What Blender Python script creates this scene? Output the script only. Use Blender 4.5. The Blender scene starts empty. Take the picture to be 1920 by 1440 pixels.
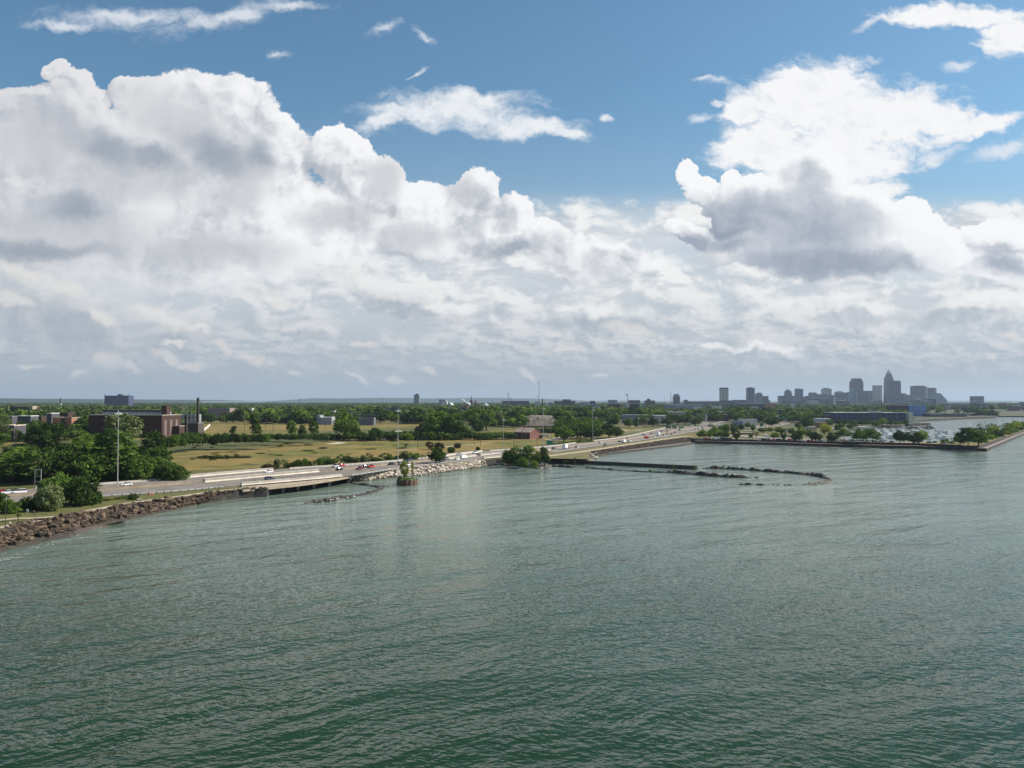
import bpy, bmesh, math, random
import numpy as np
from mathutils import Vector, Matrix
from mathutils.geometry import delaunay_2d_cdt

R = math.radians
PI = math.pi
sc = bpy.context.scene
COL = sc.collection

# ------------------------------------------------------------------ camera
CAM_H = 40.0
F = 1500.0                      # focal length in pixels of a 1920 px wide frame
PITCH = math.atan(32 / F)       # horizon sits 32 px below the middle
cam = bpy.data.cameras.new("camera")
cam.sensor_fit = 'HORIZONTAL'
cam.sensor_width = 36.0
cam.lens = 36.0 * F / 1920
cam.clip_start = 0.5
cam.clip_end = 90000
co = bpy.data.objects.new("camera", cam)
co.location = (0, 0, CAM_H)
co.rotation_euler = (PI / 2 + PITCH, 0, 0)
COL.objects.link(co)
sc.camera = co

# ------------------------------------------------------------------ sun
SUN_AZ, SUN_EL = 77, 41          # azimuth from +Y (view direction) towards +X
sun = bpy.data.lights.new("sun", 'SUN')
sun.energy = 5.0
sun.angle = R(0.6)
sun.color = (1.0, 0.93, 0.82)
so = bpy.data.objects.new("sun", sun)
sdir = Vector((math.cos(R(SUN_EL)) * math.sin(R(SUN_AZ)), math.cos(R(SUN_EL)) * math.cos(R(SUN_AZ)), math.sin(R(SUN_EL))))
so.rotation_euler = (-sdir).to_track_quat('-Z', 'Y').to_euler()
so.location = (0, 0, 900)
COL.objects.link(so)

# ------------------------------------------------------------------ exposure
sc.view_settings.view_transform = 'Standard'
sc.view_settings.look = 'None'
sc.view_settings.exposure = 0.5      # the photograph is exposed for the land
sc.view_settings.gamma = 1.0
sc.cycles.max_bounces = 5
sc.cycles.diffuse_bounces = 2
sc.cycles.glossy_bounces = 2
sc.cycles.transparent_max_bounces = 8
sc.cycles.volume_bounces = 0
sc.cycles.caustics_reflective = False
sc.cycles.caustics_refractive = False
sc.cycles.use_adaptive_sampling = True
sc.cycles.adaptive_threshold = 0.012
sc.cycles.use_denoising = True
sc.cycles.sample_clamp_indirect = 4.0


# ------------------------------------------------------------------ node helper
class NT:
    def __init__(self, tree):
        self.t = tree

    def n(self, kind, **kw):
        nd = self.t.nodes.new(kind)
        for k, v in kw.items():
            setattr(nd, k, v)
        return nd

    def put(self, sock, v):
        if v is None:
            return
        if isinstance(v, bpy.types.NodeSocket):
            self.t.links.new(v, sock)
        else:
            sock.default_value = v

    def m(self, op, a, b=None, c=None, clamp=False):
        nd = self.n('ShaderNodeMath', operation=op, use_clamp=clamp)
        self.put(nd.inputs[0], a)
        self.put(nd.inputs[1], b)
        self.put(nd.inputs[2], c)
        return nd.outputs[0]

    def v(self, op, a, b=None, scale=None):
        nd = self.n('ShaderNodeVectorMath', operation=op)
        self.put(nd.inputs[0], a)
        self.put(nd.inputs[1], b)
        if scale is not None:
            self.put(nd.inputs['Scale'], scale)
        return nd.outputs['Value'] if op in ('LENGTH', 'DOT_PRODUCT', 'DISTANCE') else nd.outputs['Vector']

    def after(self, vec, done):
        """the same vector, but evaluated only once `done` is: keeps few values alive at a time"""
        nd = self.n('ShaderNodeVectorMath', operation='MULTIPLY_ADD')
        self.put(nd.inputs[0], done)
        nd.inputs[1].default_value = (1e-9, 1e-9, 1e-9)
        self.put(nd.inputs[2], vec)
        return nd.outputs['Vector']

    def comb(self, x, y, z=0.0):
        nd = self.n('ShaderNodeCombineXYZ')
        self.put(nd.inputs[0], x)
        self.put(nd.inputs[1], y)
        self.put(nd.inputs[2], z)
        return nd.outputs[0]

    def sep(self, v):
        nd = self.n('ShaderNodeSeparateXYZ')
        self.put(nd.inputs[0], v)
        return nd.outputs

    def noise(self, vec, scale, detail=4, rough=0.55, color=False, dist=0.0):
        nd = self.n('ShaderNodeTexNoise')
        self.put(nd.inputs['Vector'], vec)
        nd.inputs['Scale'].default_value = scale
        nd.inputs['Detail'].default_value = detail
        nd.inputs['Roughness'].default_value = rough
        nd.inputs['Distortion'].default_value = dist
        return nd.outputs['Color' if color else 'Fac']

    def puffs(self, vec, scale, detail=2.0, rough=0.5):
        """rounded heads with creases between them, 0..1"""
        nd = self.n('ShaderNodeTexVoronoi', voronoi_dimensions='2D', feature='F1', normalize=True)
        self.put(nd.inputs['Vector'], vec)
        nd.inputs['Scale'].default_value = scale
        nd.inputs['Detail'].default_value = detail
        nd.inputs['Roughness'].default_value = rough
        nd.inputs['Lacunarity'].default_value = 2.3
        d = nd.outputs['Distance']
        return self.m('SUBTRACT', 1.0, self.m('MULTIPLY', self.m('MULTIPLY', d, d), 2.2))

    def ss(self, x, lo, hi, a=0.0, b=1.0):
        nd = self.n('ShaderNodeMapRange', interpolation_type='SMOOTHSTEP')
        self.put(nd.inputs[0], x)
        self.put(nd.inputs[1], lo)
        self.put(nd.inputs[2], hi)
        self.put(nd.inputs[3], a)
        self.put(nd.inputs[4], b)
        return nd.outputs[0]

    def mix(self, f, a, b, mode='MIX'):
        nd = self.n('ShaderNodeMix', data_type='RGBA', blend_type=mode)
        self.put(nd.inputs[0], f)
        self.put(nd.inputs[6], a if isinstance(a, bpy.types.NodeSocket) else tuple(a) + (1,) * (4 - len(a)))
        self.put(nd.inputs[7], b if isinstance(b, bpy.types.NodeSocket) else tuple(b) + (1,) * (4 - len(b)))
        return nd.outputs[2]

    def mapping(self, vec, loc=(0, 0, 0), rot=0.0, scale=(1, 1, 1), kind='TEXTURE'):
        nd = self.n('ShaderNodeMapping', vector_type=kind)
        self.put(nd.inputs[0], vec)
        nd.inputs[1].default_value = loc
        nd.inputs[2].default_value = (0, 0, rot)
        nd.inputs[3].default_value = scale
        return nd.outputs[0]


# ------------------------------------------------------------------ sky: daylight plus clouds, laid out by compass bearing and height
# q = (bearing, height): one unit is a fifteenth of the tangent, about 3.8 degrees
def Q(px, py):
    return ((px - 960) / 100.0, (752 - py) / 100.0)


def bank(name, lobes, k=0.10):
    """soft union of cloud lobes (centre, two radii, tilt): 1 in a lobe's middle, 0 on its rim, negative outside"""
    g = bpy.data.node_groups.new(name, 'ShaderNodeTree')
    g.interface.new_socket(name='P', in_out='INPUT', socket_type='NodeSocketVector')
    g.interface.new_socket(name='Field', in_out='OUTPUT', socket_type='NodeSocketFloat')
    t = NT(g)
    gi = t.n('NodeGroupInput')
    go = t.n('NodeGroupOutput')
    q = gi.outputs[0]
    acc = None
    for tilt in sorted({round(l[4] / 16) * 16 for l in lobes}):
        qr = q if tilt == 0 else t.mapping(q, (0, 0, 0), R(tilt), (1, 1, 1))
        c, sn = math.cos(R(tilt)), math.sin(R(tilt))
        for (px, py, rx, ry, ro) in lobes:
            if round(ro / 16) * 16 != tilt:
                continue
            cx, cy = Q(px, py)
            cx, cy, a, b = cx * c + cy * sn, cy * c - cx * sn, 100.0 / rx, 100.0 / ry
            nd = t.n('ShaderNodeVectorMath', operation='MULTIPLY_ADD')
            t.put(nd.inputs[0], qr)
            nd.inputs[1].default_value = (a, b, 0)
            nd.inputs[2].default_value = (-cx * a, -cy * b, 0)
            l = t.v('LENGTH', nd.outputs['Vector'])
            acc = l if acc is None else t.m('SMOOTH_MIN', acc, l, k)
            qr = t.after(qr, acc)
        q = t.after(q, acc)
    t.put(go.inputs[0], t.m('SUBTRACT', 1.0, acc))
    return g


def build_world():
    w = bpy.data.worlds.new("World")
    sc.world = w
    w.use_nodes = True
    t = NT(w.node_tree)
    w.node_tree.nodes.clear()
    out = t.n('ShaderNodeOutputWorld')
    bg = t.n('ShaderNodeBackground')
    t.put(out.inputs[0], bg.outputs[0])
    sky = t.n('ShaderNodeTexSky', sky_type='NISHITA', sun_disc=False)
    sky.sun_elevation = R(SUN_EL)
    sky.sun_rotation = R(SUN_AZ)
    sky.altitude = 200
    sky.air_density = 1.0
    sky.dust_density = 0.6
    sky.ozone_density = 2.0
    STR = 0.085
    bg.inputs[1].default_value = STR
    tc = t.n('ShaderNodeTexCoord')
    x, y, z = t.sep(tc.outputs['Generated'])
    ay = t.m('MAXIMUM', t.m('ABSOLUTE', y), 0.12)
    u = t.m('MULTIPLY', t.m('DIVIDE', x, ay), 15.0)
    v = t.m('MULTIPLY', t.m('DIVIDE', t.m('MAXIMUM', z, 0.0), ay), 15.0)
    q = t.comb(u, v, 0.0)
    k = 2 ** -0.5 / STR                # cloud radiances below are given as seen at the exposure set above

    def col(c):
        return tuple(a * k for a in c)

    # one turbulence for all clouds
    wa = t.v('SUBTRACT', t.noise(q, 1.15, 1, 0.5, color=True), (0.5, 0.5, 0.5))
    wb = t.v('SUBTRACT', t.noise(q, 4.2, 2, 0.6, color=True), (0.5, 0.5, 0.5))
    warp = t.v('ADD', t.v('SCALE', wa, scale=0.42), t.v('SCALE', wb, scale=0.24))
    qw = t.v('ADD', q, warp)
    D = (0.13, 0.11, 0)                # towards the sun: right and up
    F0 = t.m('SUBTRACT', t.noise(t.v('MULTIPLY', q, (1, 1.15, 1)), 1.9, 10, 0.62), 0.5)
    P0 = t.puffs(qw, 1.9, 2.6, 0.55)
    P1 = t.puffs(t.v('ADD', qw, (0.10, 0.09, 0)), 1.9, 1.6, 0.55)
    N0 = t.m('MULTIPLY_ADD', t.m('SUBTRACT', P0, 0.55), 0.42, t.m('MULTIPLY', F0, 0.75))
    L0 = t.noise(t.v('ADD', qw, (3.1, 0, 0)), 1.05, 8, 0.55)
    L1 = t.noise(t.v('ADD', qw, (3.1 + 0.22, 0.19, 0)), 1.05, 4, 0.55)
    SH = t.m('MULTIPLY_ADD', t.m('SUBTRACT', P0, P1), 0.30, t.m('SUBTRACT', L0, L1))       # billows: which side of a swelling faces the sun
    S0 = t.m('SUBTRACT', t.noise(t.mapping(qw, (0, 0, 0), R(-4), (2.0, 0.75, 1)), 3.2, 8, 0.64), 0.5)
    BIG = t.m('SUBTRACT', t.noise(q, 0.62, 2, 0.5), 0.5)

    def use(g, p):
        nd = t.n('ShaderNodeGroup')
        nd.node_tree = g
        t.put(nd.inputs[0], t.after(p, base))
        return nd.outputs[0]

    def field(g, amp, nz=N0):
        return t.m('MULTIPLY_ADD', nz, amp * 2, use(g, qw))

    def shaded(g, amp, gain, bias, cap=0.30, rim=0.5, ngain=1.0):
        """field, and how much sun its near side gets: falls of density towards the sun are bright"""
        b0 = use(g, qw)
        b1 = use(g, t.after(t.v('ADD', qw, D), b0))
        f = t.m('MULTIPLY_ADD', N0, amp * 2, b0)
        sl = t.m('MULTIPLY', t.m('SUBTRACT', t.m('MINIMUM', b0, cap), t.m('MINIMUM', b1, cap)), rim)
        sl = t.m('MULTIPLY_ADD', SH, ngain, sl)
        sl = t.m('MULTIPLY_ADD', F0, 0.22, sl)
        return f, t.m('MULTIPLY_ADD', sl, gain, bias)

    base = t.mix(1.0, sky.outputs[0], SKY_TINT, 'MULTIPLY')
    # pale air low over the horizon
    base = t.mix(t.ss(v, 6.0, 0.0, 0.0, 0.95), base, col((0.42, 0.50, 0.55)))

    # thin wisps high up
    WISP = [(230, 28, 210, 26, 6), (420, 26, 190, 26, 12), (110, 40, 100, 16, 0), (540, 2, 90, 14, 0), (795, 62, 44, 11, -28), (715, 40, 36, 16, 20), (510, 95, 30, 10, -20),
            (1640, 35, 60, 12, 40), (780, 140, 26, 6, 35), (1350, 158, 44, 14, 0), (1385, 172, 30, 14, 0), (1318, 150, 18, 8, 0), (1318, 222, 28, 10, 0), (1342, 195, 16, 9, 0), (1770, 285, 70, 22, 16), (1890, 278, 80, 26, 16), (1808, 122, 34, 16, 16)]
    f = field(bank('wisp_field', WISP), 0.80, S0)
    base = t.mix(t.ss(f, 0.0, 1.05, 0, 0.80), base, col((0.82, 0.85, 0.90)))

    # white streaky cloud in the middle and the broad white sheet on the right
    MID = [(850, 205, 180, 44, 0), (985, 238, 120, 26, 0), (1060, 246, 60, 14, -16), (725, 225, 70, 18, 16), (890, 185, 110, 24, 0), (1137, 217, 16, 9, 0)]
    f = field(bank('streak_field', MID, 0.12), 0.60, S0)
    base = t.mix(t.ss(f, -0.10, 0.70, 0, 0.96), base, t.mix(t.ss(t.m('ADD', N0, S0), -0.2, 0.25), col((0.70, 0.75, 0.81)), col((0.88, 0.90, 0.93))))

    SHEET = [(1520, 180, 150, 75, 10), (1640, 215, 190, 78, -8), (1430, 270, 110, 55, 20), (1745, 208, 120, 42, -16), (1560, 290, 200, 60, 0), (1830, 240, 120, 22, 16), (1810, 20, 170, 26, 0), (1900, 60, 70, 46, 16), 
             (1640, 345, 70, 22, 0), (1400, 205, 60, 36, 16)]
    f = field(bank('sheet_field', SHEET, 0.10), 0.62, S0)
    base = t.mix(t.ss(f, -0.10, 0.45), base, t.mix(t.ss(t.m('ADD', N0, S0), -0.3, 0.15), col((0.82, 0.83, 0.86)), col((0.94, 0.94, 0.95))))

    # layered cloud between the cumulus and the horizon, its cells shrinking with distance
    q = t.after(q, base)
    u, v, _z = t.sep(q)
    far_ = t.ss(v, 1.75, 0.75)             # nearer cells overhead, smaller ones low down
    wp = t.v('MULTIPLY', t.v('SUBTRACT', wa, (0, 0, 0)), (0.5, 0.35, 0))
    ph = t.v('ADD', t.v('MULTIPLY', q, (0.62, 1.15, 0)), t.v('ADD', wp, (3.7, 1.3, 0)))
    pl = t.v('ADD', t.v('MULTIPLY', q, (1.35, 3.1, 0)), t.v('ADD', wp, (8.1, 4.4, 0)))
    pp = ph

    def two(f):
        a_ = f(ph)
        b_ = f(pl)
        return t.m('MULTIPLY_ADD', t.m('SUBTRACT', b_, a_), far_, a_)

    n1 = two(lambda p_: t.noise(p_, 1.25, 8, 0.62))
    n1s = two(lambda p_: t.noise(t.v('ADD', p_, (0.17, 0.20, 0)), 1.25, 4, 0.60))
    pa = two(lambda p_: t.puffs(p_, 2.1, 2.4, 0.55))
    pb = two(lambda p_: t.puffs(t.v('ADD', p_, (0.085, 0.10, 0)), 2.1, 1.4, 0.55))
    n2 = t.noise(t.v('ADD', pp, (5.3, 1.7, 0)), 0.55, 3, 0.5)
    n3 = t.noise(t.comb(t.m('MULTIPLY', u, 0.30), t.m('MULTIPLY', v, 1.7), 9.1), 1.0, 6, 0.58, dist=0.3)
    # a veil of thin streaks first
    a = t.m('MULTIPLY', t.ss(n3, 0.25, 0.66, 0.55, 0.97), t.ss(v, 4.1, 3.1))
    low = t.ss(v, 0.2, 2.6)
    base = t.mix(a, base, t.mix(low, col((0.40, 0.455, 0.50)), col((0.69, 0.72, 0.75))))
    cover = t.m('ADD', t.ss(v, 4.3, 3.5, -0.35, 0.15), t.ss(v, 1.0, 0.2, 0.0, -0.06))
    s = t.m('ADD', t.m('MULTIPLY_ADD', n2, 0.55, t.m('MULTIPLY_ADD', pa, 0.22, t.m('MULTIPLY', n1, 0.8))), t.m('SUBTRACT', cover, 0.86))
    a = t.m('MULTIPLY', t.ss(s, -0.04, 0.18, 0, 0.95), t.ss(v, 0.05, 1.3))
    lt = t.m('MULTIPLY_ADD', t.m('SUBTRACT', n1, n1s), 3.0, t.m('MULTIPLY_ADD', t.m('SUBTRACT', pa, pb), 0.9, t.m('MULTIPLY_ADD', n1, 0.8, 0.10)))
    cg = t.mix(low, col((0.39, 0.445, 0.50)), col((0.57, 0.61, 0.66)))
    cw = t.mix(low, col((0.60, 0.61, 0.62)), col((0.92, 0.92, 0.91)))
    cw = t.mix(t.ss(u, 1.0, -9.5, 0.0, 0.42), cw, cg)
    base = t.mix(a, base, t.mix(t.ss(lt, 0.05, 0.85), cg, cw))

    # the tall cumulus bank falling from the upper left to the middle
    LEFT = [(95, 130, 26, 20, 0), (125, 165, 46, 36, 16), (150, 205, 62, 50, 0), (185, 185, 26, 24, 0), (232, 165, 30, 28, 0), (270, 190, 50, 46, 0), (318, 165, 34, 26, 0), (60, 190, 70, 40, 0), (350, 190, 85, 62, 0), (440, 230, 100, 85, -25), (500, 300, 85, 95, 0), (40, 250, 130, 85, 0),
            (250, 300, 270, 110, 0), (120, 400, 240, 110, 0), (420, 400, 190, 110, 0), (630, 290, 60, 52, -20), (690, 335, 82, 55, -30), (790, 385, 70, 52, -10), (890, 372, 56, 52, 0),
            (945, 420, 58, 60, 0), (830, 440, 160, 52, -8), (600, 420, 160, 75, 0), (1040, 455, 75, 40, -12), (340, 500, 300, 70, 0), (150, 520, 220, 70, 0), (1130, 490, 110, 42, -8)]
    f, l = shaded(bank('bank_field', LEFT), 0.38, 2.1, 0.62, rim=0.5, ngain=0.75)
    l = t.m('MULTIPLY_ADD', BIG, 1.8, l)
    a = t.ss(f, -0.01, t.ss(v, 2.2, 3.4, 0.5, 0.09))
    a = t.m('MULTIPLY', a, t.ss(v, 1.7, 2.8))
    wl = t.mix(t.ss(u, -9.6, -4.0), col((0.76, 0.76, 0.78)), col((0.95, 0.95, 0.96)))
    base = t.mix(a, base, t.mix(t.ss(l, 0.0, 0.95), col((0.46, 0.49, 0.55)), wl))
    # broad soft shade inside the bank
    SHADE = [(330, 235, 130, 60, -32), (90, 260, 120, 60, 0), (250, 330, 160, 50, 0), (440, 330, 70, 70, 0), (120, 440, 230, 60, 0), (400, 470, 180, 40, 0), (720, 330, 40, 40, -32), (640, 400, 90, 30, 0), (860, 350, 34, 30, 0), (780, 440, 90, 26, 0)]
    fs_ = t.m('MULTIPLY_ADD', N0, 0.7, use(bank('shade_field', SHADE, 0.2), qw))
    base = t.mix(t.m('MULTIPLY', a, t.ss(fs_, -0.35, 0.8, 0, 0.75)), base, col((0.56, 0.57, 0.61)))
    # grey bellies
    BELLY = [(205, 272, 85, 36, -10), (280, 292, 60, 24, -15), (400, 290, 75, 40, -35), (135, 390, 66, 30, -5), (950, 462, 72, 15, -4), (60, 470, 150, 18, 0), (480, 290, 36, 40, 0)]
    f = field(bank('belly_field', BELLY, 0.2), 0.40)
    base = t.mix(t.ss(f, -0.35, 0.95, 0, 0.85), base, col((0.31, 0.36, 0.43)))

    # low cumulus rows under the bank
    ROW = [(90, 600, 230, 58, -16), (300, 640, 110, 26, 0), (60, 660, 170, 24, 0), (575, 622, 55, 15, 0), (760, 570, 110, 24, -16), (1130, 600, 110, 26, 0), (1420, 660, 95, 15, 0), (1600, 590, 90, 22, 0), (1820, 590, 120, 26, 0)]
    f, l = shaded(bank('row_field', ROW), 0.6, 1.4, 0.28, rim=0.9)
    wr = t.mix(t.ss(u, -9.6, 4.0), col((0.66, 0.66, 0.67)), col((0.88, 0.88, 0.87)))
    base = t.mix(t.ss(f, -0.10, 0.6, 0, 0.8), base, t.mix(t.ss(l, -0.05, 1.0), col((0.38, 0.43, 0.49)), wr))
    CREST = [(40, 515, 70, 20, -16), (120, 540, 55, 20, -16), (20, 565, 50, 15, -16), (190, 598, 44, 15, -16), (280, 585, 46, 18, -16), (330, 610, 50, 16, -16), (375, 625, 24, 9, 0), (330, 648, 34, 7, 0), (470, 540, 40, 18, 0), (520, 560, 34, 14, -16),
             (640, 515, 60, 22, -16), (800, 545, 40, 20, 0), (840, 575, 60, 14, 0), (1100, 575, 60, 16, 0), (1330, 650, 24, 8, 0), (1440, 650, 60, 10, 0), (1560, 560, 120, 18, 0), (1860, 565, 90, 20, 0)]
    f, l = shaded(bank('crest_field', CREST), 0.55, 1.5, 0.62, rim=0.6)
    wr = t.mix(t.ss(u, -9.6, 2.0), col((0.78, 0.76, 0.73)), col((0.92, 0.91, 0.90)))
    base = t.mix(t.ss(f, -0.1, 0.7, 0, 0.75), base, t.mix(t.ss(l, 0.0, 0.9), col((0.50, 0.54, 0.58)), wr))
    # small warm puffs over the skyline
    PUFF = [(60, 690, 26, 8, 0), (150, 698, 20, 7, 0), (205, 682, 34, 15, 0), (245, 688, 24, 10, 0), (310, 672, 36, 10, -20), (350, 690, 30, 9, -15), (420, 655, 32, 9, -25), (470, 672, 40, 12, -15),
            (508, 682, 16, 6, 0), (556, 696, 12, 5, 0), (670, 705, 22, 6, -20), (745, 706, 24, 7, -10), (808, 696, 18, 9, -15), (690, 640, 30, 8, 0), (990, 700, 18, 9, -40), (1120, 705, 14, 5, 0),
            (1582, 648, 16, 5, -15), (1905, 626, 16, 12, 0), (1868, 668, 9, 6, 0), (1060, 660, 60, 8, 0), (1180, 620, 50, 10, -20)]
    f, l = shaded(bank('puff_field', PUFF), 0.9, 1.1, 0.55, cap=0.6)
    base = t.mix(t.ss(f, -0.2, 0.8, 0, 0.6), base, t.mix(t.ss(l, 0.1, 1.0), col((0.46, 0.52, 0.58)), col((0.78, 0.74, 0.70))))

    # the grey cumulus in front of the sheet on the right
    GREY = [(1290, 320, 22, 24, 0), (1320, 355, 36, 28, -20), (1400, 385, 80, 56, 10), (1530, 320, 58, 46, 0), (1500, 400, 150, 80, 0), (1620, 410, 100, 70, -25), (1700, 420, 50, 50, 0),
            (1560, 470, 200, 58, -4), (1750, 460, 72, 50, -20), (1420, 470, 110, 36, 0), (1890, 440, 75, 34, 0), (1880, 495, 90, 34, 0), (1300, 440, 50, 24, -10), (1370, 345, 26, 26, 0)]
    f, l = shaded(bank('grey_field', GREY), 0.30, 1.5, 0.74, rim=0.7, ngain=0.32)
    l = t.m('ADD', l, t.ss(u, 4.0, 8.2, -0.12, 0.16))
    a = t.ss(f, -0.01, t.ss(v, 2.3, 3.2, 0.36, 0.08))
    BODY = [(1530, 375, 90, 60, 0), (1470, 390, 100, 60, 0), (1600, 400, 90, 60, 0), (1400, 400, 120, 62, 0), (1530, 330, 66, 60, 0), (1540, 420, 170, 80, 0), (1560, 490, 190, 44, 0), (1660, 490, 100, 34, 0), (1350, 450, 70, 30, 0), (1890, 485, 80, 32, 0), (1300, 455, 50, 16, 0)]
    fb_ = t.m('MULTIPLY_ADD', F0, 0.30, use(bank('grey_body_field', BODY, 0.35), qw))
    l = t.m('ADD', l, t.ss(fb_, -0.25, 0.75, 0.18, -0.46))
    l = t.m('ADD', l, t.ss(v, 2.2, 4.6, -0.26, 0.16))
    base = t.mix(a, base, t.mix(t.ss(l, -0.15, 1.0), col((0.31, 0.36, 0.45)), col((0.96, 0.96, 0.97))))
    t.put(bg.inputs[0], base)
    w.cycles.sampling_method = 'MANUAL'
    w.cycles.sample_map_resolution = 512


HAZE = 0.000037
SKY_TINT = (0.75, 1.0, 1.0)
build_world()

# ------------------------------------------------------------------ picture geometry -> place: where a sight line meets a level, and how high a thing at a distance reaches
CA, SA = math.cos(PITCH), math.sin(PITCH)


def G(px, py, z=0.0):
    cx, cy = px - 960.0, 720.0 - py
    dx, dy, dz = cx, F * CA - cy * SA, F * SA + cy * CA
    k = (z - CAM_H) / dz
    return Vector((dx * k, dy * k, z))


def X_at(px, Y):
    return (px - 960.0) * Y / F


def Z_at(py, Y):
    cy = 720.0 - py
    return CAM_H + Y * (F * SA + cy * CA) / (F * CA - cy * SA)


def PX(v):
    x, y, z = v[0], v[1], v[2] - CAM_H
    d = y * CA + z * SA
    return 960 + F * x / d, 720 - F * (z * CA - y * SA) / d


def dense(pts, step=5.0):
    """smooth line through points"""
    P = [Vector(p) for p in pts]
    P = [P[0] * 2 - P[1]] + P + [P[-1] * 2 - P[-2]]
    out = []
    for i in range(1, len(P) - 2):
        a, b, c, d = P[i - 1], P[i], P[i + 1], P[i + 2]
        n = max(2, int((c - b).length / step))
        for j in range(n):
            s = j / n
            out.append(0.5 * ((2 * b) + (c - a) * s + (2 * a - 5 * b + 4 * c - d) * s * s + (3 * b - a - 3 * c + d) * s ** 3))
    out.append(P[-2])
    return out


def line_px(pts, z, step=5.0):
    return dense([G(a, b, z) for a, b in pts], step)


# ------------------------------------------------------------------ mesh and object helpers
class MB:
    """collects shapes into one mesh"""

    def __init__(self):
        self.v, self.f, self.m = [], [], []

    def add(self, verts, faces, mi=0):
        b = len(self.v)
        self.v += [tuple(p) for p in verts]
        self.f += [tuple(b + i for i in f) for f in faces]
        self.m += [mi] * len(faces)

    def box(self, c, s, rot=0.0, mi=0):
        """c = centre of the foot, s = size"""
        hx, hy = s[0] / 2, s[1] / 2
        co_, si = math.cos(rot), math.sin(rot)
        vs = []
        for z in (c[2], c[2] + s[2]):
            for x, y in ((-hx, -hy), (hx, -hy), (hx, hy), (-hx, hy)):
                vs.append((c[0] + x * co_ - y * si, c[1] + x * si + y * co_, z))
        self.add(vs, [(3, 2, 1, 0), (4, 5, 6, 7), (0, 1, 5, 4), (1, 2, 6, 5), (2, 3, 7, 6), (3, 0, 4, 7)], mi)

    def prism(self, poly, z0, z1, mi=0, top=1.0):
        """upright prism on a polygon, its top drawn in by a factor"""
        n = len(poly)
        cx, cy = sum(p[0] for p in poly) / n, sum(p[1] for p in poly) / n
        vs = [(p[0], p[1], z0) for p in poly] + [(cx + (p[0] - cx) * top, cy + (p[1] - cy) * top, z1) for p in poly]
        fs = [tuple(range(n - 1, -1, -1)), tuple(range(n, 2 * n))] + [(i, (i + 1) % n, n + (i + 1) % n, n + i) for i in range(n)]
        self.add(vs, fs, mi)

    def tube(self, p0, p1, r0, r1=None, n=6, mi=0):
        r1 = r0 if r1 is None else r1
        p0, p1 = Vector(p0), Vector(p1)
        d = (p1 - p0).normalized()
        a = d.orthogonal().normalized()
        b = d.cross(a)
        vs = []
        for p, r in ((p0, r0), (p1, r1)):
            for i in range(n):
                t = 2 * PI * i / n
                vs.append(p + (a * math.cos(t) + b * math.sin(t)) * r)
        self.add(vs, [tuple(range(n - 1, -1, -1)), tuple(range(n, 2 * n))] + [(i, (i + 1) % n, n + (i + 1) % n, n + i) for i in range(n)], mi)

    def strip(self, A, B, mi=0):
        n = len(A)
        self.add(list(A) + list(B), [(i, i + 1, n + i + 1, n + i) for i in range(n - 1)], mi)

    def wall(self, line, z0, z1, t, mi=0):
        """a wall of thickness t along a line (left of travel)"""
        n = len(line)
        off = []
        for i in range(n):
            d = (Vector(line[min(i + 1, n - 1)]) - Vector(line[max(i - 1, 0)]))
            d.z = 0
            d.normalize()
            off.append(Vector((-d.y, d.x, 0)) * t)
        A0 = [(p[0], p[1], z0) for p in line]
        A1 = [(p[0], p[1], z1) for p in line]
        B1 = [(p[0] + o.x, p[1] + o.y, z1) for p, o in zip(line, off)]
        B0 = [(p[0] + o.x, p[1] + o.y, z0) for p, o in zip(line, off)]
        b = A0 + A1 + B1 + B0
        fs = []
        for i in range(n - 1):
            for k in range(3):
                fs.append((k * n + i, k * n + i + 1, (k + 1) * n + i + 1, (k + 1) * n + i))
        fs += [(0, n, 2 * n, 3 * n), (4 * n - 1, 3 * n - 1, 2 * n - 1, n - 1)]
        self.add(b, fs, mi)

    def mesh(self, name, smooth=False):
        me = bpy.data.meshes.new(name)
        me.from_pydata(self.v, [], self.f)
        me.polygons.foreach_set('material_index', self.m)
        if smooth:
            me.polygons.foreach_set('use_smooth', [True] * len(me.polygons))
        me.update()
        return me

    def build(self, name, mats, parent=None, loc=None, rz=0.0, smooth=False, fix=True):
        me = self.mesh(name, smooth)
        for m in (mats if isinstance(mats, (list, tuple)) else [mats]):
            me.materials.append(m)
        if fix:
            bm = bmesh.new()
            bm.from_mesh(me)
            bmesh.ops.recalc_face_normals(bm, faces=bm.faces)
            bm.to_mesh(me)
            bm.free()
        return link(name, me, parent, loc, rz)


def link(name, me, parent=None, loc=None, rz=0.0):
    o = bpy.data.objects.new(name, me)
    COL.objects.link(o)
    if parent is not None:
        o.parent = parent
    if loc is not None:
        o.location = loc
    o.rotation_euler = (0, 0, rz)
    return o


def tag(o, label=None, cat=None, group=None, kind=None):
    if label:
        o['label'] = label
    if cat:
        o['category'] = cat
    if group:
        o['group'] = group
    if kind:
        o['kind'] = kind
    return o


def thing(name, label, cat, loc=(0, 0, 0), rz=0.0, group=None):
    o = bpy.data.objects.new(name, None)
    o.empty_display_size = 0.5
    COL.objects.link(o)
    o.location = loc
    o.rotation_euler = (0, 0, rz)
    return tag(o, label, cat, group)


def structure(o):
    o['kind'] = 'structure'
    return o


def nth(i):
    w = ['first', 'second', 'third', 'fourth', 'fifth', 'sixth', 'seventh', 'eighth', 'ninth', 'tenth', 'eleventh', 'twelfth']
    if i < len(w):
        return w[i]
    n = i + 1
    return '%d%s' % (n, 'th' if 10 <= n % 100 <= 20 else {1: 'st', 2: 'nd', 3: 'rd'}.get(n % 10, 'th'))


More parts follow.
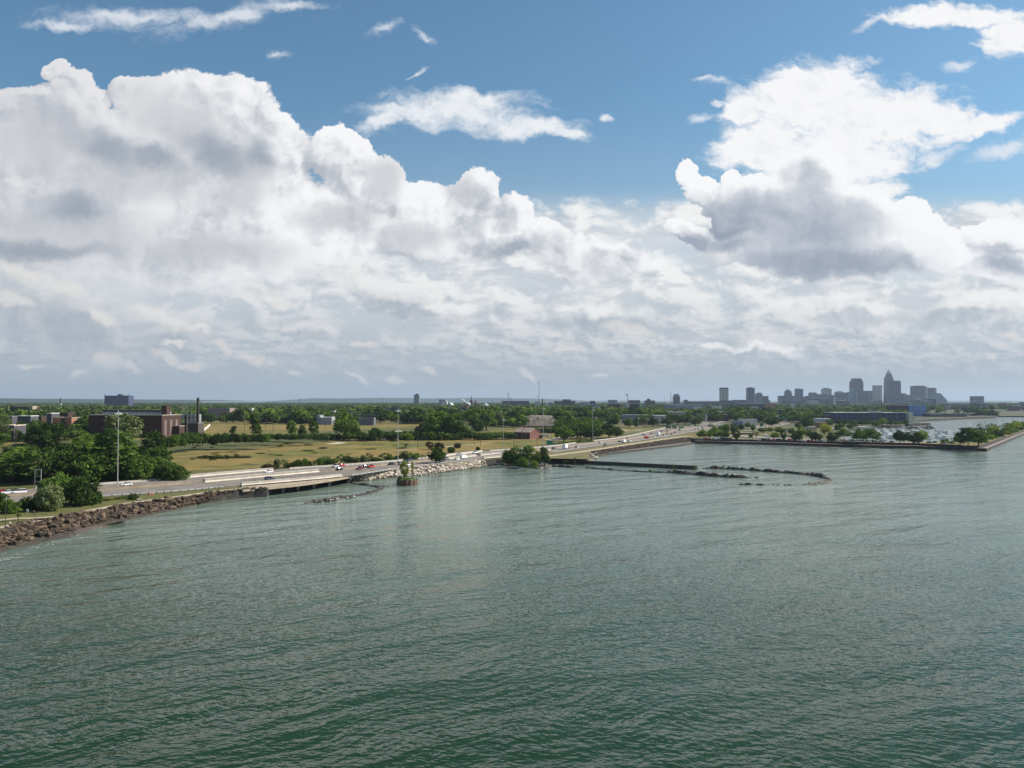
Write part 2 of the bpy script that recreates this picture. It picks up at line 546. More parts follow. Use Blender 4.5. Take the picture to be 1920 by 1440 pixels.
def rank(objs, fmt, group=None):
    """labels by order from the left; fmt takes {n}"""
    objs = sorted(objs, key=lambda o: PX(o.location)[0])
    for i, o in enumerate(objs):
        pos = 'leftmost' if i == 0 else 'rightmost' if i == len(objs) - 1 else nth(i) + ' from the left'
        o['label'] = (fmt(o) if callable(fmt) else fmt).format(n=pos)
        if group:
            o['group'] = group


# ------------------------------------------------------------------ materials
MATS = {}


def mat(name, c, rough=0.85, var=0.15, scale=0.6, metal=0.0, c2=None, bump=0.0, coords='Object', stretch=(1, 1, 1)):
    """plain surface with natural mottling between two close tones"""
    if name in MATS:
        return MATS[name]
    m = bpy.data.materials.new(name)
    m.use_nodes = True
    t = NT(m.node_tree)
    p = m.node_tree.nodes['Principled BSDF']
    p.inputs['Roughness'].default_value = rough
    p.inputs['Metallic'].default_value = metal
    if c2 is None:
        c2 = tuple(x * (1 - var) for x in c)
        c = tuple(min(1, x * (1 + var)) for x in c)
    tc = t.n('ShaderNodeTexCoord') if coords != 'World' else t.n('ShaderNodeNewGeometry')
    vec = tc.outputs['Position' if coords == 'World' else coords]
    if stretch != (1, 1, 1):
        vec = t.v('MULTIPLY', vec, stretch)
    nz = t.noise(vec, scale, 5, 0.6)
    t.put(p.inputs['Base Color'], t.mix(t.ss(nz, 0.32, 0.68), c2, c))
    if bump:
        b = t.n('ShaderNodeBump')
        b.inputs['Strength'].default_value = 1.0
        b.inputs['Distance'].default_value = bump
        t.put(b.inputs['Height'], nz)
        t.put(p.inputs['Normal'], b.outputs[0])
    MATS[name] = m
    return m


def paint(name, c, rough=0.35):
    if name in MATS:
        return MATS[name]
    m = mat(name, c, rough, 0.04, 1.0)
    m.node_tree.nodes['Principled BSDF'].inputs['Coat Weight'].default_value = 0.3
    return m


def leaf(name, dark, light, trans=0.30):
    """foliage: each leaf spray its own tone, plus broad patches"""
    if name in MATS:
        return MATS[name]
    m = bpy.data.materials.new(name)
    m.use_nodes = True
    nt = m.node_tree
    nt.nodes.clear()
    t = NT(nt)
    g = t.n('ShaderNodeNewGeometry')
    oi = t.n('ShaderNodeObjectInfo')
    nz = t.noise(g.outputs['Position'], 0.22, 3, 0.6)
    s = t.m('MULTIPLY_ADD', g.outputs['Random Per Island'], 0.5, t.m('MULTIPLY_ADD', nz, 0.9, -0.30))
    s = t.m('MULTIPLY_ADD', oi.outputs['Random'], 0.4, s)
    c = t.mix(t.ss(s, 0.1, 0.95), dark, light)
    d = t.n('ShaderNodeBsdfDiffuse')
    tr = t.n('ShaderNodeBsdfTranslucent')
    t.put(d.inputs[0], c)
    t.put(tr.inputs[0], t.mix(1.0, c, (1.0, 1.15, 0.55), 'MULTIPLY'))
    mx = t.n('ShaderNodeMixShader')
    mx.inputs[0].default_value = trans
    t.put(mx.inputs[1], d.outputs[0])
    t.put(mx.inputs[2], tr.outputs[0])
    out = t.n('ShaderNodeOutputMaterial')
    t.put(out.inputs[0], mx.outputs[0])
    MATS[name] = m
    return m


# ------------------------------------------------------------------ water
def water_material():
    m = bpy.data.materials.new('lake_water')
    m.use_nodes = True
    t = NT(m.node_tree)
    p = m.node_tree.nodes['Principled BSDF']
    g = t.n('ShaderNodeNewGeometry')
    pos = g.outputs['Position']
    big = t.noise(t.v('MULTIPLY', pos, (0.004, 0.006, 0)), 1.0, 3, 0.5)
    c = t.mix(t.ss(big, 0.35, 0.65), (0.008, 0.027, 0.006), (0.013, 0.036, 0.011))
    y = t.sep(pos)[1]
    c = t.mix(t.ss(y, 80, 340), c, (0.140, 0.185, 0.145))     # paler, greyer base colour with distance from the camera
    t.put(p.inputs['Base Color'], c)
    p.inputs['Roughness'].default_value = 0.05
    p.inputs['IOR'].default_value = 1.333
    # wind waves: long swell, chop and ripples, sloped exactly rather than by the renderer's pixel-wide bump
    g_ = bpy.data.node_groups.new('wave_height', 'ShaderNodeTree')
    g_.interface.new_socket(name='P', in_out='INPUT', socket_type='NodeSocketVector')
    g_.interface.new_socket(name='H', in_out='OUTPUT', socket_type='NodeSocketFloat')
    w = NT(g_)
    gi, go = w.n('NodeGroupInput'), w.n('NodeGroupOutput')
    q = gi.outputs[0]
    a1 = w.mapping(q, (0, 0, 0), R(35), (1, 1, 1))
    a2 = w.mapping(q, (0, 0, 0), R(-14), (1, 1, 1))
    h = w.m('MULTIPLY', w.noise(w.v('MULTIPLY', a1, (0.030, 0.085, 0)), 1.0, 1, 0.4), 2.0)
    h = w.m('MULTIPLY_ADD', w.noise(w.v('MULTIPLY', a1, (0.17, 0.38, 0)), 1.0, 2, 0.5), 0.72, h)
    h = w.m('MULTIPLY_ADD', w.noise(w.v('MULTIPLY', a2, (0.60, 0.95, 0)), 1.0, 2, 0.55), 0.34, h)
    w.put(go.inputs[0], h)

    def H(v):
        nd = t.n('ShaderNodeGroup')
        nd.node_tree = g_
        t.put(nd.inputs[0], v)
        return nd.outputs[0]

    wob = t.v('SCALE', t.v('SUBTRACT', t.noise(pos, 0.05, 2, 0.5, color=True), (0.5, 0.5, 0.5)), scale=7.0)
    base = t.v('ADD', pos, wob)
    e = 0.08
    h0 = H(base)
    hx = H(t.v('ADD', base, (e, 0, 0)))
    hy = H(t.v('ADD', base, (0, e, 0)))
    gust = t.ss(t.noise(t.v('MULTIPLY', pos, (0.010, 0.018, 0)), 1.0, 3, 0.55), 0.30, 0.70, 0.70, 1.10)
    k = t.m('MULTIPLY', gust, -1.0 / e)
    sl = t.comb(t.m('MULTIPLY', t.m('SUBTRACT', hx, h0), k), t.m('MULTIPLY', t.m('SUBTRACT', hy, h0), k), 0.0)
    l_ = t.m('MULTIPLY', t.v('LENGTH', sl), 1 / 0.24)
    sl = t.v('SCALE', sl, scale=t.m('DIVIDE', 1.0, t.m('SQRT', t.m('MULTIPLY_ADD', l_, l_, 1.0))))   # no wave is steeper than about 13 degrees
    nrm = t.v('NORMALIZE', t.v('ADD', sl, (0, 0, 1)))
    t.put(p.inputs['Normal'], nrm)
    return m


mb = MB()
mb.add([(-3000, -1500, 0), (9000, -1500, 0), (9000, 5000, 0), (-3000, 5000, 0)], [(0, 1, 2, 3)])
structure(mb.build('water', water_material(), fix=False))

# ------------------------------------------------------------------ shore lines (picture measurements turned into ground plan)
NEAR_TOP = [(-260, 1085), (0, 994), (50, 977), (107, 971), (150, 962), (200, 953), (250, 944), (320, 936), (400, 924.5), (455, 918), (500, 915.5)]
NEAR_WATER = [(-260, 1130), (0, 1036), (43, 1024), (127, 1007), (183, 989), (233, 977), (320, 958), (400, 941), (480, 928), (506, 925)]
PALE_TOP = [(662, 891), (700, 885), (747, 879.5), (817, 873), (908, 864)]
PALE_WATER = [(650, 906), (661, 903.5), (747, 895), (817, 887.5), (912, 874.5)]
BROWN_TOP = [(1108, 846.5), (1180, 835.5), (1260, 823.5), (1290, 820)]
BROWN_LEDGE = [(1119, 852), (1180, 843), (1260, 833), (1296, 829)]
T1 = line_px(NEAR_TOP, 3.6)
W1 = line_px(NEAR_WATER, 0.0)
T2 = line_px(PALE_TOP, 3.6)
W2 = line_px(PALE_WATER, 0.0)
T3 = line_px(BROWN_TOP, 3.6)
L3 = line_px(BROWN_LEDGE, 1.3)
W3 = line_px([(1116, 855.5), (1120, 855), (1180, 847.5), (1260, 838), (1303, 831.5)], 0.0)

ROAD_NEAR = [(-300, 985), (-100, 955), (0, 943), (190, 930), (320, 921), (400, 914), (452, 910), (640, 893), (747, 877.5), (813, 869.5), (906, 860), (1034, 847.5), (1095, 839), (1162, 829.6), (1200, 825.5), (1260, 816.5), (1301, 809.5), (1353, 804), (1420, 802.5), (1460, 798.5), (1482, 792), (1484, 788)]
ROAD_FAR = [(-300, 945), (-100, 927), (0, 920), (190, 908), (310, 899), (400, 890.5), (530, 879.5), (640, 872.5), (747, 864), (831, 855), (905, 846.5), (1020, 838), (1095, 828.5), (1160, 821), (1200, 813), (1243, 803), (1285, 798.5), (1326, 795.8), (1360, 796.5), (1420, 797), (1450, 794), (1470, 789), (1474, 786)]
RZ = 4.2
NR = line_px(ROAD_NEAR, RZ, 6)
_far = line_px(ROAD_FAR, RZ, 3)
FR = []
_k = 0
for p in NR:                               # the far edge opposite each point of the near edge
    best = min(range(_k, min(len(_far), _k + 60)), key=lambda i: (_far[i] - p).length)
    _k = best
    FR.append(_far[best].copy())
for _ in range(3):
    FR = [FR[0]] + [(FR[i - 1] + FR[i] * 2 + FR[i + 1]) / 4 for i in range(1, len(FR) - 1)] + [FR[-1]]


def across(f):
    return [a.lerp(b, f) for a, b in zip(NR, FR)]


FARXY = np.array([(p.x, p.y) for p in FR])
NEARXY = np.array([(p.x, p.y) for p in NR])


def behind_road(x, y):
    """metres behind the road's landward edge; negative on the lake side"""
    a, b = FARXY[:-1], FARXY[1:]
    ab = b - a
    p = np.array((x, y))
    tt = np.clip(((p - a) * ab).sum(1) / (ab * ab).sum(1), 0, 1)
    q = a + ab * tt[:, None]
    d2 = ((p - q) ** 2).sum(1)
    i = int(d2.argmin())
    s = ab[i, 0] * (y - a[i, 1]) - ab[i, 1] * (x - a[i, 0])
    return math.sqrt(d2[i]) * (1 if s > 0 else -1)


def sstep(a, b, x):
    t = min(1.0, max(0.0, (x - a) / (b - a)))
    return t * t * (3 - 2 * t)


def hnoise(x, y):
    return 0.5 * math.sin(x * 0.031 + 1.3 * math.sin(y * 0.017)) + 0.35 * math.sin(y * 0.043 + x * 0.021 + 2.0) + 0.25 * math.sin(x * 0.093 - y * 0.061)


def ground(x, y):
    d = behind_road(x, y) if y < 2600 else 1500.0
    right = sstep(120, 330, x)
    if d < 0:
        s = sstep(178, 250, x) * (1 - sstep(860, 1050, y))
        return 3.6 * (1 - s) + 4.2 * s
    z = 3.7 + 1.6 * sstep(18, 120, d) + (5.6 - 3.6 * right) * sstep(150, 250, d)
    z += hnoise(x, y) * 1.0 * sstep(10, 60, d) * (1 - sstep(240, 330, d))
    if y > 1700:
        z = z * (1 - sstep(1700, 2400, y)) + 8.0 * sstep(1700, 2400, y)
    if x > 600:
        z = z * (1 - sstep(600, 900, x)) + 3.0 * sstep(600, 900, x)
    return z


def ground_px(px, py):
    """the ground point seen at a pixel"""
    z = 4.0
    for _ in range(5):
        p = G(px, py, z)
        z = ground(p.x, p.y)
    p = G(px, py, z)
    return p


# ------------------------------------------------------------------ the land sheet
def px_line(pts):
    return [G(a, b, 0) for a, b in pts]


inlet = [G(500, 915.5, 3.6)] + [G(520, 905, 3.6), G(640, 890, 3.6)] + [G(662, 891, 3.6)]
BW_OUT = [G(1850, 846), G(1920, 815.5)]
bwd = (BW_OUT[1] - BW_OUT[0]).normalized()
BW_OUT.append(BW_OUT[0] + bwd * 900)
bwn = Vector((-bwd.y, bwd.x, 0))
BW_IN = [BW_OUT[2] + bwn * 16, BW_OUT[0] + bwn * 26 + bwd * 150]
shore = []
shore += T1
shore += inlet[1:-1]
shore += T2
shore += px_line([(912, 873.5), (930, 871.8), (985, 870), (1030, 868.5), (1100, 868.5)])
shore += [G(1105, 862, 0)]
shore += T3
QUAY = px_line([(1303, 831.2), (1450, 834), (1600, 838.5), (1720, 841), (1850, 846)])
TERR = []                                   # the upper terrace stands back from the quay's edge
for i, p in enumerate(QUAY):
    d = (QUAY[min(i + 1, 4)] - QUAY[max(i - 1, 0)]).normalized()
    TERR.append(p + Vector((-d.y, d.x, 0)) * 7.0)
TERR[-1] = TERR[-1] + Vector((-10, 0, 0))
shore += TERR[:-1] + [QUAY[-1] + Vector((-12, 7.5, 0)), QUAY[-1] + Vector((-3, 6, 0))]
shore += [p + bwn * 3 for p in BW_OUT[1:]]
shore += BW_IN
PZ = 4.2                                    # level of the pier's upper terrace
shore += [G(a, b, PZ) for a, b in ((1850, 829), (1760, 828.3), (1640, 827.5), (1590, 826.5), (1556, 823))]
shore += px_line([(1590, 808), (1640, 803), (1690, 801.5), (1697, 798.5), (1745, 797.4), (1700, 794.5),
                  (1724, 790.5), (1772, 788.2), (1812, 785.8), (1868, 784), (1848, 781.8), (1872, 780.4), (1960, 780.6), (2300, 781.2)])
outer = [(9000, 2400), (24000, 7000), (24000, 28000), (-24000, 28000), (-24000, -1000), (-3000, -900), (-600, -250), (-300, 20)]
poly = [Vector((p.x, p.y)) for p in shore] + [Vector(p) for p in outer]
keep = [poly[0]]
for p in poly[1:]:
    if (p - keep[-1]).length > 0.6:
        keep.append(p)
poly = keep


def inside(x, y):
    c = False
    n = len(poly)
    j = n - 1
    for i in range(n):
        a, b = poly[i], poly[j]
        if (a.y > y) != (b.y > y) and x < (b.x - a.x) * (y - a.y) / (b.y - a.y) + a.x:
            c = not c
        j = i
    return c


def bankness(x, y):
    """how green and rank the growth is: strongest on the slope up to the plateau"""
    if y > 1400:
        return 0.0
    d = behind_road(x, y)
    return max(0.0, 1 - abs(d - 205) / 62) * (1 - sstep(-60, 60, x)) + 0.8 * max(0.0, 1 - abs(d - 12) / 14)


def build_land():
    rnd = random.Random(3)
    pts = []
    Y = 215.0
    while Y < 2600:
        st = 5.0 + Y * 0.012
        n = int(Y * 1.7 / st)
        for i in range(n):
            x = -0.9 * Y + i * st + rnd.uniform(-.3, .3) * st
            y = Y + rnd.uniform(-.3, .3) * st
            if inside(x, y):
                pts.append(Vector((x, y)))
        Y += st
    for Y in (3000, 3800, 5000, 7000, 10000, 15000, 22000):
        for i in range(-8, 9):
            if inside(i * Y * 0.1, Y):
                pts.append(Vector((i * Y * 0.1, Y)))
    nb = len(poly)
    vs, es, fs = delaunay_2d_cdt(poly + pts, [(i, (i + 1) % nb) for i in range(nb)], [list(range(nb))], 1, 0.05)[:3]
    mb = MB()
    V = []
    top = {}
    for i, p in enumerate(T1 + T2 + T3):
        top[(round(p.x), round(p.y))] = 3.6
    for p in vs:
        V.append((p.x, p.y, ground(p.x, p.y)))
    mb.add(V, [tuple(f) for f in fs])
    mb.lush = [bankness(p.x, p.y) for p in vs]
    # the sheet's sides go down below the water
    cnt = {}
    for f in fs:
        for a, b in zip(f, list(f[1:]) + [f[0]]):
            k = (min(a, b), max(a, b))
            cnt[k] = cnt.get(k, 0) + 1
    for (a, b), c in cnt.items():
        if c == 1 and V[a][1] < 8000:
            mb.add([V[a], V[b], (V[b][0], V[b][1], -3), (V[a][0], V[a][1], -3)], [(0, 1, 2, 3)], 1)
    return mb


def land_material():
    m = bpy.data.materials.new('land_cover')
    m.use_nodes = True
    t = NT(m.node_tree)
    p = m.node_tree.nodes['Principled BSDF']
    p.inputs['Roughness'].default_value = 0.95
    g = t.n('ShaderNodeNewGeometry')
    pos = g.outputs['Position']
    a = t.mapping(pos, (0, 0, 0), R(40), (1, 1, 1))
    n1 = t.noise(t.v('MULTIPLY', a, (0.010, 0.026, 0)), 1.0, 6, 0.6, dist=0.6)
    n2 = t.noise(pos, 0.10, 6, 0.65)
    n3 = t.noise(t.v('MULTIPLY', a, (0.020, 0.050, 0)), 1.0, 6, 0.62, dist=0.8)
    dry = t.mix(t.ss(n2, 0.3, 0.7), (0.165, 0.115, 0.022), (0.245, 0.165, 0.040))
    olive = t.mix(t.ss(n2, 0.3, 0.7), (0.080, 0.084, 0.008), (0.150, 0.134, 0.015))
    green = t.mix(t.ss(n2, 0.3, 0.7), (0.026, 0.042, 0.007), (0.064, 0.080, 0.013))
    c = t.mix(t.ss(n1, 0.40, 0.57), olive, dry)
    c = t.mix(t.ss(n3, 0.53, 0.66), c, green)
    at = t.n('ShaderNodeAttribute', attribute_name='lush')
    c = t.mix(t.m('MULTIPLY', t.ss(t.m('MULTIPLY_ADD', n2, 0.8, at.outputs['Fac']), 0.55, 1.0), 0.85), c, green)
    y = t.sep(pos)[1]
    x = t.sep(pos)[0]
    c = t.mix(t.m('MULTIPLY', t.m('MULTIPLY', t.ss(x, 130, 240), t.ss(y, 680, 800)), 0.6), c, green)
    c = t.mix(t.ss(y, 950, 1350), c, t.mix(t.ss(n2, 0.35, 0.65), (0.030, 0.045, 0.016), (0.085, 0.085, 0.045)))
    t.put(p.inputs['Base Color'], c)
    b = t.n('ShaderNodeBump')
    b.inputs['Distance'].default_value = 0.9
    t.put(b.inputs['Height'], t.m('ADD', t.noise(pos, 0.9, 4, 0.6), t.m('MULTIPLY', n2, 1.5)))
    t.put(p.inputs['Normal'], b.outputs[0])
    return m


M_quay = mat('quay_wall', (0.060, 0.052, 0.046), 0.9, scale=0.35, c2=(0.022, 0.019, 0.018))
_lb = build_land()
_land = structure(_lb.build('ground', [land_material(), M_quay], fix=True))
_at = _land.data.attributes.new('lush', 'FLOAT', 'POINT')
_at.data.foreach_set('value', (_lb.lush + [0.0] * (len(_land.data.vertices) - len(_lb.lush))))

# far ridges: low wooded hills beyond the city
M_hill = mat('wooded_hill', (0.020, 0.038, 0.016), 0.95, scale=0.004, c2=(0.012, 0.024, 0.012), coords='World')
rh = random.Random(8)


def ridge(name, x0, x1, Y, prof):
    mb = MB()
    n = 160
    A, B, C = [], [], []
    for i in range(n + 1):
        s = i / n
        x = x0 + (x1 - x0) * s
        h = prof(s) + rh.uniform(-3, 3)
        A.append((x, Y, 4))
        B.append((x, Y + 900, max(6, h)))
        C.append((x, Y + 4000, max(5, h * 0.9)))
    mb.strip(A, B)
    mb.strip(B, C)
    structure(mb.build(name, M_hill, smooth=True))


ridge('hill', X_at(-200, 9000), X_at(330, 9000), 9000, lambda s: 40 + 34 * (1 - s) ** 0.7 + 4 * math.sin(s * 19))
ridge('hill', X_at(480, 16000), X_at(1150, 16000), 16000, lambda s: 40 + 62 * sstep(0, 0.16, s) * (1 - sstep(0.72, 1.0, s)) + 5 * math.sin(s * 23))
ridge('hill', X_at(1120, 15000), X_at(2100, 15000), 15000, lambda s: 36 + 9 * math.sin(s * 11) + 6 * math.sin(s * 31))

# ------------------------------------------------------------------ shore banks under the rocks
M_bank = mat('shore_bank', (0.060, 0.048, 0.036), 0.95, scale=0.5, c2=(0.022, 0.018, 0.014), bump=0.3)


def bank_strip(name, A, B, m, n=60, sub=0.0):
    def res(L):
        L = [Vector(p) for p in L]
        d = [0]
        for a, b in zip(L, L[1:]):
            d.append(d[-1] + (b - a).length)
        out = []
        j = 0
        for i in range(n + 1):
            s = d[-1] * i / n
            while j < len(d) - 2 and d[j + 1] < s:
                j += 1
            out.append(L[j].lerp(L[j + 1], (s - d[j]) / max(1e-6, d[j + 1] - d[j])))
        return out
    A, B = res(A), res(B)
    C = [b + (b - a).normalized() * 3 + Vector((0, 0, -2)) for a, b in zip(A, B)]
    mb = MB()
    mb.strip([a + Vector((0, 0, -.02)) for a in A], B)
    mb.strip(B, C)
    structure(mb.build(name, m))
    return A, B


S1 = bank_strip('shore_bank', T1, W1, M_bank, 90)
S2 = bank_strip('shore_bank', T2, W2, M_bank, 50)
S3 = bank_strip('shore_bank', T3, L3, M_bank, 50)
# ledge along the foot of the brown slope
mb = MB()
n = 40


def lerp_line(L, n):
    out = []
    d = [0]
    for a, b in zip(L, L[1:]):
        d.append(d[-1] + (b - a).length)
    j = 0
    for i in range(n + 1):
        s = d[-1] * i / n
        while j < len(d) - 2 and d[j + 1] < s:
            j += 1
        out.append(L[j].lerp(L[j + 1], (s - d[j]) / max(1e-6, d[j + 1] - d[j])))
    return out


A = lerp_line(L3, n)
B = [Vector((p.x, p.y, 1.3)) for p in lerp_line(W3, n)]
mb.strip([a + Vector((0, 0, 0.0)) for a in A], B, 0)
mb.strip(B, [Vector((p.x, p.y, -2)) for p in B], 1)
M_ledge = mat('ledge_concrete', (0.15, 0.125, 0.105), 0.9, scale=0.4)
structure(mb.build('ledge_path', [M_ledge, M_quay]))

# lower promenade along the pier's edge
mb = MB()
A = lerp_line([Vector((p.x, p.y, 2.2)) for p in QUAY], 60)
B = lerp_line([Vector((p.x, p.y, 2.2)) for p in TERR[:-1] + [QUAY[-1] + Vector((-2, 7, 0))]], 60)
B = [b + (b - a).normalized() * 0.6 for a, b in zip(A, B)]
mb.strip(A, B, 0)
mb.strip(A, [Vector((p.x, p.y, -2)) for p in A], 1)
mb.strip([p + bwn * 3.6 + Vector((0, 0, 2.2)) for p in BW_OUT], [p + Vector((0, 0, 2.2)) for p in BW_OUT], 0)
mb.strip([p + Vector((0, 0, 2.2)) for p in BW_OUT], [p + Vector((0, 0, -2)) for p in BW_OUT], 1)
structure(mb.build('promenade', [mat('promenade_slab', (0.20, 0.16, 0.13), 0.9, scale=0.3), M_quay]))

# gravel bar at the water's edge, lower left
gb_in = line_px([(42, 1012), (117, 996), (183, 986), (228, 977.5)], 0.7)
gb_out = line_px([(40, 1026), (127, 1009), (190, 990), (236, 979)], -0.15)
mb = MB()
a, b = lerp_line(gb_in, 40), lerp_line(gb_out, 40)
mid = [p.lerp(q_, 0.7) + Vector((0, 0, 0.12 + 0.1 * math.sin(i * 1.7))) for i, (p, q_) in enumerate(zip(a, b))]
mb.strip(a, mid)
mb.strip(mid, b)
mb.strip(b, [p + Vector((0.5, -1, -1)) for p in b])
structure(mb.build('beach', mat('gravel_bar', (0.105, 0.080, 0.066), 0.9, scale=0.9, c2=(0.05, 0.038, 0.032), bump=0.12), smooth=True))

# ------------------------------------------------------------------ the highway
M_asph = mat('asphalt_road', (0.190, 0.165, 0.138), 0.92, scale=0.12, c2=(0.135, 0.117, 0.100), coords='World', stretch=(1, 1, 1))
M_asph_tan = mat('worn_shoulder', (0.225, 0.165, 0.110), 0.92, scale=0.16, c2=(0.16, 0.12, 0.085), coords='World')
M_conc = mat('pale_concrete', (0.46, 0.42, 0.37), 0.85, scale=0.3, c2=(0.33, 0.29, 0.25))
M_white = mat('white_line_paint', (0.70, 0.69, 0.65), 0.7, var=0.08)
M_yellow = mat('yellow_line_paint', (0.60, 0.42, 0.08), 0.7, var=0.08)


def up(L, dz):
    return [p + Vector((0, 0, dz)) for p in L]


mb = MB()
mb.strip(NR, FR)
mb.strip(up(NR, -0.75), NR)
mb.strip(FR, up(FR, -0.75))
structure(mb.build('road', M_asph))
mb = MB()
mb.strip(up(across(0.44), 0.008), up(across(0.56), 0.008))
structure(mb.build('road', M_asph_tan))
mb = MB()
mb.strip(up(across(0.0), 0.006), up(across(0.055), 0.006))
mb.strip(up(across(0.95), 0.006), up(across(1.0), 0.006))
structure(mb.build('road', M_asph_tan))


def stripe(f, w, dash=0, z=0.012):
    C = across(f)
    mb = MB()
    for i in range(len(C) - 1):
        if dash and (i % 2):
            continue
        d = (C[i + 1] - C[i]).normalized()
        nn = Vector((-d.y, d.x, 0)) * w / 2
        u_ = Vector((0, 0, z))
        a, b = C[i] + u_, C[i + 1] + u_
        if dash:
            b = a.lerp(b, 0.6)
        mb.add([a - nn, b - nn, b + nn, a + nn], [(0, 1, 2, 3)])
    return mb


mk = MB()
for f in (0.058, 0.942):
    s = stripe(f, 0.22)
    mk.add(s.v, s.f)
for f in (0.155, 0.25, 0.345, 0.655, 0.75, 0.845):
    s = stripe(f, 0.18, 1)
    mk.add(s.v, s.f)
structure(mk.build('lane_markings', M_white, fix=False))
mk = MB()
for f in (0.437, 0.563):
    s = stripe(f, 0.2)
    mk.add(s.v, s.f)
structure(mk.build('lane_markings', M_yellow, fix=False))


def sub_line(L, px0, px1):
    return [p for p in L if px0 <= PX(p)[0] <= px1]


def jersey(L, h, wb=0.65, wt=0.25):
    """concrete safety barrier with a battered foot"""
    mb = MB()
    n = len(L)
    P = [[], [], [], [], [], []]
    for i, p in enumerate(L):
        d = (L[min(i + 1, n - 1)] - L[max(i - 1, 0)])
        d.z = 0
        d.normalize()
        nn = Vector((-d.y, d.x, 0))
        for k, (o, z) in enumerate(((-wb / 2, 0), (-wb / 2 * 0.55, h * 0.35), (-wt / 2, h), (wt / 2, h), (wb / 2 * 0.55, h * 0.35), (wb / 2, 0))):
            P[k].append(p + nn * o + Vector((0, 0, z)))
    for k in range(5):
        mb.strip(P[k], P[k + 1])
    mb.add([P[k][0] for k in range(6)], [(0, 1, 2, 3, 4, 5)])
    mb.add([P[k][-1] for k in range(6)], [(0, 1, 2, 3, 4, 5)])
    return mb


M_conc_w = mat('new_concrete', (0.56, 0.51, 0.44), 0.8, scale=0.3, c2=(0.45, 0.41, 0.35))
M_conc_t = mat('tan_concrete', (0.30, 0.235, 0.175), 0.85, scale=0.3, c2=(0.22, 0.17, 0.125))
MED = across(0.5)


def barrier(px0, px1, f, h, m, label, wb=0.65, wt=0.25):
    L = [p for p in up(across(f), 0.005) if px0 <= PX(p)[0] <= px1]
    tag(jersey(L, h, wb, wt).build('concrete_barrier', m), label, 'barrier')


barrier(-200, 372, 0.5, 0.85, M_conc_t, 'low tan concrete median barrier left of the bridge')
barrier(372, 603, 0.5, 1.45, M_conc_w, 'tall white concrete median barrier along the bridge over the inlet', 2.4, 2.0)
barrier(603, 832, 0.5, 0.8, M_conc_t, 'low tan median barrier between the two bridges')
barrier(832, 948, 0.5, 1.1, M_conc_w, 'pale median barrier behind the tree covered islet', 1.6, 1.3)
barrier(948, 1440, 0.5, 0.8, M_conc_t, 'long low median barrier of the highway towards downtown')
barrier(328, 532, 0.985, 1.2, M_conc_w, 'white concrete parapet on the landward side of the highway', 2.0, 1.6)
barrier(830, 908, 0.985, 1.1, M_conc_w, 'short white parapet on the landward side behind the islet', 1.3, 1.0)
barrier(532, 830, 0.985, 0.75, M_conc, 'low grey concrete edge barrier along the roadside shrubs')
barrier(908, 1250, 0.985, 0.75, M_conc, 'grey concrete edge barrier running up to the wooded bend')
barrier(60, 328, 0.985, 0.8, M_conc, 'grey concrete edge barrier below the dark roadside wood')

# bridge over the inlet: deck, parapet, fence, piers
br = [p for p in NR if 446 <= PX(p)[0] <= 648]
deck_out = line_px([(455, 918.5), (502, 914.2), (570, 907), (640, 896.2), (662, 892)], 3.62, 5)
t0 = thing('highway_bridge', 'highway bridge with white parapet carrying the near lanes over the dark inlet', 'bridge')
mb = MB()
A = lerp_line(br, 40)
B = lerp_line(deck_out, 40)
mb.strip(up(A, -0.5), up(B, 0.06))
mb.strip(up(B, 0.06), up(B, -0.85))
mb.strip(up(B, -0.85), [Vector((p.x, p.y, 2.7)) for p in A])
mb.build('walkway_deck', mat('tan_walkway', (0.34, 0.275, 0.20), 0.9, scale=0.4), t0)
jersey(up(A, 0.0), 1.25, 1.5, 1.2).build('parapet', M_conc_w, t0)
mb = MB()
for i in range(0, 41):
    p = A[i].lerp(A[min(i + 1, 40)], 0.0)
    mb.box((p.x, p.y, RZ + 1.2), (0.10, 0.10, 1.7))
for z in (2.0, 2.88):
    for i in range(40):
        mb.tube(A[i] + Vector((0, 0, z)), A[i + 1] + Vector((0, 0, z)), 0.035, n=4)
mb.build('fence', mat('fence_steel', (0.12, 0.12, 0.12), 0.6), t0)
mb = MB()
for i in range(40):
    mb.tube(B[i] + Vector((0, 0, 1.0)), B[i + 1] + Vector((0, 0, 1.0)), 0.03, n=4)
    mb.box((B[i].x, B[i].y, 3.6), (0.07, 0.07, 1.05))
mb.build('railing', mat('railing_grey', (0.30, 0.28, 0.25), 0.6), t0)
for px, py in ((530, 921.5), (558, 918), (588, 914.6), (617, 910.8)):
    p = G(px, py, 0)
    mb = MB()
    mb.box((p.x, p.y, -2), (1.1, 1.1, 3.4), 0.7)
    mb.box((p.x, p.y, 1.4), (1.6, 2.6, 1.3), 0.7)
    mb.build('pier', M_conc, t0)

# white parapet by the islet
L = [p for p in NR if 904 <= PX(p)[0] <= 962]
t1 = thing('bridge_parapet', 'short white parapet with a wire fence just left of the tree covered islet', 'parapet')
jersey(L, 1.25, 1.5, 1.2).build('parapet', M_conc_w, t1)
mb = MB()
LL = lerp_line(L, 14)
for i in range(15):
    mb.box((LL[i].x, LL[i].y, RZ + 1.2), (0.10, 0.10, 1.7))
for z in (2.0, 2.88):
    for i in range(14):
        mb.tube(LL[i] + Vector((0, 0, z)), LL[i + 1] + Vector((0, 0, z)), 0.035, n=4)
mb.build('fence', MATS['fence_steel'], t1)

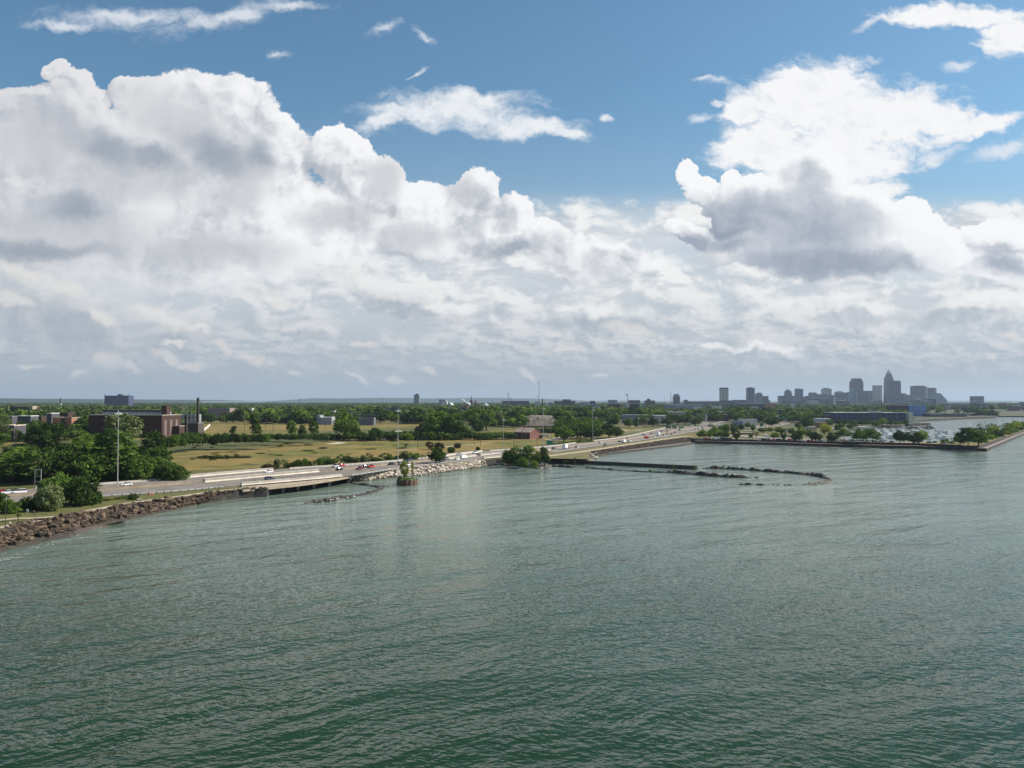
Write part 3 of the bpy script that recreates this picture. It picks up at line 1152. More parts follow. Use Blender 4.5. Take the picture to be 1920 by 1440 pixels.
# retaining wall behind the far lanes
L = [p for p in FR if 310 <= PX(p)[0] <= 495]
L = [p + (p - q_).normalized() * 4.5 for p, q_ in zip(L, [n_ for n_, f_ in zip(NR, FR) if 310 <= PX(f_)[0] <= 495])]
t2 = thing('retaining_wall', 'low weathered retaining wall topped by posts below the dry field', 'wall')
mb = MB()
mb.wall(L, 3.4, 5.2, 0.5)
mb.build('wall', mat('stained_concrete', (0.30, 0.24, 0.18), 0.9, scale=0.35, c2=(0.10, 0.075, 0.055)), t2)
mb = MB()
for p in L[::1]:
    mb.box((p.x, p.y, 5.2), (0.12, 0.12, 1.1))
mb.build('fence', MATS['fence_steel'], t2)

# steel guardrails
M_steel = mat('galvanised_rail', (0.52, 0.53, 0.53), 0.45, var=0.1, metal=0.3)
M_post = mat('dark_post', (0.045, 0.038, 0.032), 0.9)


def guardrail(L, label):
    t = thing('guardrail', label, 'guardrail')
    r, q_ = MB(), MB()
    for i in range(len(L) - 1):
        d = (L[i + 1] - L[i]).normalized()
        nn = Vector((-d.y, d.x, 0)) * 0.06
        a, b = L[i] + Vector((0, 0, 0.45)), L[i + 1] + Vector((0, 0, 0.45))
        h = Vector((0, 0, 0.32))
        r.add([a - nn, b - nn, b - nn + h, a - nn + h, a + nn, b + nn, b + nn + h, a + nn + h], [(0, 1, 2, 3), (7, 6, 5, 4), (3, 2, 6, 7), (0, 4, 5, 1)])
        for s in (0.0, 0.5):
            p = L[i].lerp(L[i + 1], s)
            q_.box((p.x, p.y, p.z - 0.1), (0.24, 0.24, 1.0), math.atan2(d.y, d.x))
    n0 = len(r.f)
    r.add(q_.v, q_.f, 1)
    r.build('rail', [M_steel, M_post], t)


GR = [p + (a - b).normalized() * 0.8 + Vector((0, 0, -0.5)) for p, a, b in zip(NR, NR, FR)]
guardrail([p for p in GR if 150 <= PX(p)[0] <= 452], 'steel guardrail with dark posts left of the inlet bridge')
guardrail([p for p in GR if 652 <= PX(p)[0] <= 902], 'steel guardrail above the pale boulder slope')
guardrail([p for p in GR if 1034 <= PX(p)[0] <= 1300], 'long steel guardrail above the brown stone slope')

# ------------------------------------------------------------------ paths
M_path = mat('tan_path', (0.42, 0.34, 0.25), 0.9, scale=0.3, c2=(0.33, 0.265, 0.195))


def ribbon(name, pts, w, m, z=0.03, zz=None, step=4):
    L = dense([ground_px(a, b) if zz is None else G(a, b, zz) for a, b in pts], step)
    A, B = [], []
    for i, p in enumerate(L):
        d = L[min(i + 1, len(L) - 1)] - L[max(i - 1, 0)]
        d.z = 0
        d.normalize()
        nn = Vector((-d.y, d.x, 0)) * w / 2
        for S, s in ((A, -1), (B, 1)):
            q_ = p + nn * s
            q_.z = (ground(q_.x, q_.y) if zz is None else zz) + z
            S.append(q_)
    mb = MB()
    mb.strip(A, B)
    o = mb.build(name, m, fix=False)
    return structure(o)


ribbon('path', [(-200, 1062), (0, 991), (60, 978), (112, 968.5), (155, 960), (205, 950.5), (255, 941.5), (322, 933), (400, 922), (460, 915.5)], 3.6, M_path, zz=3.6, z=0.05)
ribbon('path', [(-200, 1010), (0, 975), (60, 971.5), (112, 968)], 2.6, M_path, zz=3.6, z=0.04)
ribbon('path', [(660, 890), (700, 883.5), (747, 878.5), (817, 872), (905, 862.5)], 1.6, M_path, zz=3.6, z=0.05)
ribbon('path', [(1026, 855.5), (1060, 851), (1100, 845.8), (1180, 833.5), (1262, 821), (1300, 817.5), (1345, 817)], 5.0, mat('pale_path', (0.40, 0.33, 0.22), 0.9, scale=0.3), zz=3.6, z=0.05)
# lake-side verge
M_verge = mat('verge_grass', (0.115, 0.108, 0.018), 0.95, scale=0.25, c2=(0.062, 0.068, 0.011), coords='World', bump=0.2)
mb = MB()
A = [p + Vector((0, 0, -0.575)) for p in NR if -120 < PX(p)[0] < 456]
B = lerp_line([p for p in T1 if PX(p)[0] > -140], len(A) - 1)
mb.strip(A, up(B, 0.025))
structure(mb.build('verge', M_verge))
mb = MB()
A = [p + Vector((0, 0, -0.575)) for p in NR if 1030 < PX(p)[0] < 1300]
B = lerp_line([G(1030, 856, 3.62)] + [p + Vector((0, 0, .02)) for p in T3], len(A) - 1)
mb.strip(A, B)
structure(mb.build('verge', mat('dry_verge', (0.165, 0.135, 0.055), 0.95, scale=0.25, c2=(0.10, 0.09, 0.03), coords='World')))
mb = MB()
pp = [G(1031, 856, 3.63), G(1068, 851, 3.63), G(1104, 847, 3.63), G(1107, 861, 3.63), G(1060, 860, 3.63), G(1030, 859.5, 3.63)]
mb.add(pp, [tuple(range(6))])
structure(mb.build('grass_patch', mat('dry_patch', (0.150, 0.120, 0.038), 0.95, scale=0.2, c2=(0.085, 0.085, 0.022), coords='World'), fix=False))
# tracks and bare streaks in the field
M_gravel = mat('pale_gravel', (0.42, 0.36, 0.27), 0.95, scale=0.4)
ribbon('dirt_track', [(655, 827), (690, 820), (712, 815.5), (750, 806)], 5, M_gravel)
ribbon('dirt_track', [(620, 833), (642, 829.5)], 9, M_gravel)
ribbon('dirt_track', [(832, 838), (870, 834.5), (925, 830)], 3, M_gravel)
ribbon('dirt_track', [(1036, 826), (1060, 820.5), (1078, 815.5), (1100, 813)], 16, M_gravel)
ribbon('dirt_track', [(752, 842.5), (782, 842.5)], 2.5, M_gravel)
ribbon('dirt_track', [(1163, 807.5), (1203, 806)], 9, M_gravel)
ribbon('dirt_track', [(355, 800.5), (375, 799)], 12, M_gravel)

# ------------------------------------------------------------------ buildings
def facade(name, wall, pane, fw=3.2, fh=3.4, pw=0.55, ph=0.5, rough=0.8, pane_rough=0.25):
    """wall with a regular grid of panes, in the wall's own metres"""
    if name in MATS:
        return MATS[name]
    m = bpy.data.materials.new(name)
    m.use_nodes = True
    t = NT(m.node_tree)
    p = m.node_tree.nodes['Principled BSDF']
    tc = t.n('ShaderNodeTexCoord')
    x, y, z = t.sep(tc.outputs['Object'])
    nx, ny, nz = t.sep(tc.outputs['Normal'])
    side = t.m('GREATER_THAN', t.m('ABSOLUTE', nx), t.m('ABSOLUTE', ny))
    h = t.m('ADD', t.m('MULTIPLY', x, t.m('SUBTRACT', 1.0, side)), t.m('MULTIPLY', y, side))
    fx = t.m('ABSOLUTE', t.m('SUBTRACT', t.m('FRACT', t.m('DIVIDE', h, fw)), 0.5))
    fz = t.m('ABSOLUTE', t.m('SUBTRACT', t.m('FRACT', t.m('DIVIDE', z, fh)), 0.5))
    k = t.m('MULTIPLY', t.m('LESS_THAN', fx, pw / 2), t.m('LESS_THAN', fz, ph / 2))
    k = t.m('MULTIPLY', k, t.m('LESS_THAN', t.m('ABSOLUTE', nz), 0.5))
    n_ = t.noise(tc.outputs['Object'], 0.05, 4, 0.6)
    wc = t.mix(n_, tuple(a * 0.8 for a in wall), tuple(min(1, a * 1.15) for a in wall))
    t.put(p.inputs['Base Color'], t.mix(k, wc, pane))
    t.put(p.inputs['Roughness'], t.m('MULTIPLY_ADD', k, pane_rough - rough, rough))
    MATS[name] = m
    return m


M_roof_d = mat('dark_roof', (0.055, 0.052, 0.05), 0.9, scale=0.2)
M_roof_w = mat('white_roof', (0.72, 0.72, 0.72), 0.7, scale=0.1)
M_roof_g = mat('grey_roof', (0.25, 0.25, 0.26), 0.85, scale=0.2)
M_glass = mat('window_glass', (0.03, 0.035, 0.045), 0.12, var=0.1)
M_roof_t = mat('tan_roof', (0.36, 0.30, 0.24), 0.85, scale=0.2)


BUILT = []                               # where blocks stand, so that the woods keep them in sight


def box_building(name, label, cat, px0, px1, ytop, Y, depth, m, roof=M_roof_d, z0=None, rz=0.0, par=0.6, windows=0, extra=None, wm=None):
    """a flat roofed block whose near face spans px0..px1 at distance Y and reaches row ytop"""
    x0, x1 = X_at(px0, Y), X_at(px1, Y)
    BUILT.append((px0, px1, ytop, Y))
    cx = (x0 + x1) / 2
    if z0 is None:
        z0 = ground(cx, Y) - 0.5
    z1 = Z_at(ytop, Y)
    h = z1 - z0
    w = x1 - x0
    t = thing(name, label, cat, (cx, Y, z0), rz)
    b = MB()
    b.box((0, depth / 2, 0), (w, depth, h))
    b.build('wall', m, t)
    r = MB()
    r.box((0, depth / 2, h), (w - 0.4, depth - 0.4, 0.25))
    if par:
        for (c, s) in (((0, 0.15, h), (w + .3, 0.3, par)), ((0, depth - 0.15, h), (w + .3, 0.3, par)), ((-w / 2 + .0, depth / 2, h), (0.3, depth - .6, par)), ((w / 2, depth / 2, h), (0.3, depth - .6, par))):
            r.box(c, s)
    r.build('roof', roof, t)
    if windows:
        fl = max(1, int(h / 5))
        for j in range(fl):
            for i in range(windows):
                ww = w / windows * 0.5
                g = MB()
                g.box((-w / 2 + w * (i + 0.5) / windows, -0.03, h * (j + 0.35) / fl), (ww, 0.16, h / fl * 0.42))
                g.build('window', wm or M_glass, t)
    if extra:
        extra(t, w, depth, h)
    return t


def top_box(c, s, m=M_roof_d, name='penthouse'):
    def f(t, w, d, h):
        b = MB()
        b.box((c[0] * w, d * (0.5 + c[1]), h + 0.25), (s[0] * w, s[1] * d, s[2]))
        b.build(name, m, t)
    return f


M_brick = mat('dark_brick', (0.066, 0.032, 0.023), 0.9, scale=0.4, c2=(0.040, 0.020, 0.015))
M_brick_o = mat('orange_brick', (0.34, 0.16, 0.095), 0.9, scale=0.3)
M_brick_r = mat('red_brick', (0.24, 0.085, 0.060), 0.9, scale=0.3, c2=(0.16, 0.055, 0.04))
M_tan = mat('tan_wall', (0.36, 0.29, 0.21), 0.9, scale=0.2)
M_grey = mat('grey_wall', (0.26, 0.27, 0.29), 0.85, scale=0.1)
M_pale = mat('pale_wall', (0.55, 0.53, 0.49), 0.85, scale=0.1)
M_blue_w = mat('blue_panel', (0.09, 0.17, 0.36), 0.5, scale=0.05)

# the big brick warehouse on the left
Y = 640
t = thing('brick_warehouse', 'big dark brick warehouse with long raised skylight and square stack at its right end', 'warehouse', (X_at(238, Y), Y, ground(X_at(238, Y), Y) - 1), R(-8))
x0, x1 = X_at(160, Y) - X_at(238, Y), X_at(309, Y) - X_at(238, Y)
zz = ground(X_at(238, Y), Y) - 1
h = Z_at(779, Y) - zz
b = MB()
b.box(((x0 + x1) / 2, 14, 0), (x1 - x0, 28, h))
b.build('wall', M_brick, t)
b = MB()
b.box(((x0 + x1) / 2, 14, h), (x1 - x0 + 0.5, 28.5, 0.6))
b.build('roof', mat('pale_coping', (0.34, 0.30, 0.26), 0.9), t)
b = MB()
b.box(((x0 + x1) / 2 + 1, 14, h + 0.6), ((x1 - x0) * 0.84, 12, Z_at(773, Y) - zz - h - 0.6))
o = b.build('skylight', facade('skylight_glazing', (0.42, 0.42, 0.44), (0.20, 0.21, 0.24), 2.0, 6, 0.6, 0.7), t)
b = MB()
b.box(((x0 + x1) / 2 + 1, 15, Z_at(773, Y) - zz), ((x1 - x0) * 0.83, 14, Z_at(769, Y) - Z_at(773, Y)))
b.build('roof_monitor', M_roof_d, t)
b = MB()
b.box((x1 - 2.2, 9, h + 0.6), (4.4, 5, Z_at(762, Y) - zz - h))
b.build('stack', M_brick, t)
for i in range(3):
    b = MB()
    b.box((x1 + 0.02, 5 + i * 8, 1), (0.3, 3.2, h * 0.75))
    b.build('window', mat('grimy_window', (0.17, 0.13, 0.12), 0.5), t)
box_building('brick_annex', 'low annex with pale coping beside the brick warehouse', 'annex', 311, 337, 799.5, 650, 14, M_brick, M_roof_t)
box_building('low_building', 'long dark low building with lit roof edge behind the substation frame', 'building', 322, 372, 794, 690, 12, mat('dark_wall', (0.07, 0.055, 0.05), 0.9), M_roof_g)
box_building('substation_building', 'grey flat roofed control building inside the steel substation', 'building', 337, 370, 778, 760, 10, M_grey, M_roof_g, windows=5)
for px, yt, yb, Yd, label in ((371.5, 745.5, 806, 720, 'tall dark square chimney beside the substation'), (349.5, 777.5, 811, 640, 'short dark square chimney in front of the substation')):
    x = X_at(px, Yd)
    z = ground(x, Yd) - 1
    b = MB()
    b.prism([(-.95, -.95), (.95, -.95), (.95, .95), (-.95, .95)], 0, Z_at(yt, Yd) - z, top=0.8)
    b.box((0, 0, Z_at(yt, Yd) - z - 2.5), (2.0, 2.0, 1.0))
    tag(b.build('chimney', mat('sooty_brick', (0.055, 0.042, 0.038), 0.9), loc=(x, Yd, z)), label, 'chimney')
# steel substation gantry
Yd = 735
t = thing('substation_gantry', 'steel lattice substation gantry with masts left of the tall chimney', 'gantry', (X_at(352, Yd), Yd, ground(X_at(352, Yd), Yd)))
for px, yt in ((341.5, 746.5), (345, 747), (352, 760), (360, 764), (366, 768)):
    dx = X_at(px, Yd) - X_at(352, Yd)
    for k in (0, 8):
        b = MB()
        b.tube((dx, k, 0), (dx, k, Z_at(yt + (0 if k == 0 else 8), Yd) - t.location.z), 0.28, 0.12, 5)
        b.build('mast', mat('dull_steel', (0.22, 0.22, 0.23), 0.6), t)
for zr in (782, 790, 797):
    z = Z_at(zr, Yd) - t.location.z
    for k in (0, 8):
        b = MB()
        b.tube((X_at(340, Yd) - X_at(352, Yd), k, z), (X_at(369, Yd) - X_at(352, Yd), k, z), 0.22, n=4)
        b.build('crossbeam', MATS['dull_steel'], t)
L = [ground_px(383, 808), ground_px(394, 798)]
tag(MB.build((lambda q_: (q_.wall(L, L[0].z, L[0].z + 2.2, 0.3), q_)[1])(MB()), 'white_wall', mat('white_wall', (0.66, 0.64, 0.60), 0.8)), 'short white wall slanting across the grass right of the substation', 'wall')

# far left brick blocks
box_building('apartment_block', 'brown brick apartment block with pale parapet, among trees at far left', 'apartment block', 25, 58, 762.5, 1050, 18, facade('brown_block', (0.10, 0.065, 0.05), (0.03, 0.025, 0.025), 4, 3.5), M_roof_t,
             extra=lambda t, w, d, h: [(lambda b: (b.box((w / 2 + 2.2, 1.0, 0), (4.2, 9, h + 0.8)), b.build('stair_tower', M_tan, t)))(MB()), (lambda b: (b.box((-w / 2 - 1.5, 3.0, 0), (3, 8, h + 1.2)), b.build('stair_tower', M_brick, t)))(MB())])
for i, (a, b_, yt, Yd, m, rf, lab) in enumerate((
        (7, 23, 781, 860, mat('blue_grey_wall', (0.07, 0.07, 0.085), .8), M_roof_g, 'low grey flat roofed shop at the left picture edge behind trees'),
        (33, 58, 780.5, 830, MATS['blue_grey_wall'], M_roof_w, 'low building with two pale rooftop units behind the treetops'),
        (62, 78, 781, 880, M_brick, M_roof_d, 'small dark roofed house behind the dark treetops'),
        (7, 27, 798.5, 560, MATS['blue_grey_wall'], mat('bleached_roof', (0.62, 0.52, 0.42), .8), 'low shed with bleached flat roof half buried in trees'),
        (88, 97, 775.5, 800, MATS['blue_grey_wall'], M_roof_w, 'white topped stair head left of the orange brick ruin'),
        (113, 128, 774.5, 790, M_brick, M_roof_d, 'dark upper storey behind the orange brick ruin'))):
    box_building('low_building' if 'house' not in lab else 'house', lab, 'building' if 'house' not in lab else 'house', a, b_, yt, Yd, 14, m, rf)
box_building('brick_ruin', 'orange brick building with roofless front and tall dark opening', 'building', 98, 136, 783.5, 730, 16, M_brick_o, M_roof_t, rz=R(-6),
             extra=lambda t, w, d, h: [(lambda b: (b.box((w * 0.05, -0.05, 0), (3.6, 0.3, h * 0.96)), b.build('opening', MATS['sooty_brick'], t)))(MB()), (lambda b: (b.box((w * 0.42, -0.05, h * 0.2), (2.2, 0.3, h * 0.35)), b.build('window', M_glass, t)))(MB())])
# tower block, round tower on the skyline
box_building('tower_block', 'wide dark blue slab block standing above the far treeline at left', 'apartment block', 196, 241, 742, 3000, 40, facade('blue_slab', (0.075, 0.085, 0.16), (0.03, 0.035, 0.08), 7, 3.4, 0.5, 1.2), M_roof_d, z0=6,
             extra=lambda t, w, d, h: [top_box((0.06, 0, 0), (0.13, 0.5, 6))(t, w, d, h), [(lambda b: (b.box((k * (w / 2 - 1), 0.5, h), (3, 3, 4)), b.build('corner_turret', M_roof_d, t)))(MB()) for k in (-1, 1)]])
x = X_at(114.5, 2600)
t = thing('water_tower', 'slender pale water tower with dark domed head on the left horizon', 'water tower', (x, 2600, 6))
b = MB()
b.tube((0, 0, 0), (0, 0, 26), 3.0, 2.6, 10)
b.build('shaft', M_pale, t)
b = MB()
b.tube((0, 0, 26), (0, 0, 40), 3.6, 3.6, 10)
b.tube((0, 0, 40), (0, 0, 46), 3.6, 0.6, 10)
b.build('tank', mat('slate_tank', (0.10, 0.12, 0.12), 0.7), t)
for a, b_, yt, Yd, dep, m, rf, lab in (
        (390, 431, 766, 1250, 24, mat('dusty_red_wall', (0.26, 0.18, 0.17), .9), M_roof_g, 'long dusty red warehouse roof with green patch behind trees left of centre'),
        (466, 473, 766, 1300, 10, M_pale, M_roof_w, 'small white gable house among trees left of centre'),
        (594, 600, 779, 1000, 20, M_grey, M_roof_g, 'narrow grey workshop with slanted roof beside the plateau'),
        (600, 622, 783, 985, 18, M_grey, M_roof_w, 'grey workshop with pale sunlit roof beside the plateau'),
        (618, 627, 771, 1150, 10, M_pale, M_roof_w, 'white house above the grey workshop'),
        (672, 701, 784.5, 960, 14, mat('slate_wall', (0.12, 0.125, 0.14), .8), M_roof_g, 'dark grey box building on the plateau right of the bright lone tree'),
        (648, 665, 774, 1200, 14, M_grey, M_roof_g, 'grey roofed shed left of the white lorry depot'),
        (671, 701, 778, 1150, 20, mat('dim_wall', (0.08, 0.08, 0.085), .8), M_roof_g, 'dark depot with white trailers in front'),
        (721, 749, 765.5, 1500, 30, MATS['dim_wall'], M_roof_g, 'long dark shed under pale ridge among mid distance trees')):
    box_building('workshop' if 'workshop' in lab else 'house' if 'house' in lab else 'warehouse', lab, 'building', a, b_, yt, Yd, dep, m, rf,
                 extra=None if 'green' not in lab else lambda t, w, d, h: [(lambda b: (b.box((w * .4, 0.0, h - 1.2), (6, 1.2, 1.9)), b.build('roof_panel', mat('green_panel', (0.02, 0.33, 0.20), .6), t)))(MB())])
box_building('tower_block', 'lone grey tower block with stepped roof above the treeline at centre left', 'tower block', 776, 786, 740.5, 4500, 30, facade('grey_tower', (0.22, 0.22, 0.22), (0.08, 0.08, 0.09), 5, 3.5), M_roof_d, z0=6, extra=top_box((0, 0, 0), (0.45, 0.5, 7)))
# mill district in the middle distance
for a, b_, yt, Yd, dep, m, rf, lab in (
        (823, 835, 749.5, 3400, 40, M_grey, M_roof_d, 'grey plant block with rooftop box in the mill district'),
        (828, 838, 752, 3300, 40, M_pale, M_roof_g, 'pale plant annex in the mill district'),
        (864, 877, 761.5, 2000, 40, M_brick_r, M_roof_d, 'red brick mill with dark roof above the big trees'),
        (835, 875, 765, 1900, 30, mat('black_shed', (0.03, 0.028, 0.03), .8), M_roof_g, 'long black mill shed with grey roof'),
        (881, 886, 751, 2900, 20, M_brick_r, M_brick_r, 'squat red brick kiln tower in the mill district'),
        (890, 893, 751, 2900, 14, M_brick_r, M_brick_r, 'tall red brick mill tower beside the white plume'),
        (891, 900, 759, 2850, 25, M_brick_r, M_roof_d, 'small red brick mill hall by the white plume'),
        (833, 863, 770, 1500, 20, mat('rust_roof', (0.26, 0.11, 0.075), .85), mat('rust_roof', (0, 0, 0)), 'long rust red roof just above the big green trees'),
        (942, 992, 752, 3600, 120, mat('slate_plant', (0.055, 0.058, 0.075), .7), M_roof_d, 'long slate coloured factory hall under the radio masts'),
        (1004, 1012, 753, 2300, 20, M_pale, M_roof_g, 'pale concrete elevator base below the radio mast'),
        (1025, 1030, 757, 2300, 14, M_pale, M_roof_g, 'pale silo block right of the radio mast'),
        (1031, 1036, 755, 2300, 14, M_grey, M_roof_g, 'grey silo block right of the radio mast'),
        (1040, 1079, 752, 3800, 60, MATS['slate_plant'], M_roof_d, 'dark stepped school block on the horizon right of the radio mast'),
        (1055, 1070, 749, 3800, 40, MATS['slate_plant'], M_roof_d, 'upper storeys of the dark stepped block right of the radio mast'),
        (1088, 1103, 754, 3200, 30, M_grey, M_roof_w, 'grey shed with white roof on the horizon'),
        (1107, 1116, 752, 3300, 30, MATS['slate_plant'], M_roof_d, 'small dark block with stubby tower on the horizon'),
        (1142, 1157, 750, 3500, 40, M_grey, M_roof_d, 'grey block left of the twin stalked mast'),
        (1180, 1200, 750.5, 3500, 40, MATS['slate_plant'], M_roof_d, 'dark brick block right of the twin stalked mast'),
        (1183, 1199, 757.5, 2100, 30, M_brick, M_roof_w, 'brown hall with bright white roof right of the twin stalked mast'),
        (1140, 1163, 759, 2000, 20, mat('maroon_hall', (0.075, 0.045, 0.055), .9), M_roof_d, 'maroon hall half hidden left of the twin stalked mast'),
        (1211, 1228, 751, 3300, 40, mat('brown_stone', (0.13, 0.10, 0.09), .9), M_roof_d, 'brown hospital block with stepped roof on the horizon'),
        (1214, 1219, 748, 3310, 20, MATS['brown_stone'], M_roof_d, 'stubby tower of the brown hospital block'),
        (1250, 1268, 759, 2000, 40, mat('blue_grey_metal', (0.20, 0.22, 0.27), .7), M_roof_w, 'blue grey hall with brilliant white roof left of the round topped tower'),
        (1268, 1322, 759.5, 2050, 30, M_grey, M_roof_w, 'very long low hall with white roof'),
        (1302, 1316, 763.5, 1850, 16, M_pale, M_roof_w, 'white curved roof depot in front of the long white hall'),
        (1250, 1261, 771.5, 1500, 14, M_pale, M_roof_w, 'small white roofed shed left of the long tan hall'),
        (1260, 1286, 772.5, 1450, 16, M_tan, M_roof_w, 'tan hall with white roof edge beyond the highway bend'),
        (1168, 1206, 778, 1250, 16, MATS['blue_grey_metal'], mat('sky_blue_roof', (0.42, 0.46, 0.52), .7), 'long hall with pale blue roof above the dark wood'),
        (1206, 1227, 778.5, 1240, 18, M_tan, mat('sky_blue_roof', (0, 0, 0)), 'dark windowed end of the pale blue roofed hall'),
        (1226, 1250, 779, 1230, 18, mat('cream_wall', (0.46, 0.42, 0.38), .85), M_roof_w, 'cream hall with white roof above the dark wood'),
        (1205, 1218, 785, 1180, 10, M_tan, M_roof_t, 'small tan shed in the dark wood'),
        (1270, 1284, 779, 1300, 14, MATS['slate_plant'], M_roof_g, 'slate shed behind the trees at the highway bend'),
        (1304, 1332, 776.5, 1380, 10, mat('dark_overpass', (0.06, 0.055, 0.06), .85), M_roof_t, 'dark flat building over the ramp at the highway bend'),
        (1322, 1326, 779, 1330, 4, M_pale, M_roof_w, 'narrow white gatehouse at the top of the ramp'),
        (1338, 1366, 777.5, 1400, 14, MATS['maroon_hall'], M_roof_t, 'maroon row of shops above the ramp'),
        (1348, 1358, 772, 1520, 16, M_pale, M_roof_w, 'pale block above the maroon shops'),
        (1283, 1290, 750, 4300, 20, MATS['brown_stone'], M_roof_d, 'small dark tower at the start of the brown city blocks'),
        (1290, 1352, 753, 4200, 90, MATS['brown_stone'], M_roof_d, 'long brown industrial block before the tan slab tower'),
        (1340, 1354, 762, 2200, 40, M_pale, M_roof_w, 'white sided warehouse below the tan slab tower'),
        (1354, 1376, 751, 4000, 50, MATS['slate_plant'], M_roof_d, 'dark flat block at the foot of the tan slab tower'),
        (1378, 1401, 750, 4100, 50, mat('steel_blue_wall', (0.12, 0.14, 0.18), .7), M_roof_d, 'steel blue flat block left of the blue glass tower'),
        (1387, 1432, 757, 2600, 40, MATS['brown_stone'], M_roof_w, 'brown hall with bright white roof patches below the blue tower'),
        (1433, 1453, 757, 2550, 40, mat('salmon_brick', (0.40, 0.19, 0.15), .9), M_roof_d, 'salmon brick hall in the middle of the low city blocks'),
        (1412, 1430, 763, 2300, 30, M_pale, M_roof_w, 'pale low hall below the salmon brick hall'),
        (1456, 1470, 768.5, 1900, 14, M_brick, M_roof_w, 'brick shed with white roof in the dark trees'),
        (1485, 1491, 757, 2400, 12, M_pale, M_roof_w, 'small white square building with dark window'),
        (1388, 1420, 786, 1150, 14, M_pale, M_roof_g, 'clubhouse with broad grey roof by the marina road'),
        (1378, 1392, 790, 1130, 10, mat('blue_shed', (0.14, 0.18, 0.26), .7), mat('blue_shed', (0, 0, 0)), 'small blue roofed shed left of the clubhouse'),
        (1388, 1414, 812, 860, 8, mat('marina_shop', (0.10, 0.09, 0.085), .85), M_roof_t, 'low tan roofed marina shop behind the quay trees'),
        (1424, 1440, 815, 850, 8, MATS['marina_shop'], mat('pink_roof', (0.45, 0.33, 0.28), .8), 'low bait shop with pinkish pale roof by the quay'),
        (1474, 1485, 806.5, 930, 8, mat('white_shop', (0.62, 0.61, 0.60), .8), M_roof_d, 'white house front with dark round opening and dark roof'),
        (1472, 1489, 804.5, 950, 8, M_roof_d, M_roof_d, 'dark roofed boathouse behind the white house'),
        (1516, 1531, 801, 980, 10, mat('sand_wall', (0.42, 0.35, 0.25), .85), M_roof_g, 'sand coloured boathouse with grey roof among quay trees'),
        (1533, 1554, 793, 1080, 10, mat('rust_orange', (0.30, 0.16, 0.07), .85), mat('rust_orange', (0, 0, 0)), 'rusty orange shed above the bright yellow green tree'),
        (1530, 1557, 785, 1240, 14, mat('white_frame', (0.42, 0.42, 0.42), .85), M_roof_w, 'white skeletal greenhouse frame left of the long blue hall'),
        (1553, 1568, 804, 990, 8, M_pale, M_roof_w, 'white roofed boat shed between quay trees'),
        (1612, 1632, 800.5, 1080, 12, M_pale, mat('silver_roof', (0.50, 0.53, 0.55), .6), 'boathouse with silver pitched roof above the quay trees')):
    nm = 'workshop' if 'shop' in lab or 'shed' in lab else 'warehouse' if 'hall' in lab or 'warehouse' in lab or 'depot' in lab else 'building'
    box_building(nm, lab, nm, a, b_, yt, Yd, dep, m, rf, z0=(None if Yd < 1700 else 5), par=0.0 if yt > 772 else 0.6)
# smoke stack, plumes
for px, yt, Yd, r, col_, lab in ((884, 744, 2880, 1.6, 'sooty_brick', 'tall dark mill smokestack beside the red brick mill'), (1023, 746, 2300, 1.0, 'pale_wall', 'pale stack beside the silos'),
                                 (1017, 748, 2300, 1.8, 'black_shed', 'black water tank on the elevator right of the radio mast'), (941, 749, 3300, 1.2, 'sooty_brick', 'dark stack at the left end of the factory hall'),
                                 (958, 747, 3300, 1.0, 'sooty_brick', 'thin dark stack over the factory hall'), (907, 755.5, 2600, 1.0, 'pale_wall', 'thin pale vent stack right of the mill'),
                                 (1657.8, 737, 5200, 5, 'maroon_hall', 'left of two slim brick power station stacks before the spired tower'), (1661.6, 743, 5200, 5, 'maroon_hall', 'right and shorter of two slim brick stacks before the spired tower')):
    b = MB()
    b.tube((0, 0, 0), (0, 0, Z_at(yt, Yd) - 5), r * 1.15, r * 0.85, 10)
    b.tube((0, 0, Z_at(yt, Yd) - 5), (0, 0, Z_at(yt, Yd) - 4), r * 1.05, r * 1.05, 10)
    tag(b.build('smokestack', MATS[col_], loc=(X_at(px, Yd), Yd, 5)), lab, 'smokestack')
rs = random.Random(4)
M_steam = mat('white_steam', (0.85, 0.85, 0.86), 1.0, var=0.05)
for px, py, Yd, L, lab in ((849, 760, 2500, 8, 'white steam plume above the black mill shed'), (881, 759, 2500, 9, 'broad white steam plume beside the smokestack'), (914, 760.5, 2500, 6, 'small white steam plume right of the red mill'), (872, 753, 3300, 10, 'thin white steam plume behind the mill')):
    b = bmesh.new()
    for i in range(9):
        f = i / 8
        c = Vector((-f * L * 1.2 + rs.uniform(-2, 2), rs.uniform(-2, 2), f * L * 0.8 + rs.uniform(-1, 1)))
        bmesh.ops.create_icosphere(b, subdivisions=2, radius=1.5 + 2.0 * math.sin(0.4 + 2.4 * f), matrix=Matrix.Translation(c))
    for v in b.verts:
        v.co += Vector((math.sin(v.co.z * 1.7 + v.co.x), math.sin(v.co.x * 1.9), math.sin(v.co.x * 1.3 + v.co.y * 1.1))) * 0.6
    me = bpy.data.meshes.new('steam_plume')
    b.to_mesh(me)
    b.free()
    me.materials.append(M_steam)
    o = link('steam_plume', me, loc=(X_at(px, Yd), Yd, Z_at(py, Yd)))
    tag(o, lab, 'steam', kind='stuff')

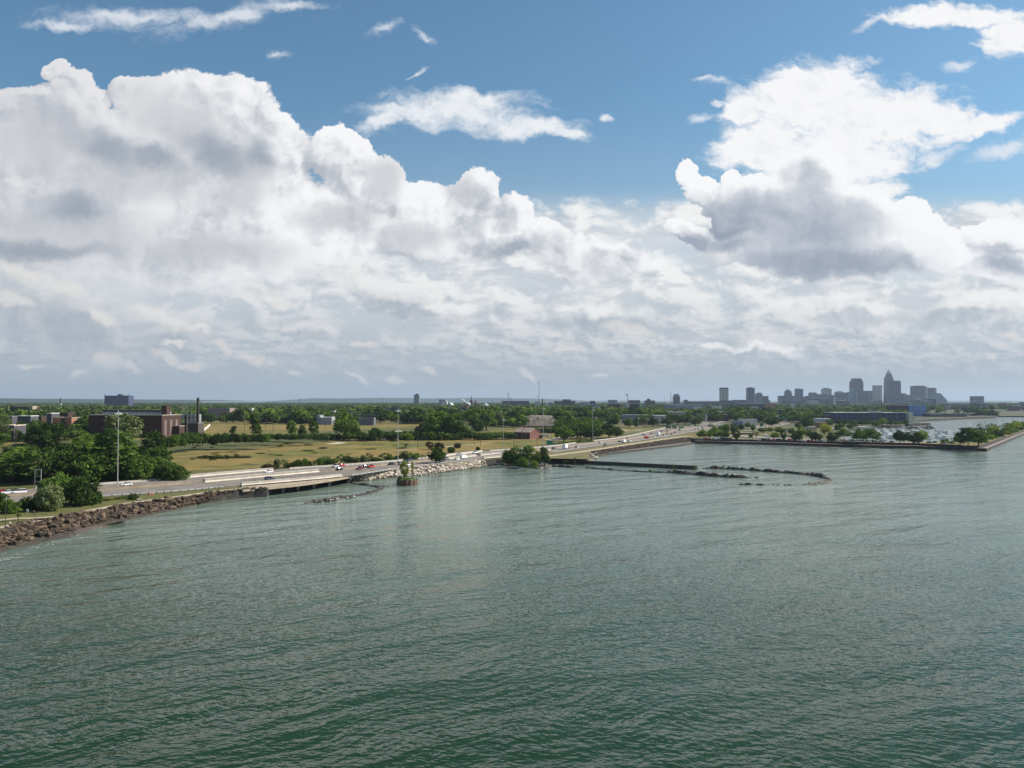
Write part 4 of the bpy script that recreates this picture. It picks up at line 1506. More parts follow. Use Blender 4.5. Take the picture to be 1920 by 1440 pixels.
# the red boat-house by the highway: gable towards the camera's left, pitched roof
Y = 620
p = ground_px(973, 823)
Y = p.y
t = thing('brick_house', 'old brick hall with dark gable front and weathered pitched roof by the highway', 'building', (X_at(988, Y), Y + 4, p.z - 0.2), R(-38))
sx, sy, hw, hr = 19.0, 15.5, 6.6, 10.2
b = MB()
prof = [(-sy / 2, 0), (sy / 2, 0), (sy / 2, hw), (0, hr), (-sy / 2, hw)]
vs = [(-sx / 2, y, z) for y, z in prof] + [(sx / 2, y, z) for y, z in prof]
b.add(vs, [(0, 1, 2, 3, 4), (9, 8, 7, 6, 5), (0, 5, 6, 1), (1, 6, 7, 2), (4, 9, 5, 0)])
b.build('wall', mat('hall_brick', (0.23, 0.10, 0.085), 0.9, scale=0.25, c2=(0.15, 0.062, 0.052)), t, rz=R(90) * 0)
b = MB()
for s in (-1, 1):
    e = 0.5
    y0, z0_ = s * (sy / 2 + e), hw - e * (hr - hw) / (sy / 2)
    b.add([(-sx / 2 - e, y0, z0_), (sx / 2 + e, y0, z0_), (sx / 2 + e, 0, hr + .05), (-sx / 2 - e, 0, hr + .05), (-sx / 2 - e, y0, z0_ + .3), (sx / 2 + e, y0, z0_ + .3), (sx / 2 + e, 0, hr + .35), (-sx / 2 - e, 0, hr + .35)],
          [(0, 1, 2, 3), (4, 5, 6, 7), (0, 1, 5, 4), (0, 3, 7, 4), (1, 2, 6, 5)])
b.build('roof', mat('weathered_roof', (0.36, 0.30, 0.25), 0.9, scale=0.4, c2=(0.22, 0.15, 0.12)), t)
b = MB()
b.box((-2, 0.3, hr - 0.2), (1.2, 1.2, 1.6))
b.build('chimney', M_brick_r, t)
for i in range(4):
    b = MB()
    b.box((-7 + i * 4.6, -sy / 2 - 0.05, 1.4), (1.6, 0.2, 3.2))
    b.build('window', M_glass, t)
b = MB()
b.box((-sx / 2 - 0.05, 0, 0), (0.25, 3.6, 4.2))
b.build('door', mat('old_door', (0.10, 0.07, 0.06), 0.8), t)
box_building('annex', 'low dark lean to shed left of the old brick hall', 'shed', 953, 960, 817, Y + 6, 8, M_brick_r, M_roof_g)
for px, py, lab, c in ((958, 820.5, 'dark parked lorry trailer left of the old brick hall', (0.03, 0.035, 0.05)), (1009, 820.5, 'dark trailer parked against the lit side of the old brick hall', (0.03, 0.035, 0.045)), (1023, 818.5, 'white trailer parked right of the old brick hall', (0.7, 0.7, 0.7))):
    p = ground_px(px, py + 2)
    t = thing('parked_trailer', lab, 'trailer', p, R(-5))
    b = MB()
    b.box((0, 0, 0.9), (8, 2.5, 2.6))
    b.build('body', mat('trailer_paint_' + lab.split()[0] + lab.split()[1], c, 0.5), t)
    for s in (-2.6, 2.6):
        b = MB()
        b.tube((s, -1.25, 0.5), (s, 1.25, 0.5), 0.5, n=10)
        b.build('wheel', mat('tyre', (0.02, 0.02, 0.02), 0.9), t)

# gravel mound
bm_ = bmesh.new()
Yd = 1080
x0, x1 = X_at(938, Yd), X_at(1042, Yd)
zb = 8.0
vs = []
prof = [(0, 0.1), (0.15, 0.25), (0.35, 0.75), (0.55, 1.0), (0.8, 1.0), (0.96, 0.95), (1.0, 0.0)]
mb = MB()
top_h = Z_at(778.5, Yd) - zb
rows = 6
grid = []
for j in range(rows + 1):
    f = j / rows
    line = []
    for i in range(31):
        s = i / 30
        h = 0
        for (a, ha), (b_, hb) in zip(prof, prof[1:]):
            if a <= s <= b_:
                h = ha + (hb - ha) * (s - a) / (b_ - a)
        line.append((x0 + (x1 - x0) * s, Yd - 26 + f * 52, zb - 1 + (h * top_h + 1) * math.sin(PI * min(1, f * 1.0)) ** 0.6 + 0.3 * math.sin(i * 2.1 + j)))
    grid.append(line)
for a, b_ in zip(grid, grid[1:]):
    mb.strip(a, b_)
tag(mb.build('gravel_mound', mat('grey_spoil', (0.21, 0.175, 0.145), 0.95, scale=0.15, c2=(0.12, 0.10, 0.085), bump=0.4), smooth=True), 'long bare grey brown spoil mound with steep right end, above the old brick hall', 'spoil heap')

# ------------------------------------------------------------------ long blue hall, blue office and maroon block right of the marina
Y = 1300
box_building('warehouse', 'long dark blue waterfront hall with white roof line and cream right end', 'warehouse', 1563, 1697, 774, Y, 40, facade('navy_hall', (0.06, 0.065, 0.12), (0.022, 0.025, 0.05), 9, 6, 0.55, 0.35), M_roof_w,
             extra=lambda t, w, d, h: [(lambda b: (b.box((w / 2 + 3.6, 2, 0), (7, 26, h + 0.6)), b.build('end_block', mat('cream_concrete', (0.50, 0.46, 0.40), .85), t)))(MB()),
                                       (lambda b: (b.box((-w / 2 - 5, 6, 0), (9.5, 20, h * 0.75)), b.build('low_wing', mat('dusky_brick', (0.07, 0.05, 0.065), .9), t)))(MB()),
                                       (lambda b: (b.box((w * 0.13, 12, h + .3), (20, 8, 2.2)), b.build('rooftop_unit', M_roof_g, t)))(MB())])
Y = 1900
box_building('office_building', 'bright blue glass waterfront office with pale lit right side', 'office', 1702, 1738, 760, Y, 45, facade('blue_curtain', (0.11, 0.24, 0.50), (0.08, 0.18, 0.42), 8, 5, 0.8, 0.6, 0.4), mat('silver_roof2', (0.40, 0.44, 0.48), .6), z0=3, rz=R(8), windows=6, wm=mat('blue_pane', (0.05, 0.12, 0.30), .15))
box_building('office_building', 'maroon brick block joined to the left of the bright blue office', 'office', 1679, 1702, 760.5, Y, 40, facade('maroon_grid', (0.085, 0.035, 0.055), (0.03, 0.02, 0.04), 6, 4), M_roof_g, z0=3, rz=R(8))
box_building('warehouse', 'low dark waterfront shed row on the point across the marina', 'boathouse', 1742, 1812, 776.5, 1850, 30, mat('dusk_shed', (0.055, 0.058, 0.085), .85), M_roof_t, z0=2.5, windows=9, wm=mat('dim_pane', (0.12, 0.13, 0.17), .4))
box_building('warehouse', 'pale roofed long shed right of the dark shed row', 'shed', 1812, 1834, 776, 2000, 16, M_tan, M_roof_w, z0=2.5)

# ------------------------------------------------------------------ downtown
M_navy = facade('navy_glass', (0.030, 0.048, 0.105), (0.020, 0.034, 0.085), 18, 13, 0.6, 0.6, 0.4, 0.15)
M_stone = facade('grey_stone', (0.165, 0.168, 0.18), (0.065, 0.07, 0.085), 18, 13)
M_cream = facade('cream_stone', (0.46, 0.42, 0.36), (0.22, 0.21, 0.20), 18, 13)
M_brown = facade('brown_granite', (0.075, 0.062, 0.075), (0.035, 0.032, 0.048), 18, 13)
M_teal = facade('teal_glass', (0.12, 0.22, 0.27), (0.08, 0.16, 0.21), 18, 13, 0.7, 0.7, 0.4, 0.15)
M_slate = facade('slate_stone', (0.080, 0.092, 0.125), (0.035, 0.042, 0.062), 18, 13)
DY = 6200


def tower(label, px0, px1, ytop, m, depth=40, roof=M_roof_d, Y=DY, extra=None, rz=0.0, cat='skyscraper'):
    return box_building('skyscraper' if cat == 'skyscraper' else 'office_building', label, cat, px0, px1, ytop, Y, depth, m, roof, z0=5, par=1.5, extra=extra, rz=rz)


def block_on(dx, w_, h_, m, name='crown', dep=0.6):
    def f(t, w, d, h):
        b = MB()
        b.box((dx * w, d / 2, h + 0.25), (w_ * w, d * dep, h_))
        b.build(name, m, t)
    return f


def gable_on(h_, m, name='gable_roof'):
    def f(t, w, d, h):
        b = MB()
        b.add([(-w / 2, 0, h + .3), (w / 2, 0, h + .3), (0, 0, h + h_), (-w / 2, d, h + .3), (w / 2, d, h + .3), (0, d, h + h_)], [(0, 1, 2), (5, 4, 3), (0, 2, 5, 3), (1, 4, 5, 2), (0, 3, 4, 1)])
        b.build(name, m, t)
    return f


def taper_on(h_, k, m, name='crown', dep=1.0):
    def f(t, w, d, h):
        b = MB()
        b.prism([(-w / 2, d / 2 - d * dep / 2), (w / 2, d / 2 - d * dep / 2), (w / 2, d / 2 + d * dep / 2), (-w / 2, d / 2 + d * dep / 2)], h + 0.2, h + h_, top=k)
        b.build(name, m, t)
    return f


def many(*fs):
    def f(t, w, d, h):
        for g in fs:
            g(t, w, d, h)
    return f


def side_fin(s, dw, m, hh=1.0, name='lit_side'):  # as lit_side: a slab whose colour paints the tower's sunlit flank
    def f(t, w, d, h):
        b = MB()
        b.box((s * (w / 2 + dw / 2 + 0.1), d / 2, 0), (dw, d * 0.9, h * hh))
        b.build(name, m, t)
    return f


px = 4.13   # metres per picture pixel down town
tower('tan slab tower with dark top band, leftmost of the downtown towers', 1352, 1366, 729.5, M_cream, Y=4600, extra=block_on(0, 1.0, 8, M_roof_d, 'dark_top_band', 0.98))
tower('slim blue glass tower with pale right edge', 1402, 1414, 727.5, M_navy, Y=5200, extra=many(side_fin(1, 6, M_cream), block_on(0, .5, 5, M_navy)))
tower('grey block beside the slim blue glass tower', 1417, 1430, 739, M_stone, Y=5300, extra=block_on(0.1, .5, 10, M_stone), cat='office block')
tower('low grey shoulder right of the slim blue glass tower', 1408, 1418, 743, M_slate, Y=5350, cat='office block')
tower('stepped dark block sloping down to the right', 1430, 1441, 743, M_slate, Y=5400, extra=many(side_fin(1, 12, M_slate, 0.6, 'step'),), cat='office block')
tower('broad pale base block under the domed tower', 1461, 1492, 742.5, M_stone, extra=None, cat='office block')


def dome_on(t, w, d, h):
    b = bmesh.new()
    bmesh.ops.create_uvsphere(b, u_segments=16, v_segments=10, radius=1.0, matrix=Matrix.Translation((0, d / 2, h)) @ Matrix.Diagonal((w * 0.46, d * 0.46, 16, 1)))
    me = bpy.data.meshes.new('dome')
    b.to_mesh(me)
    b.free()
    me.materials.append(M_slate)
    link('dome', me, t)


tower('dark tower with rounded domed top', 1474, 1484, 733.5, M_slate, Y=DY - 40, extra=many(dome_on, side_fin(1, 6, M_slate, 0.86, 'shoulder'), side_fin(-1, 4, M_slate, 0.86, 'shoulder')))
tower('plain dark blue rectangular tower right of the domed tower', 1493, 1506, 729.5, M_navy, extra=block_on(-0.2, .4, 5, M_navy))
tower('low maroon blocks behind the plain blue tower', 1506, 1520, 744, M_brown, extra=block_on(0.1, .4, 6, M_brown), cat='office block')
tower('rounded slate hotel block', 1519, 1532, 737.5, M_slate, extra=taper_on(8, .7, M_slate), cat='office block')
tower('wide slate block under the cream crowned tower', 1531, 1568, 741, M_slate, extra=block_on(-.2, .5, 8, M_slate), cat='office block')
tower('cream tower with small crown box behind the wide slate block', 1543, 1559.5, 729.5, M_cream, Y=DY + 300, extra=block_on(-.05, .5, 10, M_cream))
tower('blue tower with pale triangular gabled crown', 1568, 1583, 736, M_navy, extra=many(taper_on(14, .35, M_stone)))
tower('blue grey block right of the gabled tower', 1584, 1596, 736.5, M_slate, extra=block_on(.2, .5, 4, M_slate), cat='office block')
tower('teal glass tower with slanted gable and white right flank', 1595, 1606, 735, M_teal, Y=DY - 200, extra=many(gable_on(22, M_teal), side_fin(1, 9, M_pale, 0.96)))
tower('massive brown granite tower with chamfered top', 1598.5, 1619, 717.5, M_brown, Y=DY + 150, depth=60, extra=many(taper_on(34, .72, M_brown),))
tower('low grey block between the brown tower and the cream slab', 1619, 1642, 733, M_stone, Y=DY + 250, cat='office block')
tower('small navy block before the brown granite tower', 1612, 1628, 738.5, M_slate, Y=DY - 250, cat='office block')
tower('cream slab tower left of the spired skyscraper', 1640, 1654, 723.5, M_cream, extra=block_on(0, 1.0, 4, M_pale, 'parapet', .95))
# the tallest: shaft, shoulders, stepped pyramid and spire
x = X_at(1670, DY)
t = thing('skyscraper', 'tallest skyscraper with stepped pyramid top and needle spire', 'skyscraper', (x, DY, 5))
hs = Z_at(709, DY) - 5
b = MB()
b.box((0, 30, 0), (51, 51, hs))
b.build('shaft', M_stone, t)
b = MB()
b.box((0, 30, 0), (61, 42, Z_at(718, DY) - 5))
b.box((0, 30, 0), (42, 61, Z_at(714, DY) - 5))
b.build('shoulder', M_stone, t)
z = hs
for w_, yt in ((45, 706), (37, 702.5), (29, 700)):
    b = MB()
    z2 = Z_at(yt, DY) - 5
    b.box((0, 30, z), (w_, w_, z2 - z))
    b.build('crown_tier', M_stone, t)
    z = z2
b = MB()
b.prism([(-14, 16), (14, 16), (14, 44), (-14, 44)], z, Z_at(692.5, DY) - 5, top=0.08)
b.build('pyramid_roof', mat('steel_pyramid', (0.25, 0.27, 0.30), .5), t)
b = MB()
b.tube((0, 30, Z_at(693, DY) - 5), (0, 30, Z_at(688.5, DY) - 5), 1.6, 0.4, 6)
b.build('spire', MATS['steel_pyramid'], t)
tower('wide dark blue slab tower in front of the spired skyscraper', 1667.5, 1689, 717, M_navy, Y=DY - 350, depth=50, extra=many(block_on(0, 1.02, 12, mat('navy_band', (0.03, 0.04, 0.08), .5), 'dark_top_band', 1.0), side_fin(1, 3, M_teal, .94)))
tower('low navy block right of the wide dark blue slab', 1689, 1700, 739, M_navy, Y=DY - 300, extra=taper_on(9, .6, M_navy), cat='office block')
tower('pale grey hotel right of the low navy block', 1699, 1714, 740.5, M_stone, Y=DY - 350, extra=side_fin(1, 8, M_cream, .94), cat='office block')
tower('cream low block in front of the broad blue tower', 1715, 1726, 744.5, M_cream, Y=DY - 500, cat='office block')
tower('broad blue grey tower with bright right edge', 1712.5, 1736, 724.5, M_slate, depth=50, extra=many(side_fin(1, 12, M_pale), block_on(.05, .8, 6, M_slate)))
tower('tower with orange lit right edge behind the stepped glass block', 1740, 1753, 727.5, M_slate, Y=DY + 200, extra=many(side_fin(1, 14, mat('orange_lit_side', (0.40, 0.27, 0.20), .8))))  # orange slab: low sunlight on the right flank put into its colour


def steps(t, w, d, h):
    for i in range(4):
        b = MB()
        b.box((w / 2 + 6 + i * 12, d / 2, 0), (11.6, d * 0.9, h * (0.93 - i * 0.14)))
        b.build('step', M_teal, t)


tower('stepped teal glass block descending to the right', 1746, 1764, 737.5, M_teal, Y=DY - 200, extra=steps, cat='office block')
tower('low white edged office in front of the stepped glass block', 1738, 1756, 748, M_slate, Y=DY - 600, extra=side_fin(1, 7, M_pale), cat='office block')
tower('lone grey box tower on the right horizon', 1825, 1845, 743.5, M_stone, Y=5000, extra=block_on(0, .9, 2, M_roof_d, 'parapet', .9))
tower('round shouldered dark tower alone left of downtown', 1264, 1275, 744, M_brown, Y=4600, extra=taper_on(16, .6, M_brown))
rnd = random.Random(21)
far = []
for i in range(34):
    a = rnd.uniform(1455, 1745)
    w_ = rnd.uniform(8, 20)
    o = tower('x', a, a + w_, rnd.uniform(747, 755), rnd.choice([M_slate, M_brown, M_stone, M_navy, M_cream]), Y=rnd.uniform(4300, 5600), roof=rnd.choice([M_roof_d, M_roof_g, M_roof_w]), cat='office block')
    far.append(o)
rank(far, 'low city block at the foot of the towers, {n} in that row', 'low blocks at the foot of the towers')
far = []
for i in range(26):
    a = rnd.uniform(1765, 1925)
    o = box_building('low_building', 'x', 'building', a, a + rnd.uniform(6, 18), rnd.uniform(754, 764), rnd.uniform(2900, 4500), 25, rnd.choice([M_grey, M_brown, M_stone, M_slate, M_brick_r, M_pale]), rnd.choice([M_roof_d, M_roof_g, M_roof_w]), z0=4)
    far.append(o)
rank(far, 'low hazy building right of downtown on the far shore, {n}', 'hazy buildings right of downtown')
far = []
for i in range(30):
    a = rnd.uniform(1060, 1460)
    o = box_building('low_building', 'x', 'building', a, a + rnd.uniform(5, 16), rnd.uniform(755, 763), rnd.uniform(2200, 4200), 25, rnd.choice([M_grey, M_brown, M_brick_r, M_slate, M_pale]), rnd.choice([M_roof_d, M_roof_g, M_roof_w]), z0=4)
    far.append(o)
rank(far, 'small building in the hazy town before downtown, {n}', 'small buildings before downtown')

# ------------------------------------------------------------------ masts and poles
M_pole = mat('pole_steel', (0.42, 0.42, 0.41), 0.5, var=0.05, metal=0.2)
M_wood = mat('pole_wood', (0.085, 0.062, 0.045), 0.9)


def high_mast(px, yt, base, label):
    p = ground_px(px, base) if not isinstance(base, Vector) else base
    h = Z_at(yt, p.y) - p.z
    t = thing('light_mast', label, 'light mast', p)
    b = MB()
    b.tube((0, 0, 0), (0, 0, 1.0), 0.5, 0.5, 8)
    b.tube((0, 0, 1.0), (0, 0, h), 0.21, 0.11, 8)
    b.build('pole', M_pole, t)
    b = MB()
    for i in range(12):
        a0, a1 = 2 * PI * i / 12, 2 * PI * (i + 1) / 12
        b.tube((1.15 * math.cos(a0), 1.15 * math.sin(a0), h - .5), (1.15 * math.cos(a1), 1.15 * math.sin(a1), h - .5), 0.09, n=4)
    b.tube((0, 0, h - .6), (0, 0, h + 0.5), 0.3, 0.15, 6)
    for i in range(4):
        b.tube((0, 0, h - .5), (1.15 * math.cos(i * PI / 2), 1.15 * math.sin(i * PI / 2), h - .5), 0.06, n=4)
    b.build('lamp_ring', M_pole, t)
    for i in range(8):
        a0 = 2 * PI * i / 8
        b = MB()
        b.tube((1.3 * math.cos(a0), 1.3 * math.sin(a0), h - 1.05), (1.3 * math.cos(a0), 1.3 * math.sin(a0), h - 0.5), 0.30, 0.16, 8)
        b.build('lamp', mat('lamp_housing', (0.55, 0.55, 0.54), 0.4, var=.03), t)


def median_point(px, f=0.5):
    L = across(f)
    return min(L, key=lambda p: abs(PX(p)[0] - px))


high_mast(231, 772, median_point(231, 0.52), 'nearest high light mast, rising from the highway before the brick warehouse')
high_mast(748.5, 768, median_point(748.5, 0.50), 'high light mast on the highway behind the small weedy islet')
high_mast(944, 786, ground_px(944, 838), 'thin high mast in the grass left of the old brick hall')
high_mast(1020.5, 765, median_point(1020.5, 0.97), 'high light mast right of the old brick hall')
high_mast(1111.5, 767.5, ground_px(1111.5, 829), 'high light mast before the dark wood')
high_mast(1197, 783, ground_px(1197, 811), 'small distant light mast at the wooded bend')

poles = []
for px, yt, yb in ((717.5, 747, 789), (561.5, 746, 793), (587.5, 765, 790), (535, 762, 795), (498, 766, 808), (697, 790, 800), (512, 792, 809), (458.5, 793, 811), (609, 797, 802), (783.5, 800, 841), (889, 820, 834), (901, 822, 836), (963.5, 823, 836),
                   (1007, 822, 836), (980, 803, 826), (991, 784, 802), (1034, 803, 822), (1165, 806, 820), (1310, 803, 820), (1316, 806, 820), (1367, 795, 818), (1411, 806, 824), (1425, 792, 805), (1435, 791, 806), (1455, 789, 804),
                   (191, 752, 769), (298, 771, 812), (30, 790, 832), (252, 745.5, 768), (282, 746, 768), (313, 746, 770), (1246, 743, 775)):
    Yd = None
    p = ground_px(px, yb)
    t = thing('utility_pole', 'x', 'pole', p)
    h = Z_at(yt, p.y) - p.z
    b = MB()
    b.tube((0, 0, 0), (0, 0, h), 0.22, 0.14, 6)
    b.build('pole', M_wood if px not in (191, 298) else M_pole, t)
    b = MB()
    b.box((0, 0, h - 0.9), (2.2, 0.14, 0.16))
    b.box((0, 0, h - 1.9), (1.8, 0.14, 0.16))
    b.build('crossarm', M_wood, t)
    poles.append(t)
rank(poles, 'thin utility pole with crossarms, {n} of the poles behind the highway', 'utility poles behind the highway')

# radio mast, guyed lattice, cranes on the horizon
for px, yt, Yd, lab in ((1010.5, 716.5, 2350, 'tall lattice radio mast with antenna drums at centre horizon'), (953.5, 738.5, 3000, 'shorter floodlight mast left of the tall radio mast'), (1176.5, 739.5, 2050, 'twin stalked mast with two round heads right of centre'), (1257.5, 733, 4600, 'hair thin guyed antenna left of the round shouldered tower')):
    x = X_at(px, Yd)
    h = Z_at(yt, Yd) - 5
    t = thing('radio_mast', lab, 'mast', (x, Yd, 5))
    s = Yd / 2350
    b = MB()
    for dx, dy in ((-1.1, -1), (1.1, -1), (0, 1)):
        b.tube((dx * s * 1.3, dy * s * 1.3, 0), (dx * s * 0.5, dy * s * 0.5, h), 0.30 * s, 0.22 * s, 4)
    for k in range(14):
        z = h * k / 14
        b.tube((-1.2 * s * (1 - .6 * k / 14), -s, z), (1.2 * s * (1 - .6 * k / 14), -s, z + h / 14), 0.16 * s, n=4)
    b.build('lattice', mat('mast_steel', (0.24, 0.23, 0.24), .6), t)
    if 'thin' not in lab:
        heads = {1010.5: ((-3, 2, 1.6), (-3.6, 0.53, 1.4)), 953.5: ((-1.5, 1, 2.4), (2.2, 1, 2.4), (0, .45, 1.6)), 1176.5: ((-3.5, 1, 2.4), (1.0, 0.97, 2.2))}[px]
        for dx, f, r in heads:
            b = MB()
            f = min(f, 1.0)
            b.tube((dx * s, -1, h * f - r), (dx * s, -1, h * f + r * .4), r * s, r * s * .8, 8)
            b.tube((0, 0, h * f - r * .5), (dx * s, -1, h * f - r * .5), 0.2, n=4)
            b.build('antenna_drum', mat('drum_grey', (0.32, 0.32, 0.33), .6), t)
    if px == 1176.5:
        b = MB()
        b.box((0, 2, 0), (9, 8, Z_at(757, Yd) - 5))
        b.build('base_tower', M_pale, t)
# white smokestack-like column downtown
b = MB()
b.tube((0, 0, 0), (0, 0, Z_at(742, 4000) - 5), 2.6, 2.2, 10)
b.tube((0, 0, 0), (0, 0, Z_at(755.5, 4000) - 5), 6, 6, 10)
tag(b.build('smokestack', M_pale, loc=(X_at(1564.5, 4000), 4000, 5)), 'slim white column with ball shaped foot before the downtown blocks', 'chimney')

# steel frame by the lower left trees
p = ground_px(71, 915)
t = thing('steel_frame', 'pale steel portal frame standing between dark trees at lower left', 'frame', p, R(10))
h = Z_at(879.5, p.y) - p.z
for s in (-1.2, 1.2):
    b = MB()
    b.tube((s, 0, 0), (s, 0, h), 0.16, 0.14, 6)
    b.build('post', M_pole, t)
b = MB()
for k in (0.35, 0.62, 0.98):
    b.box((0, 0, h * k - 0.1), (2.6, 0.22, 0.22))
b.build('crossbeam', M_pole, t)
# lamp post lower left
p = G(10, 994, 3.6)
t = thing('lamp_post', 'dark lamp post on the path at the lower left edge', 'lamp post', p)
h = Z_at(937, p.y) - p.z
b = MB()
b.tube((0, 0, 0), (0, 0, 1.2), 0.22, 0.2, 8)
b.tube((0, 0, 1.2), (0, 0, h), 0.11, 0.07, 8)
b.build('pole', mat('dark_pole', (0.05, 0.05, 0.045), .6), t)
b = MB()
b.tube((0, 0, h), (0, 0, h + .5), 0.22, 0.3, 8)
b.build('lamp', mat('lamp_grey', (0.3, 0.3, 0.3), .5), t)

# ------------------------------------------------------------------ road signs
M_sg = mat('sign_green', (0.01, 0.20, 0.11), 0.5, var=.05)
M_sw = mat('sign_white', (0.75, 0.75, 0.75), 0.5, var=.03)
M_so = mat('sign_orange', (0.65, 0.25, 0.03), 0.5, var=.05)
M_sy = mat('sign_yellow', (0.65, 0.50, 0.04), 0.5, var=.05)
M_sr = mat('sign_red', (0.70, 0.02, 0.02), 0.5, var=.05)


def sign(px0, px1, y0, y1, at, label, face, band=None, posts=(0.0,), arrow=False, border=True):
    """a board standing at the ground point AT, as wide and high as the picture shows"""
    Y = at.y
    w = X_at(px1, Y) - X_at(px0, Y)
    zt, zb = Z_at(y0, Y), Z_at(y1, Y)
    t = thing('road_sign', label, 'road sign', (X_at((px0 + px1) / 2, Y), Y, at.z))
    b = MB()
    h0 = zb - at.z
    b.box((0, 0, h0), (w, 0.12, zt - zb))
    b.build('board', face, t)
    if border and not band:
        b = MB()
        for zc in (h0 + 0.08, zt - at.z - 0.18):
            b.box((0, -0.065, zc), (w * 0.96, 0.02, 0.1))
        for xc in (-1, 1):
            b.box((xc * (w * 0.48 - .05), -0.065, h0 + .18), (0.1, 0.02, zt - zb - .36))
        b.build('border', M_sw, t)
    if band:
        b = MB()
        b.box((0, -0.005, h0 - 0.9), (w, 0.12, 0.85))
        b.build('lower_panel', band, t)
    if arrow:
        b = MB()
        b.prism([(-w * .16, -.06), (w * .16, -.06), (w * .16, -.09), (-w * .16, -.09)], h0 + 0.3, h0 + (zt - zb) * .62)
        b.add([(-w * .3, -.09, h0 + (zt - zb) * .6), (w * .3, -.09, h0 + (zt - zb) * .6), (0, -.09, h0 + (zt - zb) * .92), (-w * .3, -.06, h0 + (zt - zb) * .6), (w * .3, -.06, h0 + (zt - zb) * .6), (0, -.06, h0 + (zt - zb) * .92)],
              [(0, 1, 2), (5, 4, 3), (0, 2, 5, 3), (1, 4, 5, 2), (0, 3, 4, 1)])
        b.build('yellow_arrow', M_sy, t)
    for s in posts:
        b = MB()
        b.tube((s * w, 0.16, -0.3), (s * w, 0.16, zt - at.z - 0.1), 0.12, n=6)
        b.build('post', M_pole, t)


sign(756, 766.5, 863, 869.8, G(761, 878, 3.6), 'small green exit sign with yellow arrow above the pale boulders', M_sg, posts=(-.3, .3), arrow=True)
sign(1024.5, 1037, 826, 834.5, G(1034, 846.5, 4.2), 'green overhead sign on a grey mast at the white box truck', M_sg, posts=(.92,))
sign(1207.5, 1216, 818, 822.5, G(1212, 826.5, 3.6), 'bright red board on two legs beside the highway', M_sr, posts=(-.25, .25), border=False)
sign(1247.5, 1258, 798.6, 802.3, G(1250, 809, 4.2), 'left green overhead sign with orange panel over the highway bend', M_sg, band=M_so, posts=(-.55,))
sign(1260, 1268.5, 797.6, 802.3, G(1262, 809, 4.2), 'middle green overhead sign with orange panel over the highway bend', M_sg, band=M_so, posts=(0.5,))
sign(1272, 1282, 800, 803, G(1278, 806, 4.2), 'right green overhead sign over the highway bend', M_sg, posts=(0.5,))
sign(1301, 1304.5, 804, 805.6, G(1302, 809, 4.0), 'tiny green sign beside the ramp', M_sg, border=False)
sign(1425, 1431, 793.5, 799.5, G(1428, 805, 4.0), 'round cornered green sign by the marina road', M_sg, posts=(-.5, .5), border=False)
sign(1440, 1444.5, 801, 804, G(1442, 806, 4.0), 'small square green sign near the tunnel like underpass', M_sg, posts=(0,), border=False)
sign(52.5, 56, 955, 958.5, G(54, 962, 3.6), 'small white notice board on the grass at lower left', M_sw, posts=(0,), border=False)
# green footbridge behind the marina road
Yd = 1290
t = thing('footbridge', 'teal green footbridge over the road into the trees', 'footbridge', (X_at(1464, Yd), Yd, 3.5))
b = MB()
w = X_at(1473, Yd) - X_at(1455, Yd)
b.box((0, 0, Z_at(784.5, Yd) - 3.5), (w, 3, 1.8))
b.build('deck', mat('teal_steel', (0.03, 0.17, 0.17), .6), t)
for s in (-.48, .48):
    b = MB()
    b.box((s * w, 0, 0), (1.2, 2, Z_at(784.5, Yd) - 3.5))
    b.build('support', M_conc, t)

# ------------------------------------------------------------------ trees
TONES = {
    'dark': ((0.020, 0.038, 0.012), (0.062, 0.098, 0.024)),
    'mid': ((0.030, 0.060, 0.014), (0.105, 0.165, 0.034)),
    'bright': ((0.060, 0.105, 0.018), (0.185, 0.250, 0.048)),
    'yellow': ((0.120, 0.140, 0.018), (0.300, 0.310, 0.055)),
    'olive': ((0.050, 0.066, 0.030), (0.150, 0.175, 0.080)),
    'brown': ((0.034, 0.028, 0.018), (0.085, 0.066, 0.036)),
}
for k_, (a_, b_) in TONES.items():
    leaf('foliage_' + k_, tuple(x * .95 for x in a_), tuple(x * 1.3 for x in b_), 0.28)
M_bark = mat('bark', (0.070, 0.055, 0.042), 0.95, scale=3, c2=(0.035, 0.028, 0.022))


def crown_mesh(name, seed, lobes, leaves, size, shape):
    """a crown of leaf sprays: SHAPE lists ellipsoids (x, y, z, rx, ry, rz) in tree heights"""
    r = random.Random(seed)
    mb = MB()
    for (x, y, z, rx, ry, rz) in shape:
        k = max(3, int(lobes * rx * rz / 0.07))
        for _ in range(k):
            while True:
                d = Vector((r.uniform(-1, 1), r.uniform(-1, 1), r.uniform(-1, 1)))
                if 0.25 < d.length < 1:
                    break
            d = d.normalized() * d.length ** 0.45 * 0.86
            c = Vector((x + d.x * rx, y + d.y * ry, z + d.z * rz))
            cr = r.uniform(0.055, 0.115) * (0.7 + 0.6 * max(rx, rz) / 0.4)
            for _ in range(leaves):
                u = Vector((r.gauss(0, 1), r.gauss(0, 1), r.gauss(0.35, 1)))
                u.normalize()
                p = c + u * cr * r.uniform(0.55, 1.05)
                nn = (u + Vector((r.gauss(0, .55), r.gauss(0, .55), r.gauss(0.2, .55)))).normalized()
                a = nn.orthogonal().normalized()
                a = Matrix.Rotation(r.uniform(0, 6.28), 3, nn) @ a
                b = nn.cross(a)
                s = size * r.uniform(0.6, 1.35)
                s2 = s * r.uniform(0.5, 0.9)
                mb.add([p - a * s, p - b * s2 + nn * s * .15, p + a * s, p + b * s2 + nn * s * .15], [(0, 1, 2, 3)])
    me = mb.mesh(name)
    me.materials.append(MATS['foliage_mid'])
    return me


